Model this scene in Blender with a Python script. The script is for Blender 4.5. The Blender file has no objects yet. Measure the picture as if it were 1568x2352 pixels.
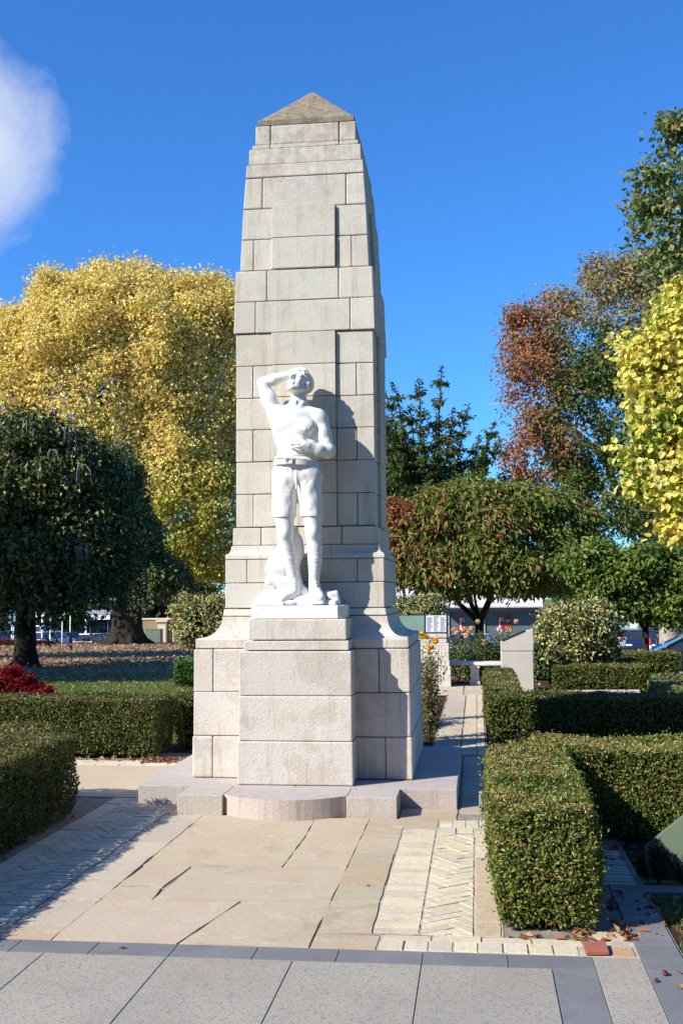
import bpy, bmesh, math, random, time
import numpy as np
from mathutils import Vector, Matrix, noise as mnoise
T0 = time.time()
random.seed(7)
RNG = np.random.default_rng(11)
SC = bpy.context.scene
COL = SC.collection
R = math.radians

# ------------------------------------------------------------------ camera frame (fitted to image pixel coordinates)
EYE = np.array([0.0, 0.0, 1.65])
F_PX, CX, CY = 2560.0, 784.0, 1176.0
PITCH = math.atan(182.6 / F_PX)
YAW = math.atan(309.0 * math.cos(PITCH) / F_PX)
ROLL = -0.0082
_f0 = np.array([-math.sin(YAW), math.cos(YAW), 0.0])
_r0 = np.array([math.cos(YAW), math.sin(YAW), 0.0])
FW = math.cos(PITCH) * _f0 + math.sin(PITCH) * np.array([0, 0, 1.0])
_u0 = np.cross(_r0, FW)
RT = math.cos(ROLL) * _r0 + math.sin(ROLL) * _u0
UP = -math.sin(ROLL) * _r0 + math.cos(ROLL) * _u0

def at(x, y, Y):
    """image pixel x, y cast through the fitted camera onto the plane Y (world point)"""
    d = FW * F_PX + RT * (x - CX) - UP * (y - CY)
    return EYE + d * (Y / d[1])

# ------------------------------------------------------------------ object helpers
def tag(o, label=None, cat=None, group=None, kind=None):
    if label: o['label'] = label
    if cat: o['category'] = cat
    if group: o['group'] = group
    if kind: o['kind'] = kind
    return o

def empty(name, loc=(0, 0, 0), rz=0.0, label=None, cat=None, group=None):
    o = bpy.data.objects.new(name, None)
    COL.objects.link(o)
    o.location = loc
    o.rotation_euler = (0, 0, rz)
    o.empty_display_size = 0.2
    return tag(o, label, cat, group)

def copy_tree(o, parent=None):
    c = o.copy()
    COL.objects.link(c)
    if parent is not None:
        c.parent = parent
    for ch in list(o.children):
        copy_tree(ch, c)
    return c

def mesh_obj(name, me, mats=None, parent=None):
    o = bpy.data.objects.new(name, me)
    COL.objects.link(o)
    if mats:
        for m in (mats if isinstance(mats, (list, tuple)) else [mats]):
            me.materials.append(m)
    if parent is not None:
        o.parent = parent
    return o

class MB:
    """mesh builder: collects shapes, links them as one mesh object"""
    def __init__(s):
        s.v = []; s.f = []; s.c = []; s.n = 0; s.sm = []; s.mi = []
        s.col = (1, 1, 1); s.mat = 0; s.smooth = False
    def add(s, vs, fs):
        vs = [tuple(v) for v in vs]
        b = s.n
        s.v.extend(vs); s.n += len(vs)
        s.c.extend([s.col] * len(vs))
        for f in fs:
            s.f.append(tuple(i + b for i in f)); s.sm.append(s.smooth); s.mi.append(s.mat)
    def hexa(s, c8, bevel=0.0, seg=2):
        """8 corners: bottom 4 counter-clockwise, top 4"""
        fs = [(0, 3, 2, 1), (4, 5, 6, 7), (0, 1, 5, 4), (1, 2, 6, 5), (2, 3, 7, 6), (3, 0, 4, 7)]
        if bevel <= 0:
            s.add(c8, fs); return
        bm = bmesh.new()
        vv = [bm.verts.new(c) for c in c8]
        for f in fs: bm.faces.new([vv[i] for i in f])
        bmesh.ops.bevel(bm, geom=bm.edges[:] + bm.verts[:], offset=bevel, segments=seg, profile=0.5, affect='EDGES')
        bm.verts.index_update()
        s.add([v.co[:] for v in bm.verts], [[v.index for v in f.verts] for f in bm.faces])
        bm.free()
    def box(s, x0, x1, y0, y1, z0, z1, bevel=0.0, seg=2, M=None):
        c = [(x0, y0, z0), (x1, y0, z0), (x1, y1, z0), (x0, y1, z0), (x0, y0, z1), (x1, y0, z1), (x1, y1, z1), (x0, y1, z1)]
        if M is not None: c = [tuple(M @ Vector(p)) for p in c]
        s.hexa(c, bevel, seg)
    def tube(s, pts, rad, n=8, cap=True):
        pts = [Vector(p) for p in pts]
        if not isinstance(rad, (list, tuple)): rad = [rad] * len(pts)
        vs = []; fs = []
        t0 = (pts[1] - pts[0]).normalized()
        a = t0.orthogonal().normalized()
        for i, p in enumerate(pts):
            t = (pts[min(i + 1, len(pts) - 1)] - pts[max(i - 1, 0)])
            if t.length < 1e-9: t = t0
            t.normalize()
            a = (a - t * a.dot(t))
            if a.length < 1e-6: a = t.orthogonal()
            a.normalize(); b = t.cross(a)
            for k in range(n):
                an = 2 * math.pi * k / n
                vs.append(p + (a * math.cos(an) + b * math.sin(an)) * rad[i])
        for i in range(len(pts) - 1):
            for k in range(n):
                k2 = (k + 1) % n
                fs.append((i * n + k, i * n + k2, (i + 1) * n + k2, (i + 1) * n + k))
        if cap:
            fs.append(tuple(range(n - 1, -1, -1)))
            fs.append(tuple((len(pts) - 1) * n + k for k in range(n)))
        sm = s.smooth; s.smooth = True
        s.add(vs, fs); s.smooth = sm
    def prism(s, poly, z0, z1, bevel=0.0):
        """poly: list of xy, counter-clockwise"""
        n = len(poly)
        vs = [(p[0], p[1], z0) for p in poly] + [(p[0], p[1], z1) for p in poly]
        fs = [tuple(range(n - 1, -1, -1)), tuple(range(n, 2 * n))] + [(i, (i + 1) % n, n + (i + 1) % n, n + i) for i in range(n)]
        if bevel <= 0:
            s.add(vs, fs); return
        bm = bmesh.new()
        vv = [bm.verts.new(c) for c in vs]
        for f in fs: bm.faces.new([vv[i] for i in f])
        top = [e for e in bm.edges if all(abs(v.co.z - z1) < 1e-7 for v in e.verts)]
        bmesh.ops.bevel(bm, geom=top, offset=bevel, segments=2, profile=0.5, affect='EDGES')
        bm.verts.index_update()
        s.add([v.co[:] for v in bm.verts], [[v.index for v in f.verts] for f in bm.faces])
        bm.free()
    def sphere(s, c, r, n=10, m=7, sq=(1, 1, 1)):
        vs = []; fs = []
        for j in range(m + 1):
            th = math.pi * j / m
            for i in range(n):
                ph = 2 * math.pi * i / n
                vs.append((c[0] + r * sq[0] * math.sin(th) * math.cos(ph), c[1] + r * sq[1] * math.sin(th) * math.sin(ph), c[2] + r * sq[2] * math.cos(th)))
        for j in range(m):
            for i in range(n):
                i2 = (i + 1) % n
                fs.append((j * n + i, (j + 1) * n + i, (j + 1) * n + i2, j * n + i2))
        sm = s.smooth; s.smooth = True
        s.add(vs, fs); s.smooth = sm
    def build(s, name, mats, parent=None, col=True):
        me = bpy.data.meshes.new(name)
        me.from_pydata(s.v, [], s.f)
        me.polygons.foreach_set('use_smooth', s.sm)
        me.polygons.foreach_set('material_index', s.mi)
        if col:
            ca = me.color_attributes.new('tint', 'FLOAT_COLOR', 'POINT')
            arr = np.ones((s.n, 4), np.float32); arr[:, :3] = np.array(s.c, np.float32).reshape(-1, 3)
            ca.data.foreach_set('color', arr.ravel())
        me.update()
        return mesh_obj(name, me, mats, parent)

def np_mesh(name, V, Fq, mats, parent=None, colors=None, smooth=False):
    """V (n,3); Fq (m,k) faces all of k corners"""
    me = bpy.data.meshes.new(name)
    V = np.ascontiguousarray(V, np.float32); Fq = np.ascontiguousarray(Fq, np.int32)
    m, k = Fq.shape
    me.vertices.add(len(V)); me.vertices.foreach_set('co', V.ravel())
    me.loops.add(m * k); me.loops.foreach_set('vertex_index', Fq.ravel())
    me.polygons.add(m)
    me.polygons.foreach_set('loop_start', np.arange(0, m * k, k, dtype=np.int32))
    me.polygons.foreach_set('loop_total', np.full(m, k, dtype=np.int32))
    me.polygons.foreach_set('use_smooth', np.full(m, bool(smooth)))
    if colors is not None:
        ca = me.color_attributes.new('tint', 'FLOAT_COLOR', 'POINT')
        a = np.ones((len(V), 4), np.float32); a[:, :3] = colors
        ca.data.foreach_set('color', a.ravel())
    me.update(calc_edges=True)
    return mesh_obj(name, me, mats, parent)

# ------------------------------------------------------------------ materials
def newmat(name):
    m = bpy.data.materials.new(name); m.use_nodes = True
    nt = m.node_tree; nt.nodes.clear()
    out = nt.nodes.new('ShaderNodeOutputMaterial')
    return m, nt, out

def N(nt, t, **kw):
    n = nt.nodes.new(t)
    for k, v in kw.items():
        if k in n.inputs: n.inputs[k].default_value = v
        else: setattr(n, k, v)
    return n

def noise_tex(nt, vec, scale, detail=4, rough=0.6, dist=0.0):
    n = N(nt, 'ShaderNodeTexNoise'); n.inputs['Scale'].default_value = scale
    n.inputs['Detail'].default_value = detail; n.inputs['Roughness'].default_value = rough
    n.inputs['Distortion'].default_value = dist
    nt.links.new(vec, n.inputs['Vector'])
    return n.outputs['Fac']

def ramp(nt, fac, stops):
    r = N(nt, 'ShaderNodeValToRGB')
    e = r.color_ramp.elements
    while len(e) < len(stops): e.new(0.5)
    for i, (p, c) in enumerate(stops):
        e[i].position = p
        e[i].color = (c, c, c, 1) if isinstance(c, (int, float)) else (*c, 1)
    nt.links.new(fac, r.inputs['Fac'])
    return r.outputs['Color']

def mixc(nt, a, b, fac, mode='MIX'):
    m = N(nt, 'ShaderNodeMix', data_type='RGBA', blend_type=mode)
    for sock, val in ((m.inputs[0], fac), (m.inputs[6], a), (m.inputs[7], b)):
        if hasattr(val, 'links') or hasattr(val, 'is_output'): nt.links.new(val, sock)
        elif isinstance(val, (int, float)): sock.default_value = val
        else: sock.default_value = (*val, 1)
    return m.outputs[2]

def bump(nt, h, strength=0.5, dist=0.01, prev=None):
    b = N(nt, 'ShaderNodeBump'); b.inputs['Strength'].default_value = strength; b.inputs['Distance'].default_value = dist
    nt.links.new(h, b.inputs['Height'])
    if prev is not None: nt.links.new(prev, b.inputs['Normal'])
    return b.outputs['Normal']

def coords(nt, kind='Object'):
    return N(nt, 'ShaderNodeTexCoord').outputs[kind]

def principled(nt, out, base, rough=0.7, spec=0.3, normal=None, metal=0.0):
    p = N(nt, 'ShaderNodeBsdfPrincipled')
    if hasattr(base, 'is_output'): nt.links.new(base, p.inputs['Base Color'])
    else: p.inputs['Base Color'].default_value = (*base, 1)
    if hasattr(rough, 'is_output'): nt.links.new(rough, p.inputs['Roughness'])
    else: p.inputs['Roughness'].default_value = rough
    p.inputs['Specular IOR Level'].default_value = spec
    p.inputs['Metallic'].default_value = metal
    if normal is not None: nt.links.new(normal, p.inputs['Normal'])
    nt.links.new(p.outputs[0], out.inputs[0])
    return p

def attr(nt, name='tint'):
    a = N(nt, 'ShaderNodeAttribute'); a.attribute_name = name
    return a.outputs['Color']

def simple(name, col, rough=0.6, spec=0.3, var=0.15, scale=6.0, bmp=0.0, bscale=60.0, bdist=0.003, metal=0.0, tint=False):
    m, nt, out = newmat(name)
    co = coords(nt)
    n = noise_tex(nt, co, scale, 5)
    c = mixc(nt, tuple(x * (1 - var) for x in col), tuple(min(1, x * (1 + var)) for x in col), ramp(nt, n, [(0.3, 0.0), (0.7, 1.0)]))
    if tint: c = mixc(nt, c, attr(nt), 1.0, 'MULTIPLY')
    nm = bump(nt, noise_tex(nt, co, bscale, 4), bmp, bdist) if bmp else None
    principled(nt, out, c, rough, spec, nm, metal)
    return m

def leaf_mat(name, rough=0.45, spec=0.35, trans=0.3):
    m, nt, out = newmat(name)
    col = attr(nt)
    p = N(nt, 'ShaderNodeBsdfPrincipled'); nt.links.new(col, p.inputs['Base Color'])
    p.inputs['Roughness'].default_value = rough; p.inputs['Specular IOR Level'].default_value = spec
    t = N(nt, 'ShaderNodeBsdfTranslucent')
    nt.links.new(col, t.inputs['Color'])
    mx = N(nt, 'ShaderNodeMixShader'); mx.inputs[0].default_value = trans
    nt.links.new(p.outputs[0], mx.inputs[1]); nt.links.new(t.outputs[0], mx.inputs[2])
    nt.links.new(mx.outputs[0], out.inputs[0])
    return m

def stone_mat(name, base, warm, grey, pit=0.6, lichen=0.0, peck=60.0, crust=None):
    m, nt, out = newmat(name)
    co = coords(nt)
    mp = N(nt, 'ShaderNodeMapping'); mp.inputs['Scale'].default_value = (1, 1, 2.6); nt.links.new(co, mp.inputs['Vector'])
    big = noise_tex(nt, mp.outputs[0], 2.2, 6, 0.6, 0.8)
    c = mixc(nt, base, warm, ramp(nt, big, [(0.48, 0.0), (0.75, 0.6)]))
    if crust:
        cn = noise_tex(nt, co, 2.6, 9, 0.68, 0.3)
        c = mixc(nt, c, crust, ramp(nt, cn, [(0.53, 0.0), (0.56, 0.55), (0.75, 0.7)]))
    g = noise_tex(nt, co, 5.0, 8, 0.72, 0.4)
    c = mixc(nt, c, grey, ramp(nt, g, [(0.5, 0.0), (0.75, 0.6)]))
    fine = noise_tex(nt, co, peck, 5, 0.65)
    c = mixc(nt, c, ramp(nt, fine, [(0.3, 0.80), (0.55, 1.0), (0.75, 1.07)]), 0.8, 'MULTIPLY')
    c = mixc(nt, c, attr(nt), 1.0, 'MULTIPLY')
    # rain-streak weathering
    mp2 = N(nt, 'ShaderNodeMapping'); mp2.inputs['Scale'].default_value = (9, 9, 0.8); nt.links.new(co, mp2.inputs['Vector'])
    st = noise_tex(nt, mp2.outputs[0], 1.6, 6, 0.7)
    c = mixc(nt, c, (0.62, 0.60, 0.57), ramp(nt, st, [(0.52, 0.0), (0.70, 0.6)]), 'MULTIPLY')
    if lichen > 0:
        sx = N(nt, 'ShaderNodeSeparateXYZ'); nt.links.new(co, sx.inputs[0])
        mr = N(nt, 'ShaderNodeMapRange'); nt.links.new(sx.outputs['Z'], mr.inputs[0])
        mr.inputs[1].default_value = 4.6; mr.inputs[2].default_value = 5.7
        l1 = noise_tex(nt, co, 11.0, 9, 0.8, 0.2)
        mm = N(nt, 'ShaderNodeMath', operation='MULTIPLY'); nt.links.new(ramp(nt, l1, [(0.42, 0.0), (0.60, 0.8)]), mm.inputs[0]); nt.links.new(mr.outputs[0], mm.inputs[1])
        c = mixc(nt, c, (0.55, 0.50, 0.45), mm.outputs[0], 'MULTIPLY')
    h1 = noise_tex(nt, co, peck, 6, 0.7)
    h2 = noise_tex(nt, co, 48, 6, 0.78)
    nrm = bump(nt, h1, pit, 0.006)
    nrm = bump(nt, h2, min(1.0, pit * 1.25), 0.009, nrm)
    principled(nt, out, c, 0.88, 0.2, nrm)
    return m

M = {}
M['stone'] = stone_mat('limestone', (0.625, 0.59, 0.505), (0.60, 0.535, 0.43), (0.54, 0.51, 0.455), 0.45, 1.0, 130, (0.56, 0.515, 0.42))
M['stone_base'] = stone_mat('pinkish_limestone', (0.68, 0.63, 0.555), (0.65, 0.55, 0.42), (0.56, 0.51, 0.46), 0.6, 0.0, 100, (0.55, 0.485, 0.405))
M['stone_cap'] = stone_mat('lichened_capstone', (0.33, 0.275, 0.19), (0.24, 0.195, 0.12), (0.52, 0.47, 0.40), 0.8, 0.7, 80)
M['step'] = stone_mat('pink_step_stone', (0.53, 0.465, 0.42), (0.52, 0.45, 0.40), (0.46, 0.41, 0.375), 0.7, 0.0, 120)
M['mortar'] = simple('mortar', (0.26, 0.23, 0.195), 0.95, 0.1, 0.3, 20)
M['concrete'] = simple('smooth_concrete', (0.52, 0.48, 0.42), 0.85, 0.2, 0.08, 3, 0.2, 80)
M['bark_dark'] = simple('dark_bark', (0.036, 0.029, 0.023), 0.95, 0.1, 0.4, 4, 1.0, 14, 0.05)
M['bark_pale'] = simple('pale_bark', (0.36, 0.31, 0.25), 0.9, 0.1, 0.4, 5, 1.0, 12, 0.04)
M['twig'] = simple('grey_twig', (0.26, 0.23, 0.20), 0.9, 0.1, 0.25, 8)
M['hedge_core'] = simple('hedge_core', (0.008, 0.010, 0.005), 1.0, 0.0, 0.4, 10)  # near-black colour stands in for the shade deep inside foliage
M['leaf'] = leaf_mat('leaf_matt', 0.55, 0.25, 0.32)
M['leaf_gloss'] = leaf_mat('leaf_gloss', 0.42, 0.40, 0.14)
M['petal'] = leaf_mat('petal', 0.6, 0.2, 0.35)

# marble
m, nt, out = newmat('white_marble'); co = coords(nt)
vn = noise_tex(nt, co, 7, 8, 0.7, 1.5)
c = mixc(nt, (0.78, 0.765, 0.73), (0.66, 0.65, 0.63), ramp(nt, vn, [(0.5, 0.0), (0.68, 0.5)]))
sp = noise_tex(nt, co, 90, 3, 0.6)
c = mixc(nt, c, (0.60, 0.58, 0.52), ramp(nt, sp, [(0.68, 0.0), (0.76, 0.45)]))
nrm = bump(nt, noise_tex(nt, co, 130, 4), 0.18, 0.003)
pb = principled(nt, out, c, 0.55, 0.3, nrm)
pb.inputs['Subsurface Weight'].default_value = 0.0
M['marble'] = m

def paint(name, col, rough=0.3):
    m, nt, out = newmat(name); co = coords(nt)
    n = noise_tex(nt, co, 3, 3)
    p = principled(nt, out, mixc(nt, col, tuple(x * 0.9 for x in col), n), rough, 0.5)
    p.inputs['Coat Weight'].default_value = 0.5
    return m
def glass(name, col=(0.02, 0.025, 0.03), rough=0.06):
    m, nt, out = newmat(name); co = coords(nt)
    n = noise_tex(nt, co, 1.5, 2)
    principled(nt, out, mixc(nt, col, tuple(x * 1.5 for x in col), n), rough, 0.8)
    return m
M['glass'] = glass('dark_glass')
M['tyre'] = simple('tyre', (0.02, 0.02, 0.02), 0.9, 0.1)
M['chrome'] = simple('wheel_alloy', (0.5, 0.5, 0.52), 0.3, 0.5, 0.05, metal=0.8)
M['red_lens'] = simple('red_lens', (0.55, 0.02, 0.02), 0.25, 0.5, 0.1)
M['clear_lens'] = simple('clear_lens', (0.75, 0.75, 0.72), 0.15, 0.6, 0.05)
M['white'] = simple('white_paint', (0.80, 0.80, 0.80), 0.6, 0.3, 0.04)
M['offwhite'] = simple('offwhite_wall', (0.72, 0.72, 0.74), 0.8, 0.2, 0.06, 2)
M['black'] = simple('black_print', (0.02, 0.02, 0.02), 0.7, 0.2)
M['red'] = simple('red_print', (0.50, 0.03, 0.04), 0.6, 0.3, 0.06)
M['steel'] = simple('galvanised_steel', (0.55, 0.57, 0.6), 0.45, 0.4, 0.1, metal=0.3)
SKY_STR = 0.082; SKY_SAT = 1.0; SKY_HUE = 0.5; SKY_TINT = (0.53, 1.15, 1.80); CLOUD = (7.0, 7.4, 8.4); SUN_E = 5.0; EXPO = 0.56
# ------------------------------------------------------------------ terrain
def sstep(a, b, x):
    t = np.clip((x - a) / (b - a), 0, 1)
    return t * t * (3 - 2 * t)

def ground_z(X, Y):
    X = np.asarray(X, float); Y = np.asarray(Y, float)
    d = np.hypot(X, Y)
    u = X / np.maximum(Y, 1.0)
    wR = sstep(-0.22, -0.08, u)
    zl = np.interp(d, [0, 26, 60, 63, 82, 400], [0, 0, -1.0, -1.12, -3.2, -3.3])
    zr = np.interp(d, [0, 22, 30, 45, 77, 120, 400], [0, 0, -0.5, -1.75, -2.6, -2.9, -3.2])
    return zl * (1 - wR) + zr * wR

def gz(x, y): return float(ground_z(x, y))

xs = np.unique(np.concatenate([np.linspace(-400, -60, 18), np.linspace(-60, 60, 121), np.linspace(60, 400, 18)]))
ys = np.unique(np.concatenate([np.linspace(-60, 0, 7), np.linspace(0, 130, 131), np.linspace(130, 600, 20)]))
GX, GY = np.meshgrid(xs, ys)
GZ = ground_z(GX, GY) - 0.06 + 0.02 * np.sin(GX * 1.7) * np.sin(GY * 1.3) * (np.hypot(GX, GY) > 14)
nx, ny = len(xs), len(ys)
idx = np.arange(nx * ny).reshape(ny, nx)
Fq = np.stack([idx[:-1, :-1], idx[:-1, 1:], idx[1:, 1:], idx[1:, :-1]], -1).reshape(-1, 4)
m, nt, out = newmat('park_ground'); co = coords(nt)
n1 = noise_tex(nt, co, 0.35, 6, 0.6); n2 = noise_tex(nt, co, 5, 6, 0.7); n3 = noise_tex(nt, co, 40, 4, 0.7)
grass = mixc(nt, (0.10, 0.15, 0.035), (0.19, 0.20, 0.065), ramp(nt, n2, [(0.35, 0), (0.65, 1)]))
dry = mixc(nt, (0.36, 0.26, 0.145), (0.21, 0.14, 0.075), ramp(nt, n3, [(0.35, 0), (0.65, 1)]))
sx = N(nt, 'ShaderNodeSeparateXYZ'); nt.links.new(co, sx.inputs[0])
mr = N(nt, 'ShaderNodeMapRange'); nt.links.new(sx.outputs['Y'], mr.inputs[0]); mr.inputs[1].default_value = 17; mr.inputs[2].default_value = 21.5
ad = N(nt, 'ShaderNodeMath', operation='ADD'); nt.links.new(mr.outputs[0], ad.inputs[0])
mu = N(nt, 'ShaderNodeMath', operation='MULTIPLY_ADD'); nt.links.new(n2, mu.inputs[0]); mu.inputs[1].default_value = 1.2; mu.inputs[2].default_value = -0.6
nt.links.new(mu.outputs[0], ad.inputs[1])
# only the tree side (west) is bare and leaf-strewn
mrx = N(nt, 'ShaderNodeMapRange'); nt.links.new(sx.outputs['X'], mrx.inputs[0]); mrx.inputs[1].default_value = 0; mrx.inputs[2].default_value = -6
mm = N(nt, 'ShaderNodeMath', operation='MULTIPLY'); mm.use_clamp = True; nt.links.new(ad.outputs[0], mm.inputs[0]); nt.links.new(mrx.outputs[0], mm.inputs[1])
c = mixc(nt, grass, dry, mm.outputs[0])
c = mixc(nt, c, dry, ramp(nt, n1, [(0.5, 0), (0.75, 0.6)]))
principled(nt, out, c, 0.95, 0.1, bump(nt, n3, 0.6, 0.03))
g = np_mesh('ground', np.stack([GX, GY, GZ], -1).reshape(-1, 3), Fq, m, smooth=True)
tag(g, kind='structure')

# soil bed sheets (dark mulch) beneath hedges and roses
m, nt, out = newmat('garden_soil'); co = coords(nt)
n3 = noise_tex(nt, co, 18, 6, 0.75)
c = mixc(nt, (0.10, 0.055, 0.035), (0.035, 0.022, 0.016), ramp(nt, n3, [(0.3, 0), (0.7, 1)]))
principled(nt, out, c, 0.95, 0.1, bump(nt, n3, 1.0, 0.03))
M['soil'] = m
b = MB()
for (x0, x1, y0, y1) in [(0.0, 1.3, 5.47, 5.9), (0.0, 0.62, 5.9, 8.6), (0.9, 4.6, 6.95, 8.7), (-2.6, -0.5, 11.42, 17.88), (0.03, 3.6, 11.6, 17.3), (-9, -3.0, 10.85, 12.3), (-3.45, -2.7, 11.4, 17.3),
                         (-9, -2.9, -2, 8.9), (0.9, 2.9, 17.2, 21.6), (-0.75, 1.0, 19.95, 23.5)]:
    nxx = max(2, int((x1 - x0) / 0.15)); nyy = max(2, int((y1 - y0) / 0.15))
    vs = []; fs = []
    for j in range(nyy + 1):
        for i in range(nxx + 1):
            x = x0 + (x1 - x0) * i / nxx; y = y0 + (y1 - y0) * j / nyy
            vs.append((x, y, -0.020 + 0.012 * mnoise.noise(Vector((x * 4, y * 4, 0))) + (gz(x, y) if y > 21 else 0)))
    for j in range(nyy):
        for i in range(nxx):
            a = j * (nxx + 1) + i
            fs.append((a, a + 1, a + nxx + 2, a + nxx + 1))
    b.smooth = True
    b.add(vs, fs)
soil = b.build('garden_bed', M['soil']); tag(soil, kind='structure')

# ------------------------------------------------------------------ paving materials
def paving_mat(name, c1, c2, fleck=None, pit=0.5, rough=0.85, scale=3.0):
    m, nt, out = newmat(name); co = coords(nt)
    a = noise_tex(nt, co, scale, 6, 0.6, 0.7)
    c = mixc(nt, c1, c2, ramp(nt, a, [(0.38, 0), (0.66, 1)]))
    f = noise_tex(nt, co, 60, 5, 0.7)
    c = mixc(nt, c, ramp(nt, f, [(0.3, 0.84), (0.6, 1.04)]), 0.8, 'MULTIPLY')
    c = mixc(nt, c, attr(nt), 1.0, 'MULTIPLY')
    stn = noise_tex(nt, co, 1.7, 9, .75, 1.0)
    c = mixc(nt, c, (.74, .70, .66), ramp(nt, stn, [(.54, 0), (.70, .8)]), 'MULTIPLY')
    if fleck:
        n = noise_tex(nt, co, fleck[1], 3, 0.6)
        c = mixc(nt, c, fleck[0], ramp(nt, n, [(fleck[2], 0), (fleck[2] + 0.06, fleck[3])]))
    principled(nt, out, c, rough, 0.25, bump(nt, noise_tex(nt, co, 28, 7, 0.7), pit, 0.008))
    return m
M['flag'] = paving_mat('sandstone_flag', (0.51, 0.445, 0.345), (0.50, 0.41, 0.31), ((0.54, 0.49, 0.42), 9, 0.60, 0.6), 0.5)
M['brick'] = paving_mat('cream_brick', (0.66, 0.57, 0.42), (0.60, 0.52, 0.39), ((0.36, 0.31, 0.25), 22, 0.60, 0.5), 0.8)
M['granite'] = paving_mat('grey_granite', (0.20, 0.20, 0.20), (0.165, 0.168, 0.172), ((0.40, 0.41, 0.43), 150, 0.66, 0.6), 0.15, 0.6)
M['terracotta'] = paving_mat('terracotta_tile', (0.36, 0.12, 0.08), (0.30, 0.10, 0.07), None, 0.15)
m, nt, out = newmat('exposed_aggregate'); co = coords(nt)
vo = N(nt, 'ShaderNodeTexVoronoi'); vo.inputs['Scale'].default_value = 80; nt.links.new(co, vo.inputs['Vector'])
vc = N(nt, 'ShaderNodeSeparateColor'); nt.links.new(vo.outputs['Color'], vc.inputs[0])
mk = N(nt, 'ShaderNodeMath', operation='LESS_THAN'); nt.links.new(vc.outputs[0], mk.inputs[0]); mk.inputs[1].default_value = 0.42
dd = N(nt, 'ShaderNodeMath', operation='LESS_THAN'); nt.links.new(vo.outputs['Distance'], dd.inputs[0]); dd.inputs[1].default_value = 0.42
m2 = N(nt, 'ShaderNodeMath', operation='MULTIPLY'); nt.links.new(mk.outputs[0], m2.inputs[0]); nt.links.new(dd.outputs[0], m2.inputs[1])
nn = noise_tex(nt, co, 1.6, 8, .7, .6)
base = mixc(nt, (0.37, 0.34, 0.275), (0.30, 0.275, 0.225), ramp(nt, nn, [(0.35, 0), (0.7, 1)]))
base = mixc(nt, base, ramp(nt, noise_tex(nt, co, 90, 4, 0.7), [(0.3, 0.85), (0.65, 1.1)]), 0.8, 'MULTIPLY')
peb = mixc(nt, (0.17, 0.165, 0.165), (0.26, 0.24, 0.215), vc.outputs[1])
c = mixc(nt, base, peb, mixc(nt, (0, 0, 0), (.9, .9, .9), m2.outputs[0]))
c = mixc(nt, c, attr(nt), 1.0, 'MULTIPLY')
principled(nt, out, c, 0.8, 0.25, bump(nt, noise_tex(nt, co, 70, 4), 0.3, 0.004))
M['aggregate'] = m

def jit(s=0.04): return (1 + random.uniform(-s, s),) * 3
def wob(poly, amp=0.008, step=0.12, keep=None):
    """subdivide a polygon outline and wobble it, as cleft flagstone edges"""
    outp = []
    n = len(poly)
    for i in range(n):
        a = Vector(poly[i]); c_ = Vector(poly[(i + 1) % n]); L = (c_ - a).length
        k = max(1, int(L / step)); d = (c_ - a).normalized() if L > 0 else Vector((1, 0)); p = Vector((-d.y, d.x))
        for j in range(k):
            q = a + (c_ - a) * (j / k)
            if j: q = q + p * (amp * mnoise.noise(Vector((q.x * 9, q.y * 9, 3.3))) * 2)
            outp.append((q.x, q.y))
    return outp
def shrink(poly, e):
    """inset a convex counter-clockwise outline by e"""
    n = len(poly); r = []
    ar = sum(poly[i][0] * poly[(i + 1) % n][1] - poly[(i + 1) % n][0] * poly[i][1] for i in range(n))
    if ar < 0: poly = poly[::-1]
    for i in range(n):
        p = Vector(poly[i]); a = Vector(poly[i - 1]); c = Vector(poly[(i + 1) % n])
        d1 = (p - a).normalized(); d2 = (c - p).normalized()
        n1 = Vector((-d1.y, d1.x)); n2 = Vector((-d2.y, d2.x)); m_ = n1 + n2
        if m_.length < .2: m_ = n1
        m_ = m_ / max(.35, m_.dot(n1)) * 1.0
        q = p + m_ * e; r.append((q.x, q.y))
    return r
def clip_rect(poly, x0, x1, y0, y1):
    for ax, lim, sg in ((0, x0, 1), (0, x1, -1), (1, y0, 1), (1, y1, -1)):
        outp = []
        for i in range(len(poly)):
            a, b_ = poly[i], poly[(i + 1) % len(poly)]
            ia, ib = (a[ax] - lim) * sg >= 0, (b_[ax] - lim) * sg >= 0
            if ia: outp.append(a)
            if ia != ib:
                t = (lim - a[ax]) / (b_[ax] - a[ax]); outp.append((a[0] + (b_[0] - a[0]) * t, a[1] + (b_[1] - a[1]) * t))
        poly = outp
        if len(poly) < 3: return []
    return poly
def area(poly): return abs(sum(poly[i][0] * poly[(i + 1) % len(poly)][1] - poly[(i + 1) % len(poly)][0] * poly[i][1] for i in range(len(poly)))) / 2

# mortar / bedding sheet under the paving
b = MB(); b.col = (1, 1, 1)
b.add([(-3.4, 3.5, -0.007), (0.9, 3.5, -0.007), (0.9, 8.8, -0.007), (-3.4, 8.8, -0.007)], [(0, 1, 2, 3)])
for (x0, x1, y0, y1) in [(-3.4, .3, 8.8, 11.42), (-.5, .08, 11.42, 17.9), (-1.32, .3, 17.9, 20.0)]:
    b.add([(x0, y0, -0.007), (x1, y0, -0.007), (x1, y1, -0.007), (x0, y1, -0.007)], [(0, 1, 2, 3)])
b.add([(-9, 8.95, -0.007), (-3.4, 8.95, -0.007), (-3.4, 11.0, -0.007), (-9, 11.0, -0.007)], [(0, 1, 2, 3)])
b.add([(0.3, 8.8, -0.007), (6, 8.8, -0.007), (6, 11.6, -0.007), (0.3, 11.6, -0.007)], [(0, 1, 2, 3)])
M['bed'] = simple('paving_bed', (0.27, 0.235, 0.19), 0.95, 0.1, 0.3, 12, 0.5, 40, 0.01)
bed = b.build('paving_bed', M['bed']); tag(bed, kind='structure')

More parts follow.
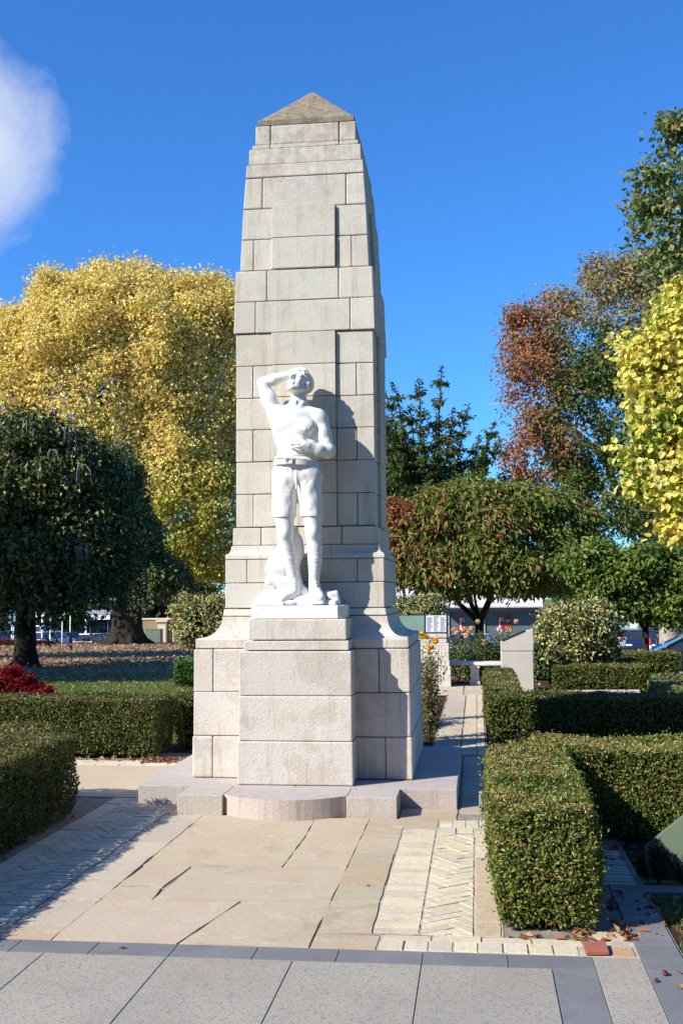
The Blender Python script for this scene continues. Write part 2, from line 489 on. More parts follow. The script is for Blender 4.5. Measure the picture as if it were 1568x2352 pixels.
b = MB()
for (x0, x1, y0, y1) in [(-.545, .10, 5.49, 7.93), (-.49, .70, 5.245, 5.50), (-2.935, -2.34, 5.48, 8.9), (-8, -2.7, 10.5, 10.85), (-.3, .1, 7.93, 8.21)]:
    b.add([(x0, y0, -.004), (x1, y0, -.004), (x1, y1, -.004), (x0, y1, -.004)], [(0, 1, 2, 3)])
o = b.build('brick_mortar', simple('cream_mortar', (.44, .40, .32), .95, .1, .25, 15, .5, 60, .006)); tag(o, kind='structure')
# sandstone flags of the path
b = MB()
def flag(poly, z=None, tint=None, gap=0.0028, amp=0.006):
    z = random.uniform(-0.0005, 0.0035) if z is None else z
    s = random.uniform(0.90, 1.06)
    b.col = tint or (s * random.uniform(0.98, 1.03), s, s * random.uniform(0.95, 1.04))
    b.prism(wob(shrink(poly, gap), amp), -0.03, z, 0.003)
S1 = -2.045; S2 = -0.80
flag([(S1, 5.25), (-1.43, 5.25), (-1.28, 6.0), (S1, 5.95)], tint=(1.02, .97, 0.92), gap=0.004)
flag([(-1.424, 5.25), (S2, 5.25), (S2, 6.02), (-1.272, 6.0)], tint=(.98, 0.94, 0.86), gap=0.004)
flag([(S1, 5.96), (-1.76, 5.97), (-1.78, 6.22), (-1.93, 6.24), (S1, 6.20)], tint=(.96, .93, .86))
flag([(S1, 6.21), (-1.93, 6.25), (-1.78, 6.23), (-1.74, 6.72), (-2.03, 6.71)], tint=(.98, .93, .85))
flag([(-1.765, 5.98), (S2, 6.03), (S2, 6.75), (-1.735, 6.72)], tint=(.96, .94, .86))
flag([(S1, 6.72), (-1.19, 6.74), (-1.18, 7.55), (-1.2, 8.2), (-1.60, 8.25), (S1, 8.25)], tint=(1.0, .95, .85))
flag([(-1.184, 6.75), (S2, 6.76), (S2, 8.2), (-1.193, 8.22), (-1.173, 7.55)], tint=(1.01, .95, .85))
# narrow column between the flags and the right brick band
flag([(S2, 5.25), (-0.49, 5.25), (-0.485, 5.47), (S2, 5.46)], tint=(.93, .86, .74))
flag([(S2, 5.47), (-0.53, 5.5), (-0.54, 6.05), (S2, 6.06)], tint=(.93, .92, .84))
flag([(S2, 6.07), (-0.54, 6.06), (-0.54, 6.36), (S2, 6.34)], tint=(.88, .90, .78))
flag([(S2, 6.35), (-0.54, 6.37), (-0.54, 6.93), (S2, 6.92)], tint=(.90, .82, .68))
flag([(S2, 6.93), (-0.54, 6.94), (-0.54, 7.15), (S2, 7.13)], tint=(.84, .84, .76))
flag([(S2, 7.14), (-0.54, 7.16), (-0.535, 7.93), (S2, 7.98)], tint=(.97, .92, .80))
flag([(S2, 7.99), (-0.535, 7.94), (-0.30, 7.94), (-0.30, 8.215), (S2, 8.21)], tint=(.90, .85, .74))
flag([(-0.585, 8.225), (-0.17, 8.225), (-0.17, 8.615), (-0.585, 8.615)], tint=(.88, .82, .72))
flag([(-0.15, 8.45), (0.02, 8.45), (0.02, 9.3), (-0.15, 9.3)], tint=(.85, .82, .76))
# left column
L0 = -2.33
yy = [5.25, 5.47, 5.95, 6.35, 6.98, 7.35, 7.9, 8.25]
flag([(-2.9, 5.25), (S1, 5.25), (S1, 5.47), (-2.9, 5.47)], tint=(.96, .88, .80))
for i in range(1, len(yy) - 1):
    flag([(L0, yy[i] + 0.003), (S1, yy[i]), (S1, yy[i + 1] - 0.004), (L0, yy[i + 1] - 0.004)])
flag([(-2.65, 8.26), (-2.27, 8.26), (-2.27, 8.61), (-2.65, 8.61)], tint=(.95, .9, .82))
# flags left of and around the monument steps
for (x0, x1, y0, y1) in [(-3.9, -2.68, 8.9, 9.62), (-3.9, -2.68, 9.64, 10.5), (-5.2, -3.92, 8.9, 10.0), (-5.2, -3.92, 10.02, 10.5), (-6.6, -5.22, 8.9, 10.5), (-8, -6.62, 8.9, 10.5)]:
    flag([(x0, y0), (x1, y0), (x1, y1), (x0, y1)], tint=(1.0, .95, .86))
for (x0, x1, y0, y1) in [(-2.62, -1.4, 10.5, 11.4), (-1.38, -0.17, 10.5, 11.4), (-0.15, 0.02, 9.32, 10.1), (-0.15, 0.02, 10.12, 11.3),
                         (-.48, -.2, 12.0, 12.7), (-.48, -.2, 12.72, 13.5), (-.48, -.2, 13.52, 14.5), (-.48, -.2, 14.52, 15.6), (-.48, -.2, 15.62, 16.9), (-.48, -.2, 16.92, 17.9),
                         (0.04, 1.2, 8.75, 9.7), (0.04, 1.2, 9.72, 10.9), (1.22, 2.6, 8.75, 10.9), (2.62, 4, 8.75, 10.9)]:
    flag([(x0, y0), (x1, y0), (x1, y1), (x0, y1)])
yy2 = 17.92
for (x0, x1) in [(-1.3, -0.75), (-0.73, -0.25), (-0.23, 0.28)]:
    flag([(x0, 17.92), (x1, 17.92), (x1, 18.7), (x0, 18.7)]); flag([(x0, 18.72), (x1, 18.72), (x1, 19.6), (x0, 19.6)], tint=(1.05, 1.02, 0.95))
path = b.build('stone_path', M['flag']); tag(path, kind='structure')

# brick bands
b = MB()
def brick(poly, z=0.0, tint=None, gap=0.0028):
    s = random.uniform(0.88, 1.08)
    b.col = tint or (s * random.uniform(.98, 1.03), s, s * random.uniform(.9, 1.05))
    b.prism(wob(shrink(poly, gap), 0.003, 0.07), -0.03, z + random.uniform(-0.002, 0.003), 0.0025)
def rbrick(x0, x1, y0, y1, **k): brick([(x0, y0), (x1, y0), (x1, y1), (x0, y1)], **k)
def herring(x0, x1, y0, y1, w=.070, ang=38):
    L = 3 * w; ca, sa = math.cos(R(ang)), math.sin(R(ang)); cx, cy = x0, y0
    for bb_ in range(-14, 15):
        for a_ in range(-60, 61):
            for (u0, u1, v0, v1) in ((0, L, 0, w), (L, L + w, w - L, w)):
                ox = a_ * w + bb_ * 2 * L; oy = a_ * w
                c4 = [(u0 + ox, v0 + oy), (u1 + ox, v0 + oy), (u1 + ox, v1 + oy), (u0 + ox, v1 + oy)]
                c4 = [(cx + x * ca - y * sa, cy + x * sa + y * ca) for x, y in c4]
                if max(p[0] for p in c4) < x0 or min(p[0] for p in c4) > x1 or max(p[1] for p in c4) < y0 or min(p[1] for p in c4) > y1: continue
                q = clip_rect(c4, x0, x1, y0, y1)
                if len(q) < 3 or area(q) < w * w * .12: continue
                qq = [q[0]]
                for p in q[1:]:
                    if (Vector(p) - Vector(qq[-1])).length > .006: qq.append(p)
                if (Vector(qq[-1]) - Vector(qq[0])).length < .006: qq.pop()
                if len(qq) >= 3: brick(qq, gap=.0022)
y = 5.52
while y < 7.86:
    rbrick(-0.525, -0.305, y, y + 0.074); y += 0.078
herring(-.295, -.045, 5.50, 7.72)
y = 5.50
while y < 7.7:
    L = random.choice([0.2, 0.24, 0.3]); rbrick(-0.035, 0.09, y, y + L - 0.005, tint=(.82, .76, .68) if y < 6.9 else None); y += L
for i in range(8):
    rbrick(-0.475 + i * 0.1145, -0.475 + (i + 1) * 0.1145 - 0.006, 5.262, 5.405)
for i in range(4):
    rbrick(-0.47 + i * 0.235, -0.47 + (i + 1) * 0.235 - 0.006, 5.412, 5.485)
rbrick(0.575, 0.685, 5.255, 5.40, tint=(.78, .58, .45))
rbrick(0.52, 0.68, 5.50, 5.62, tint=(.9, .85, .75))
for i in range(4):
    rbrick(-0.285 + i * 0.092, -0.285 + (i + 1) * 0.092 - .004, 7.97, 8.085); rbrick(-0.285 + i * 0.092, -0.285 + (i + 1) * 0.092 - .004, 8.09, 8.20)
rbrick(-0.30, -0.17, 7.75, 7.95); rbrick(-0.16, -0.05, 7.80, 7.95)
# left band (skewed bricks, in the shade of the hedge)
y = 5.50
while y < 8.4:
    rbrick(-2.545, -2.345, y, y + 0.074); y += 0.078
y = 5.50
while y < 8.7:
    y += 0.082
herring(-2.79, -2.555, 5.50, 8.7)
y = 5.50
while y < 8.8:
    rbrick(-2.93, -2.80, y, y + 0.235); y += 0.24
# band in front of the left far hedge
x = -8.0
while x < -2.7:
    rbrick(x, x + 0.23, 10.52, 10.62); x += 0.24
herring(-6.5, -2.7, 10.63, 10.84)
# bricks of the path beyond the monument
y = 11.45
while y < 17.9:
    rbrick(-.185, -.03, y, y + .19, tint=(.95, .93, .9)); rbrick(-.025, .06, y + .05, y + .22); y += .2
    if random.random() < .0: break
# bricks beyond the right hedge foot
y = 6.05
while y < 6.9:
    rbrick(.62, .86, y + .45, y + .52); y += .078
bricks = b.build('brick_paving', M['brick']); tag(bricks, kind='structure')

# granite strips and exposed aggregate slabs of the street pavement
b = MB()
gx = [-3.3, -2.94, -2.56, -2.18, -1.80, -1.42, -1.035, -0.655, -0.27, 0.11, 0.487]
for i in range(len(gx) - 1):
    b.col = jit(0.05); b.box(gx[i] + .0015, gx[i + 1] - .0015, 5.063, 5.24, -0.03, 0.002, 0.0015, 1)
y = 5.06
while y > 3.0:
    b.col = jit(.05); b.box(0.3015, 0.4855, y - 0.80, y - .003, -0.03, 0.002, 0.0015, 1); y -= 0.80
ys_ = [3.1, 3.75, 4.4, 5.065, 5.43, 5.80, 6.36]
for i in range(len(ys_) - 1):
    b.col = jit(.07); b.box(0.703, 0.885 if ys_[i] > 5.0 else 1.08, ys_[i] + .0015, ys_[i + 1] - .0015, -0.03, 0.003, 0.0015, 1)
for i in range(5):
    b.col = jit(.05); b.box(0.703 + i * .6, 0.703 + (i + 1) * .6 - .003, 6.363, 6.51, -0.03, 0.003, 0.0015, 1)
gr = b.build('granite_kerb_strip', M['granite']); tag(gr, kind='structure')
b = MB()
ax = [-3.8, -3.16, -2.585, -2.003, -1.423, -0.845, -0.27, 0.2985]
for i in range(len(ax) - 1):
    for (y0, y1) in [(2.4, 3.7), (3.7, 5.06)]:
        b.col = jit(.03); b.box(ax[i] + .002, ax[i + 1] - .002, y0 + .0015, y1 - .0015, -0.03, 0.002, 0.002, 1)
b.col = jit(.02); b.box(0.4885, 0.70, 3.0, 4.2, -.03, .002, .002, 1); b.box(0.4885, 0.70, 4.203, 5.235, -.03, .002, .002, 1)
ag = b.build('street_pavement', M['aggregate']); tag(ag, kind='structure')

# roads beyond the park
M['asphalt'] = simple('asphalt', (0.06, 0.06, 0.062), 0.9, 0.2, 0.2, 2, 0.4, 50)
M['redpave'] = simple('red_road_paving', (0.26, 0.09, 0.075), 0.9, 0.2, 0.15, 2)
def strip(name, x0, x1, y0, y1, mat, dz, n=40):
    X, Y = np.meshgrid(np.linspace(x0, x1, n), np.linspace(y0, y1, 12))
    Z = ground_z(X, Y) + dz
    idx = np.arange(n * 12).reshape(12, n)
    F_ = np.stack([idx[:-1, :-1], idx[:-1, 1:], idx[1:, 1:], idx[1:, :-1]], -1).reshape(-1, 4)
    return tag(np_mesh(name, np.stack([X, Y, Z], -1).reshape(-1, 3), F_, mat, smooth=True), kind='structure')
strip('road', -90, -8, 76, 112, M['asphalt'], 0.04, 90)
strip('side_road', -8, 60, 66, 105, M['asphalt'], 0.04, 80)
strip('road_crossing', -4, 40, 71, 74, M['redpave'], 0.06, 50)
M['white_line'] = simple('road_line', (0.7, 0.7, 0.68), 0.8)
strip('road_line', -4, 40, 69.6, 69.9, M['white_line'], 0.065, 50)
strip('kerb', -4, 40, 65.6, 65.95, M['concrete'], 0.12, 50)
# ------------------------------------------------------------------ the memorial
XC, YC = -1.378, 9.54
MS = 1.0366                                  # overall size of the memorial (step height read off image pixels, 0.147 m)
MLOC = (XC * MS, YC * MS, 1.65 * (1 - MS))
mon = empty('war_memorial', MLOC, 0, 'tall tapering pale stone block obelisk with pyramid cap standing on a stepped platform', 'monument')
def loc(x, y): return x, y

def stone_tint():
    s = random.uniform(0.95, 1.03)
    w = random.uniform(-0.015, 0.02)
    return (s * (1 + w), s, s * (1 - w * 1.3))

def row_course(b, z0, z1, h0, h1, front, side=None, t=0.26, bev=0.007, gap=0.0025, proud=None):
    """one course of squared stones round the core; h0/h1 half widths below/above; front: x joints relative to the centre;
    proud: (xa, xb, depth) for the pilaster stones on each face"""
    hm = max(h0, h1)
    def px(c, z):
        if abs(abs(c) - 1e9) < 1: return math.copysign(h0 if z == 0 else h1, c)
        return c
    gap0 = gap
    def stone(x0, x1, y0, y1):
        b.col = stone_tint(); gap = gap0 * random.uniform(.6, 1.5)
        co = []
        for z, zz in ((0, z0 + gap), (1, z1 - gap)):
            h = h0 if z == 0 else h1
            def cv(v, g): return (math.copysign(h, v)) if abs(v) > 50 else v + g
            co += [(cv(x0, gap), cv(y0, gap), zz), (cv(x1, -gap), cv(y0, gap), zz), (cv(x1, -gap), cv(y1, -gap), zz), (cv(x0, gap), cv(y1, -gap), zz)]
        co = [(x + random.uniform(-.0012, .0012), y + random.uniform(-.0015, .0015), z + random.uniform(-.0012, .0012)) for x, y, z in co]
        b.hexa(co, bev * random.uniform(.7, 1.6), 2)
    BIG = 100
    xs = [-BIG] + list(front) + [BIG]
    tt = hm - t
    for sgn in (-1, 1):
        for i in range(len(xs) - 1):
            y0, y1 = (-BIG, -tt) if sgn < 0 else (tt, BIG)
            stone(xs[i], xs[i + 1], y0, y1)
    ysd = [-tt] + (side if side is not None else [j for j in front if abs(j) < tt - 0.05]) + [tt]
    for sgn in (-1, 1):
        for i in range(len(ysd) - 1):
            x0, x1 = (-BIG, -tt) if sgn < 0 else (tt, BIG)
            stone(x0, x1, ysd[i], ysd[i + 1])
    if proud:
        a, c, dp = proud
        for k in range(4):
            b.col = stone_tint()
            co = []
            for z, zz in ((0, z0 + gap), (1, z1 - gap)):
                h = h0 if z == 0 else h1
                q = [(a, -h - dp), (c, -h - dp), (c, -h + 0.02), (a, -h + 0.02)]
                for (x, y) in q:
                    ang = k * math.pi / 2
                    co.append((x * math.cos(ang) - y * math.sin(ang), x * math.sin(ang) + y * math.cos(ang), zz))
            b.hexa(co, bev, 2)
    # mortar core
def core(b, z0, z1, h0, h1, e=0.012):
    c = []
    for z, h in ((z0, h0 - e), (z1, h1 - e)):
        c += [(-h, -h, z), (h, -h, z), (h, h, z), (-h, h, z)]
    b.hexa(c)

def ring_profile(b, prof, seg_cut=None):
    """square moulding: prof list of (half width, z)"""
    n = len(prof)
    for k in range(4):
        ang = k * math.pi / 2; ca, sa = math.cos(ang), math.sin(ang)
        cuts = [-1.0, 1.0] if seg_cut is None else [-1.0] + [c for c in seg_cut] + [1.0]
        for q in range(len(cuts) - 1):
            b.col = stone_tint()
            vs = []
            for (h, z) in prof:
                for s_ in (cuts[q], cuts[q + 1]):
                    g = 0.002 if abs(s_) < 1 else 0
                    x = h * s_ + (g if s_ == cuts[q] else -g); y = -h
                    vs.append((x * ca - y * sa, x * sa + y * ca, z))
            b.add(vs, [(2 * i, 2 * i + 1, 2 * i + 3, 2 * i + 2) for i in range(n - 1)])
    for i_, (h, z) in ((0, prof[0]), (1, prof[-1])):
        vs = [(-h, -h, z), (h, -h, z), (h, h, z), (-h, h, z)]
        b.add(vs, [(0, 3, 2, 1) if i_ == 0 else (0, 1, 2, 3)])

mon.scale = (MS, MS, MS)
# base block
b = MB()
row_course(b, 0.202, 0.526, 0.866, 0.864, [-0.70, 0.22, 0.66], [-.3, .35], bev=.009)
row_course(b, 0.526, 0.867, 0.857, 0.855, [-0.40, 0.25], [0.0], bev=.009)
row_course(b, 0.867, 1.205, 0.855, 0.853, [-0.70, 0.22, 0.615], [-.3, .35], bev=.009)
bb = b.build('base', M['stone_base'], mon)
b = MB(); b.col = (1, 1, 1)
core(b, 0.202, 1.205, .85, .84)
core(b, 1.2, 5.64, .60, .40, 0.02)
b.build('mortar_core', M['mortar'], mon)
# cove cap over the base
b = MB()
cv = [(0.836, 1.208), (0.842, 1.214), (0.842, 1.276), (0.834, 1.284)]
for i in range(0, 13):
    a = i / 12 * math.pi / 2
    cv.append((0.815 - 0.148 * math.sin(a), 1.288 + 0.166 * (1 - math.cos(a))))
b.smooth = True
ring_profile(b, cv[:4]); 
ring_profile(b, cv[3:])
cc = b.build('cove_moulding', M['stone_base'], mon)
md = cc.modifiers.new('es', 'EDGE_SPLIT'); md.split_angle = R(40)
# neck, die
b = MB()
row_course(b, 1.457, 1.517, 0.664, 0.654, [-0.33, .30], [0.0], bev=.005)
row_course(b, 1.519, 1.725, 0.647, 0.646, [0.06], [0.05], bev=.005)
row_course(b, 1.725, 1.915, 0.646, 0.645, [-0.47, .43], [-0.18], bev=.005)
b.build('die', M['stone'], mon)
b = MB(); b.smooth = True
pr = [(0.640, 1.917), (0.647, 1.921), (0.647, 1.950), (0.641, 1.958)]
ring_profile(b, pr, [-.25, .35])
pr = [(0.641, 1.958)] + [(0.636 - 0.030 * math.sin(i / 8 * math.pi / 2), 1.960 + 0.062 * (1 - math.cos(i / 8 * math.pi / 2))) for i in range(9)] + [(0.598, 2.028)]
ring_profile(b, pr, [-.25, .35])
o = b.build('plinth_moulding', M['stone'], mon)
md = o.modifiers.new('es', 'EDGE_SPLIT'); md.split_angle = R(40)
b = MB()
row_course(b, 2.028, 2.178, 0.596, 0.594, [-.36, .30], [0.0], bev=.005)
P_ = (-0.27, 0.262, 0.028)
zj = [2.182, 2.451, 2.719, 2.985, 3.249, 3.517, 3.788]
L1, Rj = -0.43, 0.425
for i in range(6):
    j = [-0.43, -0.27, 0.262, 0.43] if i % 2 == 0 else [-0.27, 0.262]
    if i % 2 == 1: j = [-0.27, 0.262]
    row_course(b, zj[i], zj[i + 1], 0.572, 0.571, j, [-.27, .262], bev=.005, proud=P_)
shaft1 = b
row_course(b, 3.790, 4.058, 0.589, 0.580, [-0.405, 0.385], [-.1, .12], bev=.007)
row_course(b, 4.058, 4.321, 0.580, 0.572, [-0.31, 0.29], [-.25, .3], bev=.007)
row_course(b, 4.331, 4.598, 0.541, 0.531, [-0.43, -.27, .262, .395], [-.27, .262], bev=.006, proud=(-0.27, 0.262, 0.03))
row_course(b, 4.598, 4.865, 0.530, 0.519, [-0.27, .262], [-.27, .262], bev=.006, proud=(-0.27, 0.262, 0.028))
row_course(b, 4.865, 5.139, 0.519, 0.502, [-0.355, .352], [-.1, .12], bev=.007)
row_course(b, 5.141, 5.256, 0.501, 0.495, [], [0.0], bev=.008)
row_course(b, 5.258, 5.401, 0.478, 0.476, [], [0.0], bev=.008)
row_course(b, 5.403, 5.446, 0.454, 0.453, [-.301, .288], [0.0], bev=.006)
row_course(b, 5.448, 5.622, 0.431, 0.428, [-.301, .288], [0.0], bev=.008)
b.build('shaft', M['stone'], mon)
b = MB(); b.col = (1, 1, 1)
h = .413
b.hexa([(-h, -h, 5.626), (h, -h, 5.626), (h, h, 5.626), (-h, h, 5.626), (-h, -h, 5.678), (h, -h, 5.678), (h, h, 5.678), (-h, h, 5.678)], .006)
h = .409
bm = bmesh.new()
vv = [bm.verts.new(c) for c in [(-h, -h, 5.670), (h, -h, 5.670), (h, h, 5.670), (-h, h, 5.670), (0, 0, 6.096)]]
for f in [(0, 3, 2, 1), (0, 1, 4), (1, 2, 4), (2, 3, 4), (3, 0, 4)]: bm.faces.new([vv[i] for i in f])
bmesh.ops.bevel(bm, geom=bm.edges[:], offset=.008, segments=2, profile=.5, affect='EDGES')
bm.verts.index_update()
b.add([v.co[:] for v in bm.verts], [[v.index for v in f.verts] for f in bm.faces]); bm.free()
b.build('capstone', M['stone_cap'], mon)

# front pedestal (carries the figure)
b = MB()
def ps(x0, x1, y0, y1, z0, z1, bev=.009):
    b.col = stone_tint(); b.box(x0 - XC, x1 - XC, y0 - YC, y1 - YC, z0 + .002, z1 - .002, bev)
ps(-1.816, -0.938, 8.375, 8.69, .202, .527)
ps(-1.808, -0.944, 8.388, 8.70, .527, .866)
ps(-1.806, -0.945, 8.390, 8.70, .866, 1.202)
ps(-1.775, -0.968, 8.425, 8.72, 1.206, 1.279, .007)
ps(-1.745, -0.987, 8.450, 8.90, 1.283, 1.444, .010)
b.build('pedestal', M['stone_base'], mon)

# platform steps
b = MB()
SH = .147
def wl(x, y, z): return ((x - MLOC[0]) / MS, (y - MLOC[1]) / MS, (z - MLOC[2]) / MS)
def st(x0, x1, y0, y1, z1=SH, bev=.006):
    b.col = tuple(c * random.uniform(.97, 1.02) for c in (1, 1, 1))
    a = wl(x0, y0, -.02); c = wl(x1, y1, z1); b.box(a[0], c[0], a[1], c[1], a[2], c[2], bev, 3)
st(-2.66, -1.42, 8.62, 9.20); st(-1.418, -.175, 8.62, 9.20)
st(-2.66, -2.1, 9.204, 10.0, SH - .001); st(-2.66, -2.1, 10.004, 10.95, SH - .001); st(-.75, -.175, 9.204, 10.95, SH - .001)
st(-2.096, -.754, 10.3, 10.95, SH - .002)
st(-2.243, -1.8985, 8.235, 8.618); st(-.973, -.603, 8.235, 8.618)
poly = [(-.975, 8.618), (-1.896, 8.618), (-1.896, 8.285)]
for i in range(1, 16):
    t = i / 16; poly.append((-1.896 + .921 * t, 8.285 - .212 * math.sin(math.pi * t) ** .85))
poly.append((-.975, 8.285))
b.col = (1.01, 1, 1)
b.prism([wl(x, y, 0)[:2] for x, y in poly], wl(0, 0, -.02)[2], wl(0, 0, SH)[2], .006)
b.build('platform_step', M['step'], mon)

# ------------------------------------------------------------------ SDF sculpting
KS = 0.000925
def J(x, y, d=0.0):
    """image pixels of an enlarged crop -> metres (world); d is depth behind (+) or before (-) the figure's middle plane"""
    P = np.array([-1.41338 + (x - 600) * 0.000928 + (2180 - y) * 4.9e-6, 8.66, 1.5487 + (2180 - y) * 0.000922 - (x - 600) * 6e-6])
    d = d + 0.11 * max(0.0, min(1.25, (1050.0 - y) / 850.0)) + 0.03 * max(0.0, min(1.0, (1600.0 - y) / 550.0))
    return EYE + (P - EYE) * ((8.66 + d) / 8.66)

class Field:
    def __init__(s, lo, hi, h):
        s.lo = np.array(lo, float); s.h = h
        s.n = np.ceil((np.array(hi) - s.lo) / h).astype(int) + 1
        s.F = np.full(s.n, 0.2, np.float32)
    def sub(s, lo, hi):
        a = np.clip(np.floor((np.array(lo) - s.lo) / s.h).astype(int), 0, s.n)
        b_ = np.clip(np.ceil((np.array(hi) - s.lo) / s.h).astype(int) + 1, 0, s.n)
        sl = tuple(slice(a[i], b_[i]) for i in range(3))
        g = [s.lo[i] + s.h * np.arange(a[i], b_[i]) for i in range(3)]
        return sl, g[0][:, None, None], g[1][None, :, None], g[2][None, None, :]
    def blend(s, sl, D, k, mode='add'):
        A_ = s.F[sl]
        if mode == 'add':
            if k <= 0: s.F[sl] = np.minimum(A_, D); return
            h_ = np.clip(0.5 + 0.5 * (A_ - D) / k, 0, 1)
            s.F[sl] = A_ * (1 - h_) + D * h_ - k * h_ * (1 - h_)
        else:
            D = -D
            if k <= 0: s.F[sl] = np.maximum(A_, D); return
            h_ = np.clip(0.5 - 0.5 * (A_ - D) / k, 0, 1)
            s.F[sl] = A_ * (1 - h_) + D * h_ + k * h_ * (1 - h_)
    def cone(s, p, q, r1, r2, k=0.02, mode='add', mod=None, sq=1.0):
        p = np.array(p, float); q = np.array(q, float); m = max(r1, r2) + k * 1.5 + 0.01
        sl, X, Y, Z = s.sub(np.minimum(p, q) - m, np.maximum(p, q) + m)
        v = q - p; L2 = max(float(v @ v), 1e-9)
        dx, dy, dz = X - p[0], Y - p[1], Z - p[2]
        t = np.clip((dx * v[0] + dy * v[1] + dz * v[2]) / L2, 0, 1)
        ex, ey, ez = dx - t * v[0], dy - t * v[1], dz - t * v[2]
        D = np.sqrt(ex * ex + (ey / sq) ** 2 + ez * ez) - (r1 + (r2 - r1) * t)
        if mod is not None: D = D + mod(X, Y, Z, t)
        s.blend(sl, D.astype(np.float32), k, mode)
    def ell(s, c, r, k=0.02, mode='add', Rm=None, mod=None):
        c = np.array(c, float); r = np.array(r, float); m = r.max() + k * 1.5 + 0.01
        ext = (r if Rm is None else np.full(3, r.max())) + k * 1.5 + 0.01
        sl, X, Y, Z = s.sub(c - ext, c + ext)
        dx, dy, dz = X - c[0], Y - c[1], Z - c[2]
        if Rm is not None:
            a = [dx * Rm[i][0] + dy * Rm[i][1] + dz * Rm[i][2] for i in range(3)]
        else: a = [dx, dy, dz]
        k0 = np.sqrt((a[0] / r[0]) ** 2 + (a[1] / r[1]) ** 2 + (a[2] / r[2]) ** 2)
        k1 = np.sqrt((a[0] / r[0] ** 2) ** 2 + (a[1] / r[1] ** 2) ** 2 + (a[2] / r[2] ** 2) ** 2)
        D = k0 * (k0 - 1) / np.maximum(k1, 1e-6)
        if mod is not None: D = D + mod(X, Y, Z, 0)
        s.blend(sl, D.astype(np.float32), k, mode)
    def rbox(s, c, half, rad, k=0.01, mode='add', Rm=None):
        c = np.array(c, float); half = np.array(half, float)
        ext = np.full(3, np.linalg.norm(half) + rad + k * 1.5 + .01)
        sl, X, Y, Z = s.sub(c - ext, c + ext)
        dx, dy, dz = X - c[0], Y - c[1], Z - c[2]
        if Rm is None: a = [dx + 0 * Y + 0 * Z, dy + 0 * X + 0 * Z, dz + 0 * X + 0 * Y]
        else: a = [dx * Rm[i][0] + dy * Rm[i][1] + dz * Rm[i][2] for i in range(3)]
        q = [np.abs(a[i]) - (half[i] - rad) for i in range(3)]
        D = np.sqrt(sum(np.maximum(qi, 0) ** 2 for qi in q)) + np.minimum(np.maximum(np.maximum(q[0], q[1]), q[2]), 0) - rad
        s.blend(sl, D.astype(np.float32), k, mode)
    def cutplane(s, c, n):
        n = np.array(n, float); n /= np.linalg.norm(n)
        g = [s.lo[i] + s.h * np.arange(s.n[i]) for i in range(3)]
        D = ((g[0][:, None, None] - c[0]) * n[0] + (g[1][None, :, None] - c[1]) * n[1] + (g[2][None, None, :] - c[2]) * n[2]).astype(np.float32)
        s.F = np.maximum(s.F, D)
    def mesh(s, name, mat, parent, smooth_it=1):
        F_ = s.F.copy()
        F_[0] = F_[-1] = 0.1; F_[:, 0] = F_[:, -1] = 0.1; F_[:, :, 0] = F_[:, :, -1] = 0.1
        S = F_ < 0
        nx, ny, nz = F_.shape
        cnt = np.zeros((nx - 1, ny - 1, nz - 1), np.int8)
        for i in (0, 1):
            for j in (0, 1):
                for k in (0, 1): cnt += S[i:nx - 1 + i, j:ny - 1 + j, k:nz - 1 + k]
        act = (cnt > 0) & (cnt < 8)
        I, Jx, K = np.nonzero(act)
        ids = np.full(act.shape, -1, np.int64); ids[I, Jx, K] = np.arange(len(I))
        P = np.zeros((len(I), 3)); Cn = np.zeros(len(I))
        cor = [(i, j, k) for i in (0, 1) for j in (0, 1) for k in (0, 1)]
        val = {c_: F_[I + c_[0], Jx + c_[1], K + c_[2]] for c_ in cor}
        for a_ in cor:
            for ax in range(3):
                if a_[ax] == 0:
                    b_ = list(a_); b_[ax] = 1; b_ = tuple(b_)
                    fa, fb = val[a_], val[b_]
                    cr = (fa < 0) != (fb < 0)
                    t = np.where(cr, fa / np.where(cr, fa - fb, 1), 0)
                    pa = np.array(a_, float)[None, :].repeat(len(I), 0); pa[:, ax] += t
                    P += np.where(cr[:, None], pa, 0); Cn += cr
        P = P / Cn[:, None] + np.stack([I, Jx, K], -1)
        V = s.lo + P * s.h
        quads = []
        for ax in range(3):
            o1, o2 = [(1, 2), (2, 0), (0, 1)][ax]
            sh = [slice(1, -1)] * 3; sh[ax] = slice(0, -1)
            sh2 = [slice(1, -1)] * 3; sh2[ax] = slice(1, None)
            A_, B_ = S[tuple(sh)], S[tuple(sh2)]
            e = np.nonzero(A_ != B_)
            base = [e[0] + (0 if ax == 0 else 1), e[1] + (0 if ax == 1 else 1), e[2] + (0 if ax == 2 else 1)]
            ins = A_[e]
            def cell(d1, d2):
                c_ = [x.copy() for x in base]; c_[o1] = c_[o1] - d1; c_[o2] = c_[o2] - d2
                return ids[c_[0], c_[1], c_[2]]
            q = np.stack([cell(1, 1), cell(0, 1), cell(0, 0), cell(1, 0)], -1)
            q = np.where(ins[:, None], q, q[:, ::-1])
            quads.append(q)
        Q = np.concatenate(quads)
        Q = Q[(Q >= 0).all(1)]
        for _ in range(smooth_it):
            acc = np.zeros_like(V); c2 = np.zeros(len(V))
            for a_, b_ in ((0, 1), (1, 2), (2, 3), (3, 0)):
                np.add.at(acc, Q[:, a_], V[Q[:, b_]]); np.add.at(c2, Q[:, a_], 1)
                np.add.at(acc, Q[:, b_], V[Q[:, a_]]); np.add.at(c2, Q[:, b_], 1)
            V = V * 0.6 + 0.4 * acc / np.maximum(c2, 1)[:, None]
        if parent is not None: V = V - np.array(parent.location)
        o_ = np_mesh(name, V, Q, mat, parent, smooth=True)
        return o_

stat = empty('marble_statue', (-1.378, 8.66, 1.447), 0, 'white marble statue of shirtless soldier in shorts, one arm raised, on the stone pedestal', 'statue')

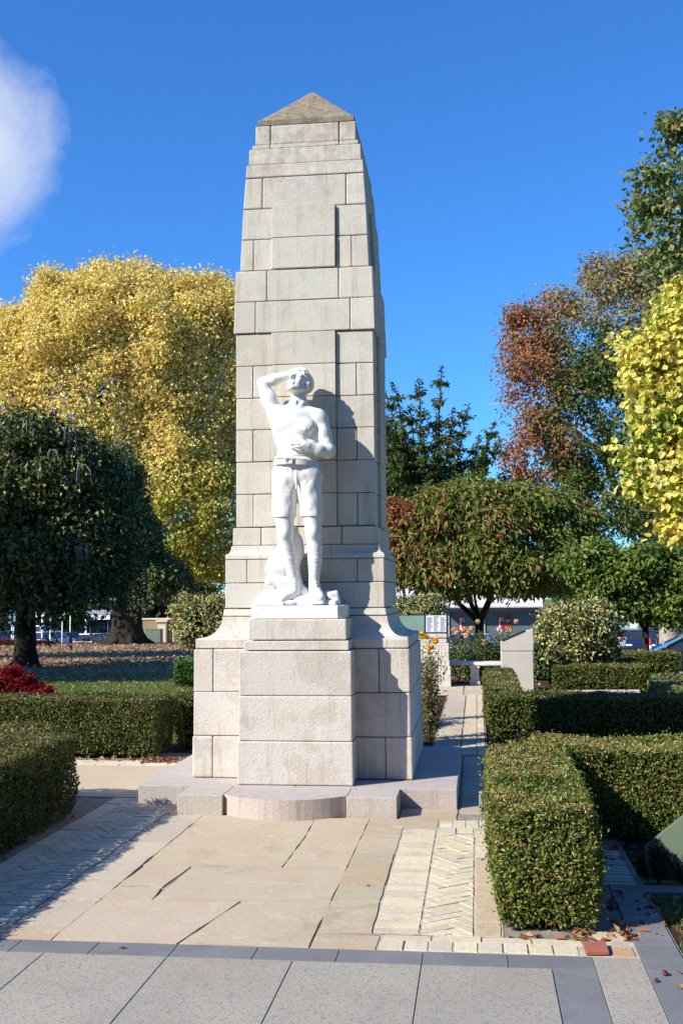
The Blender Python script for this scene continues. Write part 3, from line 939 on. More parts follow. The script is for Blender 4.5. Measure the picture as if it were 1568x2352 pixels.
b = MB(); b.col = (1, 1, 1)
pl = [(-1.725, 8.462), (-1.055, 8.462), (-1.012, 8.505), (-1.012, 8.885), (-1.725, 8.885)]
b.prism([(x + 1.378, y - 8.66) for x, y in pl], 0.0, 0.098, .004)
b.build('plinth', M['marble'], stat)

rs = np.random.default_rng(5)
def sines(n, f, seed):
    r_ = np.random.default_rng(seed); ks = r_.normal(0, f, (n, 3)); ph = r_.uniform(0, 6.28, n)
    def fn(X, Y, Z):
        v = 0
        for i in range(n): v = v + np.sin(ks[i, 0] * X + ks[i, 1] * Y + ks[i, 2] * Z + ph[i])
        return v / n
    return fn

# rocks and draped coat behind the legs
fd = Field(J(200, 2215, 0.0) * [1, 0, 1] + [0, 8.66 - .24, 0], J(1010, 1480, 0) * [1, 0, 1] + [0, 8.66 + .25, 0], 0.0062)
rough = sines(8, 38, 3)
fold = lambda X, Y, Z, t: 0.005 * rough(X, Y, Z)
coat = lambda X, Y, Z, t: 0.0016 * np.sin(120 * (X * .35 + Z * .93) + 5 * rough(X * .3, Y * .3, Z * .3)) + 0.003 * np.sin(45 * X - 20 * Z)
fd.cone(J(605, 1535, .09), J(605, 1545, .09), .022, .022, .01)
fd.cone(J(585, 1640, .09), J(560, 1720, .09), .075, .105, .03)
fd.cone(J(560, 1720, .09), J(500, 1850, .08), .105, .135, .03, mod=coat)
fd.cone(J(500, 1760, .05), J(372, 1872, .03), .085, .034, .03, mod=coat)
fd.cone(J(520, 1900, .09), J(560, 2100, .09), .11, .12, .02)
fd.cone(J(392, 1975, .01), J(560, 1990, .02), .046, .050, .004, mod=coat)
fd.cone(J(385, 1968, .0), J(560, 1975, -.005), .030, .034, .006)
fd.cone(J(360, 1905, .03), J(600, 1935, .03), .006, .006, .012, 'sub')
fd.ell(J(420, 2140, .02), (.145, .15, .085), .02, mod=coat)
fd.ell(J(600, 2130, .08), (.15, .12, .10), .03, mod=fold)
fd.ell(J(640, 2090, .05), (.07, .08, .07), .03, mod=fold)
fd.rbox(J(620, 2175, .02), (.33, .17, .030), .02, .02)
fd.ell(J(690, 2150, -.06), (.10, .09, .045), .02, mod=fold)
fd.rbox(J(925, 2125, .02), (.045, .07, .055), .02, .02, Rm=[[.95, .2, .2], [-.2, .97, 0], [-.2, 0, .97]])
fd.ell(J(880, 2120, .10), (.06, .06, .06), .02, mod=fold)
fd.ell(J(560, 2165, -.13), (.06, .05, .02), .01, mod=fold)
fd.cutplane(J(600, 2182, 0), (0, 0, -1))
fd.mesh('draped_coat_and_rocks', M['marble'], stat)

# body
fb = Field(J(240, 2195, 0) * [1, 0, 1] + [0, 8.66 - .27, 0], J(980, 120, 0) * [1, 0, 1] + [0, 8.66 + .20, 0], 0.0050)
# torso
fb.ell(J(585, 640, .0), (.158, .108, .165), .03)
fb.ell(J(592, 760, .0), (.150, .098, .15), .03)
fb.ell(J(600, 880, .0), (.142, .092, .12), .03)
fb.ell(J(610, 1010, .0), (.160, .110, .12), .03)
fb.cone(J(470, 560, .0), J(790, 585, .0), .072, .070, .05)
fb.ell(J(500, 640, -.070), (.082, .042, .062), .022)
fb.ell(J(678, 655, -.072), (.086, .044, .066), .022)
fb.cone(J(585, 575, -.118), J(595, 700, -.124), .003, .004, .012, 'sub')
fb.cone(J(598, 740, -.112), J(606, 900, -.104), .002, .003, .012, 'sub')
for yy_ in (765, 815, 865):
    fb.ell(J(560, yy_, -.083), (.032, .016, .020), .014); fb.ell(J(640, yy_, -.083), (.032, .016, .020), .014)
fb.cone(J(470, 740, -.05), J(520, 715, -.085), .008, .008, .02)
for i_, yy_ in enumerate((720, 765, 810)):
    fb.cone(J(722, yy_, -.03), J(700, yy_ + 10, -.060), .010, .006, .016)
    fb.cone(J(440, yy_, -.03), J(475, yy_ + 12, -.07), .012, .009, .012)
fb.ell(J(683, 680, -.112), (.007, .005, .007), .004)
fb.cone(J(752, 620, .01), J(738, 800, .01), .048, .030, .03)
# clavicles, neck
fb.cone(J(608, 540, -.085), J(760, 540, -.03), .013, .014, .02)
fb.cone(J(570, 540, -.085), J(470, 520, -.03), .013, .014, .02)
fb.cone(J(618, 540, .010), J(628, 390, -.005), .071, .064, .03)
fb.cone(J(640, 480, .02), J(790, 560, .02), .045, .040, .05)
fb.cone(J(600, 490, .02), J(490, 540, .02), .040, .040, .04)
fb.cone(J(590, 545, -.078), J(690, 420, -.036), .011, .013, .022)
fb.cone(J(582, 545, -.076), J(565, 430, -.046), .010, .011, .022)
fb.cone(J(600, 500, -.068), J(602, 440, -.070), .014, .016, .014)
# right arm (raised)
fb.ell(J(440, 545, .005), (.055, .058, .065), .03)
fb.cone(J(425, 560, .0), J(452, 760, .01), .050, .034, .035)
fb.cone(J(427, 530, .0), J(372, 400, -.01), .062, .062, .03)
fb.cone(J(372, 400, -.01), J(330, 300, -.02), .062, .047, .025)
fb.ell(J(392, 410, -.03), (.044, .042, .068), .015, Rm=[[.9, 0, .42], [0, 1, 0], [-.42, 0, .9]])
fb.ell(J(352, 440, .02), (.042, .045, .075), .02, Rm=[[.9, 0, .42], [0, 1, 0], [-.42, 0, .9]])
fb.cone(J(310, 262, -.01), J(330, 290, -.02), .040, .046, .02)
fb.cone(J(326, 262, -.02), J(420, 238, -.035), .043, .046, .02)
fb.cone(J(420, 238, -.035), J(570, 192, -.05), .046, .029, .02)
fb.cone(J(455, 520, -.01), J(520, 590, -.06), .035, .045, .03)
# right hand laid over the crown
fb.cone(J(570, 192, -.05), J(605, 172, -.05), .027, .028, .015)
fb.ell(J(628, 162, -.045), (.040, .034, .020), .012, Rm=[[.9, 0, .42], [0, 1, 0], [-.42, 0, .9]])
for i_, (kx, ky, kd, mx_, my_, md_, tx, ty, td) in enumerate([
        (650, 150, -.075, 672, 165, -.09, 682, 190, -.085), (662, 148, -.055, 690, 160, -.065, 702, 188, -.062),
        (664, 150, -.033, 695, 160, -.035, 708, 186, -.032), (656, 154, -.012, 686, 165, -.008, 700, 186, -.004)]):
    fb.cone(J(kx - 14, ky + 6, kd), J(kx, ky, kd), .013, .0115, .006)
    fb.cone(J(kx, ky, kd), J(mx_, my_, md_), .0112, .0098, .003)
    fb.cone(J(mx_, my_, md_), J(tx, ty, td), .0098, .0085, .003)
fb.cone(J(612, 180, -.07), J(640, 192, -.10), .013, .011, .006)
fb.cone(J(640, 192, -.10), J(655, 205, -.105), .0108, .0092, .003)
# left arm
fb.ell(J(800, 590, .0), (.066, .066, .072), .03)
fb.cone(J(822, 610, .0), J(848, 720, .0), .060, .056, .025)
fb.cone(J(848, 720, .0), J(888, 850, .0), .056, .046, .02)
fb.ell(J(835, 715, -.02), (.042, .042, .070), .02)
fb.cone(J(893, 862, .0), J(880, 882, -.01), .049, .050, .02)
fb.cone(J(885, 872, -.01), J(800, 862, -.07), .048, .047, .02)
fb.cone(J(800, 862, -.07), J(712, 818, -.125), .046, .031, .02)
fb.cone(J(862, 800, -.01), J(800, 842, -.04), .034, .030, .02)
fb.cone(J(765, 700, .05), J(795, 815, .04), .050, .046, .02)
fb.cone(J(730, 820, -.012), J(736, 935, -.012), .052, .050, .02)
# left hand on the chest
fb.ell(J(655, 798, -.140), (.047, .022, .038), .014, Rm=[[.95, .1, -.3], [0, 1, 0], [.3, 0, .95]])
fb.cone(J(712, 818, -.125), J(680, 805, -.138), .029, .028, .012)
for (kx, ky, mx_, my_, tx, ty, d0, d1, d2) in [(622, 758, 588, 752, 556, 758, -.152, -.150, -.128), (612, 780, 572, 774, 530, 780, -.157, -.157, -.133),
                                              (612, 803, 572, 800, 528, 804, -.157, -.158, -.133), (622, 826, 592, 832, 562, 832, -.152, -.152, -.130)]:
    fb.cone(J(kx + 22, ky + 3, d0 + .004), J(kx, ky, d0), .013, .0118, .005)
    fb.cone(J(kx, ky, d0), J(mx_, my_, d1), .0112, .0098, .002)
    fb.cone(J(mx_, my_, d1), J(tx, ty, d2), .0096, .0080, .002)
fb.cone(J(668, 775, -.150), J(640, 745, -.150), .014, .0115, .006)
fb.cone(J(640, 745, -.150), J(612, 730, -.138), .011, .009, .003)
# head: local frame, f = face direction, u = crown, s = his left
u_ = np.array([.30, .50, .80]); f_ = np.array([-.36, -.66, .60])
u_ /= np.linalg.norm(u_); f_ -= u_ * (f_ @ u_); f_ /= np.linalg.norm(f_); s_ = np.cross(u_, f_) * 1.0
if s_[0] < 0: s_ = -s_
HC = J(648, 285, -.015)
HS = 1.10
def HP(s, f, u): return HC + HS * (s_ * s + f_ * f + u_ * u)
HR = np.stack([s_, f_, u_])
curl = sines(10, 120, 9)
fb.ell(HP(0, -.014, .030), np.array((.076, .094, .082)) * HS, .012, Rm=HR, mod=lambda X, Y, Z, t: -0.0035 * np.maximum(0, curl(X, Y, Z)))
fb.ell(HP(0, .030, -.030), np.array((.060, .062, .078)) * HS, .015, Rm=HR)
fb.ell(HP(0, .040, -.060), np.array((.048, .046, .046)) * HS, .015, Rm=HR)
for q in (-1, 1):
    fb.cone(HP(q * .056, -.004, -.050), HP(q * .018, .062, -.100), .016 * HS, .017 * HS, .02)
    fb.ell(HP(q * .040, .062, -.028), np.array((.020, .022, .022)) * HS, .015, Rm=HR)
    fb.ell(HP(q * .030, .092, -.002), np.array((.014, .009, .009)) * HS, .008, 'sub', Rm=HR)
    fb.ell(HP(q * .030, .076, -.003), np.array((.014, .012, .010)) * HS, .003, Rm=HR)
    fb.cone(HP(q * .048, .072, .016), HP(q * .012, .092, .016), .009 * HS, .010 * HS, .008)
    fb.ell(HP(q * .078, -.008, -.014), np.array((.012, .022, .034)) * HS, .006, Rm=HR)
    fb.ell(HP(q * .090, .000, -.014), np.array((.008, .012, .020)) * HS, .004, 'sub', Rm=HR)
fb.cone(HP(-.01, .072, -.106), HP(.01, .072, -.106), .017 * HS, .017 * HS, .012)
fb.cone(HP(0, .090, .012), HP(0, .116, -.034), .009 * HS, .0125 * HS, .008)
fb.ell(HP(.012, .100, -.036), np.array((.009, .012, .009)) * HS, .005, Rm=HR); fb.ell(HP(-.012, .100, -.036), np.array((.009, .012, .009)) * HS, .005, Rm=HR)
fb.ell(HP(.006, .107, -.046), np.array((.0035, .006, .004)) * HS, .002, 'sub', Rm=HR); fb.ell(HP(-.006, .107, -.046), np.array((.0035, .006, .004)) * HS, .002, 'sub', Rm=HR)
fb.cone(HP(-.018, .088, -.062), HP(.018, .088, -.062), .0085 * HS, .0085 * HS, .006)
fb.cone(HP(-.015, .086, -.078), HP(.015, .086, -.078), .0095 * HS, .0095 * HS, .006)
fb.cone(HP(-.022, .098, -.070), HP(.022, .098, -.070), .0045 * HS, .0045 * HS, .004, 'sub')
# fringe of hair over the brow
for i_ in range(9):
    a_ = (i_ - 4) / 4 * .062
    fb.ell(HP(a_, .072 - abs(a_) * .35, .058 + .006 * math.sin(i_ * 2.1)), np.array((.013, .014, .013)) * HS, .006, Rm=HR)
# legs
fb.cone(J(520, 1080, .0), J(503, 1400, -.02), .092, .080, .03)
fb.cone(J(503, 1400, -.02), J(515, 1560, -.035), .080, .066, .03)
fb.ell(J(507, 1562, -.085), (.030, .022, .038), .02)
fb.cone(J(512, 1600, -.035), J(532, 1700, -.020), .060, .058, .03)
pt = lambda X, Y, Z, t: -0.0045 * (((Z * 30 + X * 9 + Y * 4) % 1.0) - .5) * ((Z > 1.5487 + (2180 - 1965) * .000922) & (Z < 1.5487 + (2180 - 1672) * .000922))
fb.cone(J(532, 1690, -.015), J(548, 1790, -.012), .0625, .057, .008, mod=pt)
fb.cone(J(548, 1790, -.012), J(583, 1965, -.010), .057, .042, .008, mod=pt)
fb.cone(J(705, 1080, .0), J(748, 1400, .0), .092, .078, .03)
fb.cone(J(748, 1400, .0), J(757, 1560, -.005), .078, .064, .03)
fb.ell(J(752, 1560, -.055), (.030, .022, .038), .02)
fb.cone(J(757, 1600, .0), J(768, 1700, .01), .059, .057, .03)
fb.cone(J(769, 1690, .012), J(770, 1790, .012), .0625, .057, .008, mod=pt)
fb.cone(J(770, 1790, .012), J(762, 1970, .010), .057, .040, .008, mod=pt)
fb.mesh('body', M['marble'], stat)

# boots
ft = Field(J(400, 2200, 0) * [1, 0, 1] + [0, 8.66 - .28, 0], J(930, 1930, 0) * [1, 0, 1] + [0, 8.66 + .14, 0], 0.0045)
ft.cone(J(585, 1972, -.01), J(592, 2060, -.01), .045, .046, .01)
ft.cone(J(607, 2085, .02), J(560, 2100, -.05), .046, .045, .03)
ft.cone(J(580, 2080, -.04), J(500, 2130, -.12), .044, .034, .02)
ft.cone(J(500, 2130, -.12), J(478, 2142, -.14), .036, .033, .02)
ft.cone(J(762, 1975, .01), J(765, 2050, .01), .043, .046, .01)
ft.cone(J(770, 2088, .05), J(785, 2090, -.02), .046, .046, .03)
ft.cone(J(785, 2085, -.03), J(805, 2120, -.13), .046, .042, .02)
ft.cone(J(805, 2122, -.12), J(812, 2128, -.15), .044, .040, .02)
ft.rbox(J(812, 2162, -.11), (.055, .075, .012), .010, .004, Rm=[[.97, -.22, 0], [.22, .97, 0], [0, 0, 1]])
ft.rbox(J(490, 2172, -.11), (.046, .075, .012), .010, .004, Rm=[[.75, .66, 0], [-.66, .75, 0], [0, 0, 1]])
for (x, y, d) in [(590, 1985, -.055), (588, 2010, -.057), (585, 2035, -.060), (578, 2058, -.075), (568, 2075, -.095)]:
    ft.cone(J(x - 16, y - 3, d), J(x + 16, y + 3, d), .006, .006, .004)
for (x, y, d) in [(770, 1990, -.036), (773, 2012, -.038), (776, 2035, -.044), (782, 2055, -.062), (790, 2072, -.09)]:
    ft.cone(J(x - 16, y + 2, d), J(x + 16, y - 2, d), .006, .006, .004)
    ft.cone(J(x, y - 8, d), J(x + 3, y + 10, d - .004), .005, .005, .004)
ft.cone(J(540, 1976, -.01), J(630, 1976, -.01), .012, .012, .01)
ft.cutplane(J(600, 2186, 0), (0, 0, -1))
ft.mesh('boots', M['marble'], stat)

# shorts
fs_ = Field(J(360, 1500, 0) * [1, 0, 1] + [0, 8.66 - .17, 0], J(880, 880, 0) * [1, 0, 1] + [0, 8.66 + .17, 0], 0.0048)
cl = sines(6, 30, 21); cl2 = sines(6, 55, 22)
cf = lambda X, Y, Z, t: 0.005 * cl(X, Y, Z) + 0.0025 * cl2(X, Y, Z * .5)
fs_.ell(J(610, 1040, .0), (.183, .122, .16), .02, mod=cf)
fs_.ell(J(602, 965, .0), (.166, .112, .10), .02)
fs_.cone(J(735, 990, .01), J(770, 1090, .01), .050, .060, .03)
fs_.cone(J(515, 1090, .0), J(502, 1450, -.02), .108, .094, .025, mod=cf)
fs_.cone(J(712, 1090, .0), J(746, 1450, .0), .108, .090, .025, mod=cf)
# creases from the crotch, fly, side folds
Cq = (612, 1262)
for (ex, ey, dd_) in [(470, 1150, -.10), (490, 1220, -.11), (520, 1340, -.11), (700, 1150, -.105), (745, 1100, -.10), (720, 1340, -.09), (700, 1395, -.06)]:
    fs_.cone(J(Cq[0], Cq[1] - 20, -.098), J(ex, ey, dd_ - .006), .0035, .002, .014, 'sub')
fs_.cone(J(585, 1000, -.122), J(590, 1180, -.118), .003, .003, .008, 'sub')
fs_.cone(J(606, 1000, -.113), J(612, 1190, -.104), .009, .007, .012)
for x_ in (510, 545, 660, 700, 735):
    fs_.cone(J(x_, 1000, -.115), J(x_ + (x_ - 610) * .1, 1070, -.125), .002, .001, .01, 'sub')
# cut at hems, hollow the legs
fs_.cutplane(J(600, 1436, 0), (.02, .0, -1))
fs_.cone(J(502, 1400, -.02), J(502, 1520, -.02), .082, .086, .004, 'sub')
fs_.cone(J(747, 1400, .0), J(747, 1520, .0), .078, .083, .004, 'sub')
fs_.cone(J(600, 1300, -.16), J(628, 1520, -.16), .001, .020, .01, 'sub'); fs_.cone(J(610, 1300, 0), J(628, 1520, 0), .001, .020, .01, 'sub')
fs_.cone(J(603, 900, .0), J(603, 930, .0), .12, .12, .004, 'sub', sq=.72)
fs_.cutplane(J(600, 900, 0), (.0, .0, 1))
fs_.mesh('shorts', M['marble'], stat, 0)

# belt with buckle
bl = MB(); bl.smooth = True
nn_ = 48
def band(z0, z1, rx0, ry0, rx1, ry1, th, cx, tilt=0.0):
    vs = []; fs = []
    for i in range(nn_):
        a = 2 * math.pi * i / nn_
        for (rx, ry, z, e) in ((rx0, ry0, z0, -.01), (rx0, ry0, z0, th), (rx1, ry1, z1, th), (rx1, ry1, z1, -.01)):
            vs.append((cx + (rx + e) * math.cos(a), (ry + e) * math.sin(a), z + tilt * math.cos(a)))
    for i in range(nn_):
        j = (i + 1) % nn_
        for k in range(4):
            k2 = (k + 1) % 4
            fs.append((i * 4 + k, j * 4 + k, j * 4 + k2, i * 4 + k2))
    bl.add(vs, fs)
zz = lambda y: 1.5487 + (2180 - y) * .000922 - 1.447
cxb = J(598, 960)[0] + 1.378
band(zz(990), zz(948), .156, .110, .155, .109, .006, cxb, -.006)
band(zz(926), zz(906), .150, .105, .151, .106, .004, cxb, .004)
bo = bl.build('belt', M['marble'], stat)
md = bo.modifiers.new('es', 'EDGE_SPLIT'); md.split_angle = R(40)
bk = MB(); bk.col = (1, 1, 1)
p = J(572, 963, 0); bx, bz = p[0] + 1.378, p[2] - 1.447
yf = -.1235
fr_o = [(-.030, -.026), (.030, -.026), (.030, .026), (-.030, .026)]; fr_i = [(-.021, -.017), (.021, -.017), (.021, .017), (-.021, .017)]
vs_ = [(bx + x, yf - .008, bz + z) for x, z in fr_o + fr_i] + [(bx + x, yf + .008, bz + z) for x, z in fr_o + fr_i]
fq_ = []
for i in range(4):
    j = (i + 1) % 4
    fq_ += [(i, j, 4 + j, 4 + i), (8 + i, 12 + i, 12 + j, 8 + j), (i, 8 + i, 8 + j, j), (4 + i, 4 + j, 12 + j, 12 + i)]
bk.add(vs_, fq_)
bk.build('belt_buckle', M['marble'], bo)
stat.location = [EYE[i] + (v - EYE[i]) * MS for i, v in enumerate((-1.378, 8.66, 1.447))]; stat.scale = (MS, MS, MS)
print('statue', time.time() - T0)
# ------------------------------------------------------------------ foliage tools
def unit(a): return a / np.maximum(np.linalg.norm(a, axis=-1, keepdims=True), 1e-9)

def leaves(P, Nn, A, L, W, fold=0.25):
    """folded leaf blades: P base, Nn blade normal, A tip direction"""
    n = len(P)
    Nn = unit(Nn); A = unit(A - Nn * (A * Nn).sum(-1, keepdims=True)); S = np.cross(A, Nn)
    L = np.broadcast_to(np.asarray(L, float).reshape(-1, 1), (n, 1)); W = np.broadcast_to(np.asarray(W, float).reshape(-1, 1), (n, 1))
    v = np.empty((n, 4, 3))
    v[:, 0] = P; v[:, 2] = P + A * L - Nn * L * 0.12
    mid = P + A * L * 0.48
    v[:, 1] = mid + S * W * 0.5 + Nn * W * fold; v[:, 3] = mid - S * W * 0.5 + Nn * W * fold
    i = np.arange(n) * 4
    F_ = np.concatenate([np.stack([i, i + 1, i + 2], -1), np.stack([i, i + 2, i + 3], -1)])
    return v.reshape(-1, 3), F_

def leaves_round(P, Nn, A, L, W, fold=0.15):
    n = len(P)
    Nn = unit(Nn); A = unit(A - Nn * (A * Nn).sum(-1, keepdims=True)); S = np.cross(A, Nn)
    L = np.asarray(L, float).reshape(-1, 1); W = np.asarray(W, float).reshape(-1, 1)
    v = np.empty((n, 6, 3)); v[:, 0] = P; v[:, 3] = P + A * L - Nn * L * .15
    for k, (t, w_) in enumerate(((.28, .5), (.70, .40))):
        m_ = P + A * L * t - Nn * L * .05 * t
        v[:, 1 + k] = m_ + S * W * w_ + Nn * W * fold; v[:, 5 - k] = m_ - S * W * w_ + Nn * W * fold
    i = np.arange(n) * 6
    F_ = np.concatenate([np.stack([i, i + a, i + b_], -1) for a, b_ in ((1, 2), (2, 3), (3, 4), (4, 5))])
    return v.reshape(-1, 3), F_

def pal(rng, n, cols, w=None, jv=0.2, jh=0.08):
    cols = np.array(cols, float); w = None if w is None else np.array(w, float) / sum(w)
    c = cols[rng.choice(len(cols), n, p=w)]
    c = c * (1 + rng.uniform(-jv, jv, (n, 1))) * (1 + rng.uniform(-jh, jh, (n, 3)))
    return np.clip(c, 0.003, 0.9)

def snoise(P, f, seed, n=9):
    r_ = np.random.default_rng(seed); K = r_.normal(0, f, (n, 3)); ph = r_.uniform(0, 6.28, n)
    return np.sin(P @ K.T + ph).mean(-1) * 1.6

def lumps(blobs, k, frac, seed, jit_=.12, zmin=-.75):
    """break the big masses up into boughs: smaller masses set into their surface"""
    r_ = np.random.default_rng(seed); out_ = []
    for (x, y, z, rx, ry, rz) in blobs:
        out_.append((x, y, z, rx * .86, ry * .86, rz * .86))
        for i in range(k):
            u = unit(r_.normal(size=3)); u[1] = -abs(u[1]) if r_.random() < .7 else u[1]
            if u[2] < zmin: u[2] = -u[2]
            f = frac * r_.uniform(.6, 1.35)
            d = 1 - f * .75 + r_.uniform(-jit_, jit_)
            out_.append((x + u[0] * rx * d, y + u[1] * ry * d, z + u[2] * rz * d, rx * f, ry * f, rz * f * .8))
    return out_

def crown(rng, blobs, nclump, per, L, W, cols_fn, spread, name='crown', parent=None, mat=None, inner=0.35, up=0.35, droop=0.0, noise_amp=0.18, nf=0.8, holes=0.0, seed=1, bottom=None, fold=0.25, rnd_leaf=False):
    """blobs (cx,cy,cz,rx,ry,rz); clumps lie mostly near the outside of the lumpy volume"""
    B = np.array(blobs, float)
    wgt = (B[:, 3] * B[:, 4] * B[:, 5]) ** (2 / 3.); wgt /= wgt.sum()
    k = rng.choice(len(B), int(nclump * 1.6), p=wgt)
    u = unit(rng.normal(size=(len(k), 3)))
    r = 1 - np.abs(rng.normal(0, inner, len(k))); r = np.clip(r, 0.05, 1.0)
    loc_ = B[k, :3] + u * B[k, 3:6] * r[:, None]
    nz_ = snoise(loc_, nf, seed)
    loc_ = B[k, :3] + u * B[k, 3:6] * (r * (1 + noise_amp * nz_))[:, None]
    out = unit(u / B[k, 3:6])
    keep = np.ones(len(k), bool)
    # drop clumps deep inside another blob
    for j in range(len(B)):
        if len(B) > 30 and B[j, 3] < np.median(B[:, 3]) * 1.2: continue
        q = ((loc_ - B[j, :3]) / B[j, 3:6]); keep &= ~((q * q).sum(-1) < (0.45 if inner > .2 else .7)) | (rng.random(len(k)) < 0.12)
    if holes > 0: keep &= snoise(loc_, nf * 2.2, seed + 7) > (-1 + holes)
    if bottom is not None: keep &= loc_[:, 2] > bottom
    idx = np.nonzero(keep)[0][:nclump]
    C = loc_[idx]; O = out[idx]; nC = len(C)
    # leaves
    ci = np.repeat(np.arange(nC), per); n = len(ci)
    P = C[ci] + rng.normal(0, spread, (n, 3)) * np.array([1, 1, .75])
    Nn = unit(O[ci] * 0.7 + np.array([0, 0, up]) + rng.normal(0, 0.55, (n, 3)))
    A = unit(rng.normal(0, 0.6, (n, 3)) + O[ci] * 0.45 + np.array([0, 0, -droop]))
    ls = L * rng.uniform(0.7, 1.25, n); ws = W * rng.uniform(0.7, 1.25, n)
    V, F_ = (leaves_round if rnd_leaf else leaves)(P, Nn, A, ls, ws, fold)
    cols = cols_fn(P, C[ci], ci, rng)
    o = np_mesh(name, V - (0 if parent is None else np.array(parent.location)), F_, mat or M['leaf'], parent, np.repeat(cols, 6 if rnd_leaf else 4, 0))
    return o, C

def limb(b, p0, p1, r0, r1, wig, n=5, rnd=random):
    p0 = Vector(p0); p1 = Vector(p1); L = (p1 - p0).length; pts = []; rr = []
    for i in range(n + 1):
        t = i / n
        p = p0.lerp(p1, t)
        if 0 < i < n: p += Vector([rnd.uniform(-1, 1) for _ in range(3)]) * wig * L
        pts.append(p); rr.append(r0 + (r1 - r0) * t)
    b.tube(pts, rr, 7)
    return pts

def tree_wood(name_obj, base, top_pts, r0, mat, parent, fork_h, twigs=0, rnd=None, flare=1.5, tr=None):
    """trunk with limbs toward given crown points"""
    rnd = rnd or random
    b = MB(); off = Vector(parent.location)
    base = Vector(base) - off
    fork = base + Vector((tr[0] if tr else 0, tr[1] if tr else 0, fork_h))
    pts = [base + Vector((0, 0, -0.15)), base + Vector((0, 0, fork_h * .06)), base + (fork - base) * .25, base + (fork - base) * .6, fork]
    b.tube(pts, [r0 * flare * 1.15, r0 * flare * .92, r0 * 1.08, r0 * .98, r0 * .9], 14)
    # root buttresses
    if flare > 1.3:
        for i in range(6):
            a = i * 1.05 + rnd.uniform(-.2, .2)
            b.tube([base + Vector((math.cos(a) * r0 * .6, math.sin(a) * r0 * .6, r0 * 1.2)), base + Vector((math.cos(a) * r0 * 1.3, math.sin(a) * r0 * 1.3, r0 * .25)), base + Vector((math.cos(a) * r0 * 2.3, math.sin(a) * r0 * 2.3, -.1))], [r0 * .35, r0 * .3, r0 * .12], 7)
    o = b.build('trunk', mat, parent)
    b = MB()
    for p in top_pts:
        q = Vector(p) - off
        sp = limb(b, fork - Vector((0, 0, r0 * .4)), q, r0 * rnd.uniform(.42, .6), r0 * .10, .05, 6, rnd)
        for i in range(3):
            s_ = sp[rnd.randint(2, 5)]
            e = s_ + Vector((rnd.uniform(-1, 1), rnd.uniform(-1, 1), rnd.uniform(-.1, .9))) * (q - fork).length * .35
            limb(b, s_, e, r0 * .16, r0 * .03, .06, 4, rnd)
    b.build('limbs', mat, parent)
    return o

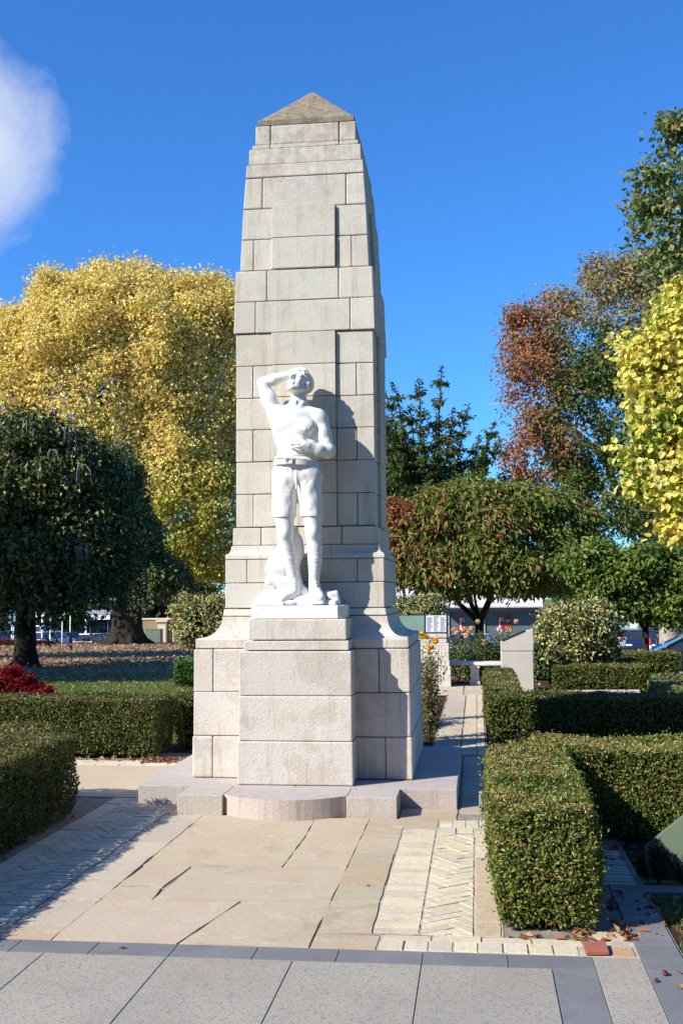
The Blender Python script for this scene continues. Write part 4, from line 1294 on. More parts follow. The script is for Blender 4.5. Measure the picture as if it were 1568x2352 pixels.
# ------------------------------------------------------------------ clipped hedges
def hedge(boxes, n, L, W, h, label, group, seed, taper=0.05, cols=None, lump=0.030, dk=1.0):
    """boxes: (x0,x1,y0,y1) footprints that make one hedge; leaves on every outer face"""
    rng = np.random.default_rng(seed)
    x0 = min(q[0] for q in boxes); y0 = min(q[2] for q in boxes)
    root = empty('clipped_hedge', (x0, y0, 0), 0, label, 'hedge', group)
    off = np.array([x0, y0, 0.0])
    faces = []
    for (a, c, d, e) in boxes:
        faces += [('t', a, c, d, e, (c - a) * (e - d) * 1.0), ('x-', a, a, d, e, (e - d) * h), ('x+', c, c, d, e, (e - d) * h), ('y-', a, c, d, d, (c - a) * h), ('y+', a, c, e, e, (c - a) * h * .5)]
    tot = sum(f[5] for f in faces)
    P = []; O = []
    for (ty, a, c, d, e, ar) in faces:
        m_ = int(n * ar / tot) + 1
        u = rng.random(m_); v = rng.random(m_)
        if ty == 't':
            p = np.stack([a + (c - a) * u, d + (e - d) * v, np.full(m_, h)], -1); o = np.tile([0, 0, 1.0], (m_, 1))
        else:
            z = h * (0.03 + 0.97 * v ** 0.95)
            if ty[0] == 'x': p = np.stack([np.full(m_, a), d + (e - d) * u, z], -1); o = np.tile([-1.0 if ty[1] == '-' else 1.0, 0, 0], (m_, 1))
            else: p = np.stack([a + (c - a) * u, np.full(m_, d), z], -1); o = np.tile([0, -1.0 if ty[1] == '-' else 1.0, 0], (m_, 1))
        P.append(p); O.append(o)
    P = np.concatenate(P); O = np.concatenate(O)
    # drop leaves inside another box of the hedge
    keep = np.ones(len(P), bool)
    for (a, c, d, e) in boxes:
        keep &= ~((P[:, 0] > a + .02) & (P[:, 0] < c - .02) & (P[:, 1] > d + .02) & (P[:, 1] < e - .02) & (P[:, 2] < h - .01))
    P = P[keep]; O = O[keep]; n_ = len(P)
    # rounded shoulders, bellied faces, lumpy surface
    ctr = np.zeros((n_, 3))
    best = np.full(n_, 1e9)
    for (a, c, d, e) in boxes:
        cc = np.stack([np.clip(P[:, 0], a + .18, c - .18), np.clip(P[:, 1], d + .18, e - .18), np.clip(P[:, 2], 0, h - .16)], -1)
        if c - a < .4: cc[:, 0] = np.clip(P[:, 0], a + (c - a) * .45, c - (c - a) * .45)
        dd_ = np.linalg.norm(cc - P, axis=1); bt = dd_ < best; ctr[bt] = cc[bt]; best[bt] = dd_[bt]
    vec = P - ctr; ln = np.linalg.norm(vec, axis=1, keepdims=True)
    lim = 0.225
    P = ctr + vec / np.maximum(ln, 1e-6) * np.minimum(ln, lim)
    O = unit(O + vec / np.maximum(ln, 1e-6) * .8)
    nz_ = snoise(P, 9, seed) * lump + snoise(P, 28, seed + 1) * lump * .5
    low = np.clip((0.22 - P[:, 2]) / 0.22, 0, 1)
    depth = np.abs(rng.normal(0, 0.028, n_)) + rng.random(n_) * .01
    P = P + O * (nz_ - depth)[:, None]
    P[:, :2] -= O[:, :2] * (taper * low ** 1.5)[:, None]
    thin = (snoise(P, 5.5, seed + 9) > .95) & (rng.random(n_) < .55); P[thin] -= O[thin] * .05
    # stray shoots
    st = rng.random(n_) < 0.022
    P[st] += O[st] * rng.uniform(.01, .05, (st.sum(), 1))
    Nn = unit(O * .65 + np.array([0, 0, .25]) + rng.normal(0, .55, (n_, 3)))
    A = unit(O * .35 + np.array([0, 0, .5]) + rng.normal(0, .65, (n_, 3)))
    if cols is None:
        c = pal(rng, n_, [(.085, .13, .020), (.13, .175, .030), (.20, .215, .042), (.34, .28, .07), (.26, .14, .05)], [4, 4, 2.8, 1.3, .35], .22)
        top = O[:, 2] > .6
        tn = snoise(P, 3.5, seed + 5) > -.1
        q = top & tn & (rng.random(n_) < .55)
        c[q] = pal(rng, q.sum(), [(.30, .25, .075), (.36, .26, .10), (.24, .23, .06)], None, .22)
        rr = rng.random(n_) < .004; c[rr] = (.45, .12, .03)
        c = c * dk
    else: c = cols(P, O, rng)
    V, F_ = leaves(P - off, Nn, A, L * rng.uniform(.7, 1.3, n_), W * rng.uniform(.7, 1.2, n_), .22)
    np_mesh('foliage', V, F_, M['leaf_gloss'], root, np.repeat(c, 4, 0))
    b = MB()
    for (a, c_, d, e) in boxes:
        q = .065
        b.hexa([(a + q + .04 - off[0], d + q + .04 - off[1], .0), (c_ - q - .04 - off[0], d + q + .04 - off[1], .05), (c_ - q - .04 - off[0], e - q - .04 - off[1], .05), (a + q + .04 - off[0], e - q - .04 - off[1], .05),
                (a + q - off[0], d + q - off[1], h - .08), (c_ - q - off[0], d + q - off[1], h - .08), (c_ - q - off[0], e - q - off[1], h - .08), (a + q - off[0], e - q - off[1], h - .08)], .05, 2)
    b.build('inner_shade_core', M['hedge_core'], root)  # solid dark box, the hedge's inner shade put into its colour
    return root

HG = 'clipped box hedges round the memorial'
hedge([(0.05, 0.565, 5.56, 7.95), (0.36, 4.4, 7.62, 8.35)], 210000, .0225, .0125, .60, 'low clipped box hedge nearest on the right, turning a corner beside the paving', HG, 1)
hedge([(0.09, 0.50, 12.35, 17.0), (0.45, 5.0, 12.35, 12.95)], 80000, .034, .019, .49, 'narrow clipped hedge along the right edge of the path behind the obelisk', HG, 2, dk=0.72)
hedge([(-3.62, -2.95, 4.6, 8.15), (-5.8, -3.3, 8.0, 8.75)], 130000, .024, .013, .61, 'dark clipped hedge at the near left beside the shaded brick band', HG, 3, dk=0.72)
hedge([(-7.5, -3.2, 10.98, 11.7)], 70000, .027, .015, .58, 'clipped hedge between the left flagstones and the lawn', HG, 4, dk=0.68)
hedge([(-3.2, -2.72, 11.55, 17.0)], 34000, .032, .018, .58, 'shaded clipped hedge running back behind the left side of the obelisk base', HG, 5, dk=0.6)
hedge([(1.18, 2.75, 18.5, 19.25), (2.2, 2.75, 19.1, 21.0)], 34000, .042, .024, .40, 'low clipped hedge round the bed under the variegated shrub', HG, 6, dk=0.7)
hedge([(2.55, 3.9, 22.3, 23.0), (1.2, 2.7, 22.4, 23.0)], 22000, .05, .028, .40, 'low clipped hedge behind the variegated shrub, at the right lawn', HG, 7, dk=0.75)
hedge([(-5.36, -4.6, 19.4, 20.1)], 9000, .045, .026, .43, 'small square bright green box bush on the left lawn', 'box bush', 8, cols=lambda P, O, r: pal(r, len(P), [(.07, .16, .03), (.11, .20, .04)], None, .3))['group'] = 'clipped bushes on the lawn'

# ------------------------------------------------------------------ variegated shrubs
def shrub(c, r, n, L, label, seed, trunk=None, w=(2.8, 1.4, 3.0, 2.6, .9)):
    rng = np.random.default_rng(seed)
    root = empty('variegated_shrub', (c[0], c[1], 0), 0, label, 'shrub', 'variegated evergreen shrubs')
    def cf(P, C, ci, g):
        k = len(P); base = pal(g, k, [(.52, .46, .17), (.62, .57, .32), (.12, .17, .045), (.07, .11, .03), (.48, .38, .08)], w, .2)
        return base
    crown(rng, lumps([(c[0], c[1], c[2], r[0] * .9, r[1], r[2]), (c[0] - r[0] * .42, c[1], c[2] + r[2] * .22, r[0] * .58, r[1] * .8, r[2] * .74), (c[0] + r[0] * .42, c[1], c[2] + r[2] * .20, r[0] * .58, r[1] * .8, r[2] * .74), (c[0] - r[0] * .4, c[1], c[2] - r[2] * .3, r[0] * .5, r[1] * .7, r[2] * .6), (c[0] + r[0] * .42, c[1], c[2] - r[2] * .35, r[0] * .5, r[1] * .7, r[2] * .6)], 6, .26, seed),
          n // 10, 10, L, L * .5, cf, L * .8, 'foliage', root, M['leaf_gloss'], inner=.12, up=.3, noise_amp=.10, nf=4, seed=seed)
    b = MB(); b.sphere((0, 0, c[2]), 1.0, 12, 8, (r[0] * .66, r[1] * .66, r[2] * .66)); b.build('inner_shade_core', M['hedge_core'], root)  # dark ball coloured as the shade within the shrub
    b = MB()
    t = trunk or (0, 0)
    b.tube([(t[0] + .03, 0, -.05), (t[0], 0, c[2] * .35), (t[0] * .3 - .03, 0, c[2] * .7), (-.1, 0, c[2] + .05)], [.035, .03, .026, .015], 8)
    b.tube([(t[0] * .6, 0, c[2] * .45), (.15, .05, c[2] * .8)], [.018, .012], 6)
    b.build('trunk', M['bark_pale'], root)
    return root
p = at(1327, 1452, 19.6)
shrub((p[0], 19.6, p[2] + .02), (.73, .6, .55), 15000, .078, 'round cream and green variegated shrub on a thin trunk right of the sloping pillar', 31, (.14, 0))
p = at(468, 1432, 17.5)
shrub((p[0], 17.5, p[2]), (.50, .5, .52), 11000, .055, 'dense variegated shrub left of the obelisk base', 32, None, (3.6, 1.5, 2.4, 1.2, 1.6))
p = at(962, 1404, 23.5)
shrub((p[0], 23.5, p[2]), (.60, .5, .36), 9000, .06, 'variegated shrub behind the name plaque, right of the obelisk', 33)

# ------------------------------------------------------------------ trees
def rootz(x, y): return gz(x, y) - .05
def mk_tree(name, px, Y, label, cat='tree', group=None):
    p = at(px, 1400, Y)
    return empty(name, (p[0], Y, rootz(p[0], Y)), 0, label, cat, group)
def blob(px, py_, Y, rpx, rpz, ry=None):
    c = at(px, py_, Y); s_ = Y / F_PX
    return (c[0], Y, c[2], rpx * s_, ry if ry else rpx * s_, rpz * s_)

# big golden tree
rng = np.random.default_rng(41)
T = mk_tree('golden_tree', 285, 74, 'huge rounded tree in pale yellow autumn leaf behind the dark weeping trees')
Yt = 74
bl_ = [blob(270, 930, Yt, 265, 300, 8.5), blob(255, 810, Yt - 1, 270, 205, 7), blob(400, 830, Yt - 1, 200, 205, 7), blob(80, 925, Yt, 170, 215, 7), blob(470, 900, Yt, 190, 280, 7), blob(330, 760, Yt - 1, 210, 172, 6), blob(185, 765, Yt - 1, 120, 160, 6), blob(-60, 960, Yt, 180, 235, 6),
       blob(500, 1200, Yt - 3, 120, 160, 4), blob(420, 1150, Yt - 4, 120, 180, 4), blob(600, 860, Yt, 160, 230, 6), blob(480, 770, Yt - 1, 120, 150, 5), blob(60, 830, Yt - 1, 120, 130, 5)]
def cf(P, C, ci, g):
    n = len(P); c = pal(g, n, [(.87, .69, .23), (.90, .76, .34), (.85, .64, .17), (.79, .64, .16)], None, .13)
    zz_ = (P[:, 2] - 4) / 9 + snoise(P, .35, 3) * .5
    gr = (g.random(n) > np.clip(zz_, .08, .93)); c[gr] = pal(g, gr.sum(), [(.42, .42, .06), (.26, .32, .04), (.55, .48, .07)], None, .2)
    br = g.random(n) < .08; c[br] = pal(g, br.sum(), [(.50, .33, .14), (.40, .24, .09)], None, .2)
    return c
crown(rng, lumps(bl_, 12, .14, 4, .03), 30000, 12, .25, .19, cf, .40, 'crown', T, M['leaf'], inner=.16, up=.45, droop=.2, noise_amp=.05, nf=.9, holes=.15, seed=4)
tb = T.location
tree_wood('w', tb, [tuple(at(x, y, Yt)) for x, y in [(120, 800), (200, 700), (290, 660), (380, 680), (450, 800), (60, 900), (480, 1000), (330, 900), (230, 950), (20, 1000)]], .75, M['bark_dark'], T, 5.5, rnd=random.Random(3))

# weeping elms
def weeping(px, Y, label, blobs, nclump, seed, r0, leafL, fork, twigs=60, nf=2.0, strands=420):
    rng = np.random.default_rng(seed); rnd = random.Random(seed)
    T = mk_tree('weeping_elm', px, Y, label, group='dark weeping trees on the left lawn')
    def cf(P, C, ci, g):
        n = len(P); c = pal(g, n, [(.060, .085, .022), (.10, .13, .036), (.17, .19, .06), (.27, .28, .11)], [3, 3, 2, .7], .3)
        o_ = g.random(n) < .004; c[o_] = (.5, .25, .05)
        return c
    crown(rng, lumps(blobs, 9, .30, seed, .10, -.4), nclump, 12, leafL, leafL * .62, cf, leafL * 1.15, 'crown', T, M['leaf_gloss'], inner=.15, up=.15, droop=.9, noise_amp=.14, nf=nf, holes=.40, seed=seed)
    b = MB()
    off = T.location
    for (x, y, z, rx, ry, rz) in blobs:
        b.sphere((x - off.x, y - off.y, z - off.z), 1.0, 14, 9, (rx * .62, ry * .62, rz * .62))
    b.build('crown_shade_core', M['hedge_core'], T)  # solid dark ellipsoids painted as shade inside the crown
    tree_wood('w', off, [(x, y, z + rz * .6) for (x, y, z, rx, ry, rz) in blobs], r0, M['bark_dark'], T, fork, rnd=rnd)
    # hanging strands that fringe the crown
    sc_ = leafL / .15; P_ = []; A_ = []; bs = MB()
    for i in range(strands):
        q = blobs[rnd.randrange(len(blobs))]; a = rnd.uniform(-3.3, .3); e = rnd.uniform(-.35, .75)
        d = Vector((math.cos(a) * math.cos(e), math.sin(a) * math.cos(e), math.sin(e)))
        p0 = Vector((q[0] + d.x * q[3] * .95, q[1] + d.y * q[4] * .95, q[2] + d.z * q[5] * .95)) - off
        o = Vector((d.x, d.y, 0)).normalized(); ln = rnd.uniform(.5, 1.35) * sc_
        pts = [p0 + o * (.30 * sc_ * math.sin(t * 1.6)) + Vector((rnd.uniform(-.03, .03), rnd.uniform(-.03, .03), .10 * math.sin(t * 3) * sc_ - ln * t * t)) for t in [k / 7 for k in range(8)]]
        bs.tube(pts, [.012 * sc_, .010 * sc_, .008 * sc_, .007 * sc_, .006 * sc_, .005 * sc_, .004 * sc_, .002 * sc_], 5, False)
        for k in range(30):
            t = rnd.random() * 6.99; j = int(t); P_.append((pts[j].lerp(pts[j + 1], t - j) + Vector([rnd.gauss(0, .05 * sc_) for _ in range(3)]))[:]); A_.append((rnd.gauss(o.x * .4, .6), rnd.gauss(o.y * .4, .6), -.8 + rnd.gauss(0, .4)))
    P_ = np.array(P_); A_ = np.array(A_); nn2 = len(P_)
    V, F_ = leaves(P_, np.array([0, -.5, .35]) + rng.normal(0, .6, (nn2, 3)), A_, leafL * rng.uniform(.7, 1.2, nn2), leafL * .62 * rng.uniform(.7, 1.2, nn2))
    np_mesh('hanging_foliage', V, F_, M['leaf_gloss'], T, np.repeat(cf(P_, P_, None, rng), 4, 0))
    so_ = bs.build('hanging_shoots', M['bark_dark'], T); so_['kind'] = 'stuff'
    b = MB()
    B = np.array(blobs); fr = Vector((EYE[0], EYE[1], 0))
    for i in range(twigs):
        q = blobs[rnd.randrange(len(blobs))]
        a = rnd.uniform(-2.6, -.6); e = rnd.uniform(-.2, .9)
        d = Vector((math.cos(a) * math.cos(e), math.sin(a) * math.cos(e), math.sin(e)))
        p0 = Vector((q[0] + d.x * q[3] * 1.12, q[1] + d.y * q[4] * 1.12, q[2] + d.z * q[5] * 1.12)) - off
        o = Vector((d.x, d.y, 0)).normalized(); s_ = rnd.uniform(.25, .6) * q[3] * .35
        for k in range(rnd.randint(2, 4)):
            sd = Vector((-o.y, o.x, 0)) * rnd.uniform(-.8, .8)
            b.tube([p0, p0 + (o * .35 + sd * .4) * s_ + Vector((0, 0, .12 * s_)), p0 + (o * .5 + sd * .8) * s_ - Vector((0, 0, .35 * s_)), p0 + (o * .55 + sd * .9) * s_ - Vector((0, 0, 1.1 * s_))], [.014, .011, .008, .004], 5, False)
    tw_ = b.build('twigs', M['twig'], T); tw_['kind'] = 'stuff'
    return T
Ye = 26
weeping(60, Ye, 'broad dark weeping elm with a stout black trunk on the left lawn, nearest the hedge',
        [blob(100, 1120, Ye, 190, 160, 2.0), blob(190, 1130, Ye, 92, 138, 1.4), blob(10, 1150, Ye, 150, 165, 1.7), blob(140, 1270, Ye, 180, 125, 2.0), blob(218, 1270, Ye, 76, 100, 1.1), blob(20, 1290, Ye, 150, 110, 1.8), blob(110, 1345, Ye - .6, 70, 60, .8), blob(200, 1320, Ye - .6, 60, 55, .8), blob(236, 1195, Ye, 58, 105, 1.1)],
        8200, 51, .24, .15, 1.9, 80)
Yf = 56
weeping(292, Yf, 'second dark weeping tree with a massive flared trunk, behind the nearer one',
        [blob(255, 1150, Yf, 75, 130, 3.0), blob(300, 1240, Yf, 62, 90, 2.6), blob(365, 1325, Yf, 62, 48, 2.2), blob(240, 1270, Yf, 100, 100, 3), blob(310, 1330, Yf, 90, 48, 2.5)],
        4600, 52, .72, .22, 4.0, 10, 1.1, 260)

# dark upright tree with feathery sprays, right of the obelisk
rng = np.random.default_rng(61); rnd = random.Random(61)
Yc_ = 34
T = mk_tree('cherry_tree', 985, Yc_, 'dark green loosely branched tree directly right of the obelisk, against the sky')
b = MB(); off = T.location; base = Vector((0, 0, 0))
tips = [(1015, 838), (905, 880), (885, 900), (960, 870), (1075, 925), (1135, 965), (1150, 1010), (940, 930), (1040, 940), (1100, 1000), (870, 950), (1000, 950), (1165, 1080), (1060, 1060), (900, 1040), (960, 1040), (860, 1040), (1120, 1100), (1020, 1110), (930, 1120), (1090, 1150), (880, 1140), (980, 1160), (840, 1100), (1040, 1010), (920, 1000), (975, 1000), (1110, 1050), (890, 1090), (1000, 1070)]
P_all = []; A_all = []
b.tube([base + Vector((0, 0, -.2)), Vector((0, 0, 1.5)), Vector((.1, 0, 3.0))], [.2, .16, .13], 9)
for (x, y) in tips:
    q = Vector(at(x, y, Yc_ + rnd.uniform(-1.5, 1.5))) - off
    s0 = Vector((.1, 0, 1.6 + rnd.uniform(0, 2.0)))
    c1 = s0.lerp(q, .5) + Vector((0, 0, -.35)); pts = []
    for i in range(13):
        t = i / 12; pts.append(s0 * (1 - t) ** 2 + c1 * 2 * t * (1 - t) + q * t * t + Vector([rnd.uniform(-.04, .04) for _ in range(3)]))
    b.tube(pts, [.06 * (1 - i / 13) + .008 for i in range(13)], 6, False)
    shoots = [pts[4:]]
    for i in range(3, 12):
        for rep in range(5):
            e = pts[i] + (Vector((rnd.uniform(-1, 1), rnd.uniform(-1, 1), rnd.uniform(-.1, .8)))).normalized() * rnd.uniform(.4, 1.0) * (1.25 - i / 13)
            shoots.append([pts[i].lerp(e, k / 5) + Vector((0, 0, -.06 * (k / 5) ** 2)) for k in range(6)])
            b.tube([pts[i], pts[i].lerp(e, .5), e], [.013, .009, .004], 5, False)
    for s_ in shoots:
        for i in range(len(s_) - 1):
            d = (s_[i + 1] - s_[i]); L_ = d.length
            for k in range(max(3, int(L_ / .022))):
                P_all.append(s_[i] + d * rnd.random()); A_all.append(d.normalized() * .6)
P_ = np.array([p[:] for p in P_all]); D_ = np.array([a[:] for a in A_all]); n = len(P_)
A_ = D_ + rng.normal(0, .75, (n, 3)) + np.array([0, 0, -.45]); Nn = rng.normal(0, .5, (n, 3)) + np.array([0, -.1, .9])
V, F_ = leaves(P_, Nn, A_, .165 * rng.uniform(.7, 1.25, n), .068 * rng.uniform(.8, 1.2, n), .3)
zz_ = P_[:, 2] / 8
c = pal(rng, n, [(.08, .13, .03), (.12, .175, .04), (.17, .21, .055)], [3, 3, 1.5], .28)
rd = rng.random(n) < .04 + .08 * (zz_ > .85); c[rd] = pal(rng, rd.sum(), [(.30, .12, .06), (.28, .20, .06)], None, .2)
np_mesh('crown', V, F_, M['leaf'], T, np.repeat(c, 4, 0))
b.build('trunk', M['bark_dark'], T)
# yellow-green bushy tree low behind it
rng = np.random.default_rng(62)
T = mk_tree('dark_broadleaf_tree', 915, 46, 'dark broadleaf tree low behind the feathery one, right of the obelisk')
crown(rng, [blob(905, 1140, 46, 75, 110, 2), blob(960, 1160, 46, 90, 90, 2), blob(1040, 1190, 46, 110, 60, 2), blob(870, 1050, 46, 50, 80, 1.5)], 1500, 11, .22, .13, lambda P, C, ci, g: pal(g, len(P), [(.06, .085, .02), (.10, .11, .03), (.16, .15, .03)], [3, 2, .6], .3), .25, 'crown', T, M['leaf'], inner=.25, seed=6)
tree_wood('w', T.location, [tuple(at(900, 1150, 46)), tuple(at(960, 1170, 46))], .2, M['bark_dark'], T, 2.0, rnd=random.Random(9))

# umbrella-crowned autumn tree
rng = np.random.default_rng(71); Ya = 27
T = mk_tree('rowan_tree', 1100, Ya, 'umbrella-shaped tree turning red and orange with a dark forked trunk, beyond the bench')
bl_ = [blob(1120, 1240, Ya, 170, 125, 1.9), blob(985, 1250, Ya, 105, 115, 1.5), blob(1260, 1235, Ya, 105, 110, 1.5), blob(1080, 1170, Ya, 120, 65, 1.5), blob(1200, 1180, Ya, 110, 60, 1.5), blob(935, 1290, Ya - .4, 60, 70, 1.0), blob(1030, 1320, Ya - .5, 100, 55, 1.2), blob(1180, 1310, Ya - .5, 120, 60, 1.3), blob(1300, 1290, Ya, 65, 70, 1.0), blob(900, 1200, Ya, 40, 50, .8)]
redc = np.array(at(925, 1180, Ya))
def cf(P, C, ci, g):
    n = len(P); c = pal(g, n, [(.12, .18, .04), (.18, .25, .05), (.27, .28, .06), (.36, .29, .07)], [3, 3, 2, 1.2], .25)
    nz_ = snoise(C, 1.5, 12) + g.normal(0, .5, n)
    q = nz_ > .42; c[q] = pal(g, q.sum(), [(.34, .20, .07), (.38, .15, .07), (.30, .22, .06)], None, .22)
    d = np.linalg.norm((C - redc) * np.array([1, .4, 1]), axis=1); q = (d < .55) & (g.random(n) < .55); c[q] = pal(g, q.sum(), [(.36, .07, .05), (.28, .05, .04), (.40, .14, .07)], None, .2)
    return c
crown(rng, lumps(bl_, 8, .30, 71, .10, -.3), 5600, 13, .17, .065, cf, .12, 'crown', T, M['leaf'], inner=.14, up=.6, droop=1.0, noise_amp=.16, nf=2.2, holes=.52, seed=71)
b = MB(); off = T.location
F0 = Vector(at(1100, 1424, Ya)) - off
b.tube([(0, 0, -.3), (0, 0, .6), F0 * .7, F0], [.15, .12, .105, .11], 10)
for (x, y, r) in [(1020, 1345, .07), (1062, 1330, .06), (1140, 1330, .085), (1085, 1340, .04)]:
    q = Vector(at(x, y, Ya + random.uniform(-.4, .4))) - off
    m_ = F0.lerp(q, .5) + Vector(((q.x - F0.x) * .08, 0, -.02))
    b.tube([F0 - Vector((0, 0, .06)), m_, q, q + (q - m_) * 1.4], [r, r * .85, r * .7, r * .3], 8)
    for k in range(5):
        e = q + (q - m_) * random.uniform(.2, 1.2) + Vector((random.uniform(-1, 1), random.uniform(-1, 1), random.uniform(.1, .8))) * .9
        b.tube([q, q.lerp(e, .5) + Vector((0, 0, -.05)), e], [r * .5, r * .3, .008], 6)
b.build('trunk', M['bark_dark'], T)

# tall tree, russet on its left and green on its right
rng = np.random.default_rng(81); Yr = 50
T = mk_tree('russet_tree', 1535, Yr, 'tall tree, russet red on its left side and green on the right, thick pale trunk')
bl_ = [blob(1225, 900, Yr, 75, 200, 2.2), blob(1200, 800, Yr, 55, 100, 1.6), blob(1240, 1050, Yr, 75, 100, 2), blob(1350, 800, Yr, 110, 160, 3), blob(1340, 960, Yr, 110, 170, 3), blob(1450, 760, Yr, 120, 170, 3), blob(1450, 950, Yr, 130, 180, 3.5), blob(1420, 1130, Yr, 120, 120, 3), blob(1540, 850, Yr, 120, 230, 3.5), blob(1330, 1110, Yr, 60, 70, 2), blob(1500, 1180, Yr, 90, 90, 2.5), blob(1280, 700, Yr, 50, 45, 1.5), blob(1390, 655, Yr, 60, 60, 1.8), blob(1490, 640, Yr, 80, 60, 2), blob(1440, 660, Yr, 70, 60, 2), blob(1560, 650, Yr, 80, 70, 2), blob(1165, 1045, Yr, 30, 40, .8)]
def cf(P, C, ci, g):
    n = len(P)
    c = pal(g, n, [(.10, .15, .035), (.15, .20, .05), (.22, .25, .06)], [3, 3, 1.5], .25)
    s_ = Yr / F_PX
    left = (at(1290, 900, Yr)[0] - P[:, 0]) / (70 * s_) + snoise(C, .9, 21) * .8 + g.normal(0, .45, n)
    q = left > 0; c[q] = pal(g, q.sum(), [(.42, .15, .075), (.44, .21, .09), (.34, .16, .07), (.22, .20, .06)], [3, 2.6, 2, 1.6], .25)
    topz = (P[:, 2] - at(1400, 760, Yr)[2]) / 1.2 + snoise(C, .8, 33) + g.normal(0, .4, n)
    q = (topz > 0) & ~q; c[q] = pal(g, q.sum(), [(.34, .29, .10), (.40, .26, .12), (.25, .24, .08)], None, .22)
    q = snoise(C, 1.1, 44) > .82; c[q] = pal(g, q.sum(), [(.45, .10, .04)], None, .2)
    return c
crown(rng, lumps(bl_, 6, .34, 81, .14), 9000, 10, .19, .12, cf, .26, 'crown', T, M['leaf'], inner=.26, up=.4, droop=.4, noise_amp=.22, nf=1.3, holes=.82, seed=81)
tree_wood('w', T.location, [tuple(at(x, y, Yr)) for x, y in [(1200, 800), (1230, 950), (1290, 780), (1380, 740), (1470, 700), (1350, 960), (1420, 1050), (1550, 750), (1250, 1040)]], .42, M['bark_pale'], T, 5.2, rnd=random.Random(8), flare=1.35)

# tall green plane tree reaching in at the upper right
rng = np.random.default_rng(91); Yp = 33
T = mk_tree('plane_tree', 1720, Yp, 'tallest green tree with large lobed leaves, reaching in from the upper right edge')
bl_ = [blob(1545, 330, Yp, 45, 50, .8), blob(1530, 290, Yp, 22, 25, .4), blob(1560, 430, Yp, 75, 80, 1.2), blob(1480, 430, Yp, 35, 50, .7), blob(1530, 540, Yp, 75, 70, 1.2), blob(1640, 400, Yp, 90, 150, 1.6), blob(1620, 600, Yp, 100, 120, 1.6), blob(1540, 620, Yp, 60, 60, 1.2), blob(1490, 500, Yp, 45, 40, .8), blob(1460, 460, Yp, 25, 14, .5)]
crown(rng, lumps(bl_, 4, .4, 91, .22), 850, 9, .20, .16, lambda P, C, ci, g: pal(g, len(P), [(.13, .19, .05), (.20, .25, .075), (.32, .31, .11), (.38, .22, .09)], [3, 3, 1.5, .4], .25), .20, 'crown', T, M['leaf'], inner=.32, up=.3, droop=.3, noise_amp=.25, nf=1.6, holes=.78, seed=91)
tree_wood('w', T.location, [tuple(at(x, y, Yp)) for x, y in [(1560, 350), (1500, 450), (1560, 560), (1640, 480), (1520, 620)]], .3, M['bark_pale'], T, 6.0, rnd=random.Random(18), flare=1.2)

# near golden foliage at the right edge
rng = np.random.default_rng(95); Yn = 14.5
T = mk_tree('lime_tree', 1790, Yn, 'bright yellow leafy tree with big round leaves at the right edge')
bl_ = [blob(1560, 780, Yn, 75, 90, .45), blob(1500, 850, Yn, 75, 80, .45), blob(1478, 810, Yn, 48, 36, .3), blob(1540, 960, Yn, 95, 120, .5), blob(1495, 1000, Yn, 45, 105, .4), blob(1560, 1100, Yn, 75, 90, .5), blob(1490, 1090, Yn, 50, 40, .3), blob(1640, 850, Yn, 110, 250, .7), blob(1640, 1100, Yn, 90, 130, .6), blob(1415, 775, Yn, 10, 8, .1), blob(1440, 1040, Yn, 22, 10, .1), blob(1560, 690, Yn, 40, 40, .3), blob(1555, 1215, Yn, 28, 30, .25), blob(1500, 940, Yn, 60, 60, .4)]
def cf(P, C, ci, g):
    n = len(P); c = pal(g, n, [(.76, .64, .15), (.82, .72, .26), (.68, .63, .11), (.52, .58, .08)], [3, 2.5, 2, 1.6], .14)
    q = (snoise(P, 3, 5) + g.normal(0, .4, n)) > .75; c[q] = pal(g, q.sum(), [(.35, .42, .06), (.25, .34, .05)], None, .2)
    return c
crown(rng, lumps(bl_, 4, .36, 95, .18), 1900, 9, .095, .085, cf, .085, 'crown', T, M['leaf'], rnd_leaf=True, inner=.25, up=.25, droop=.8, noise_amp=.22, nf=3.5, holes=.55, seed=95, fold=.12)
tree_wood('w', T.location, [tuple(at(x, y, Yn)) for x, y in [(1560, 800), (1500, 900), (1560, 1050), (1560, 950)]], .13, M['bark_pale'], T, 2.4, rnd=random.Random(28), flare=1.1)

# bright green low tree under it
rng = np.random.default_rng(97); Yg = 24
T = mk_tree('green_leafy_tree', 1480, Yg, 'bushy bright green tree below the yellow foliage, above the parked blue car')
bl_ = [blob(1490, 1320, Yg, 95, 75, .9), blob(1400, 1340, Yg, 75, 55, .8), blob(1550, 1330, Yg, 80, 80, .9), blob(1340, 1300, Yg, 55, 45, .6), blob(1460, 1385, Yg, 60, 30, .6), blob(1550, 1395, Yg, 60, 40, .7), blob(1375, 1285, Yg, 70, 35, .5)]
crown(rng, lumps(bl_, 6, .34, 97, .12), 2300, 11, .115, .07, lambda P, C, ci, g: pal(g, len(P), [(.13, .20, .035), (.20, .28, .05), (.08, .13, .028), (.34, .33, .07)], [3, 2.4, 1.6, 1], .25), .10, 'crown', T, M['leaf'], inner=.25, up=.4, droop=.4, noise_amp=.14, nf=2.5, holes=.3, seed=97)
tree_wood('w', T.location, [tuple(at(x, y, Yg)) for x, y in [(1420, 1330), (1500, 1300), (1540, 1320)]], .07, M['bark_dark'], T, 1.0, rnd=random.Random(38), flare=1.1)

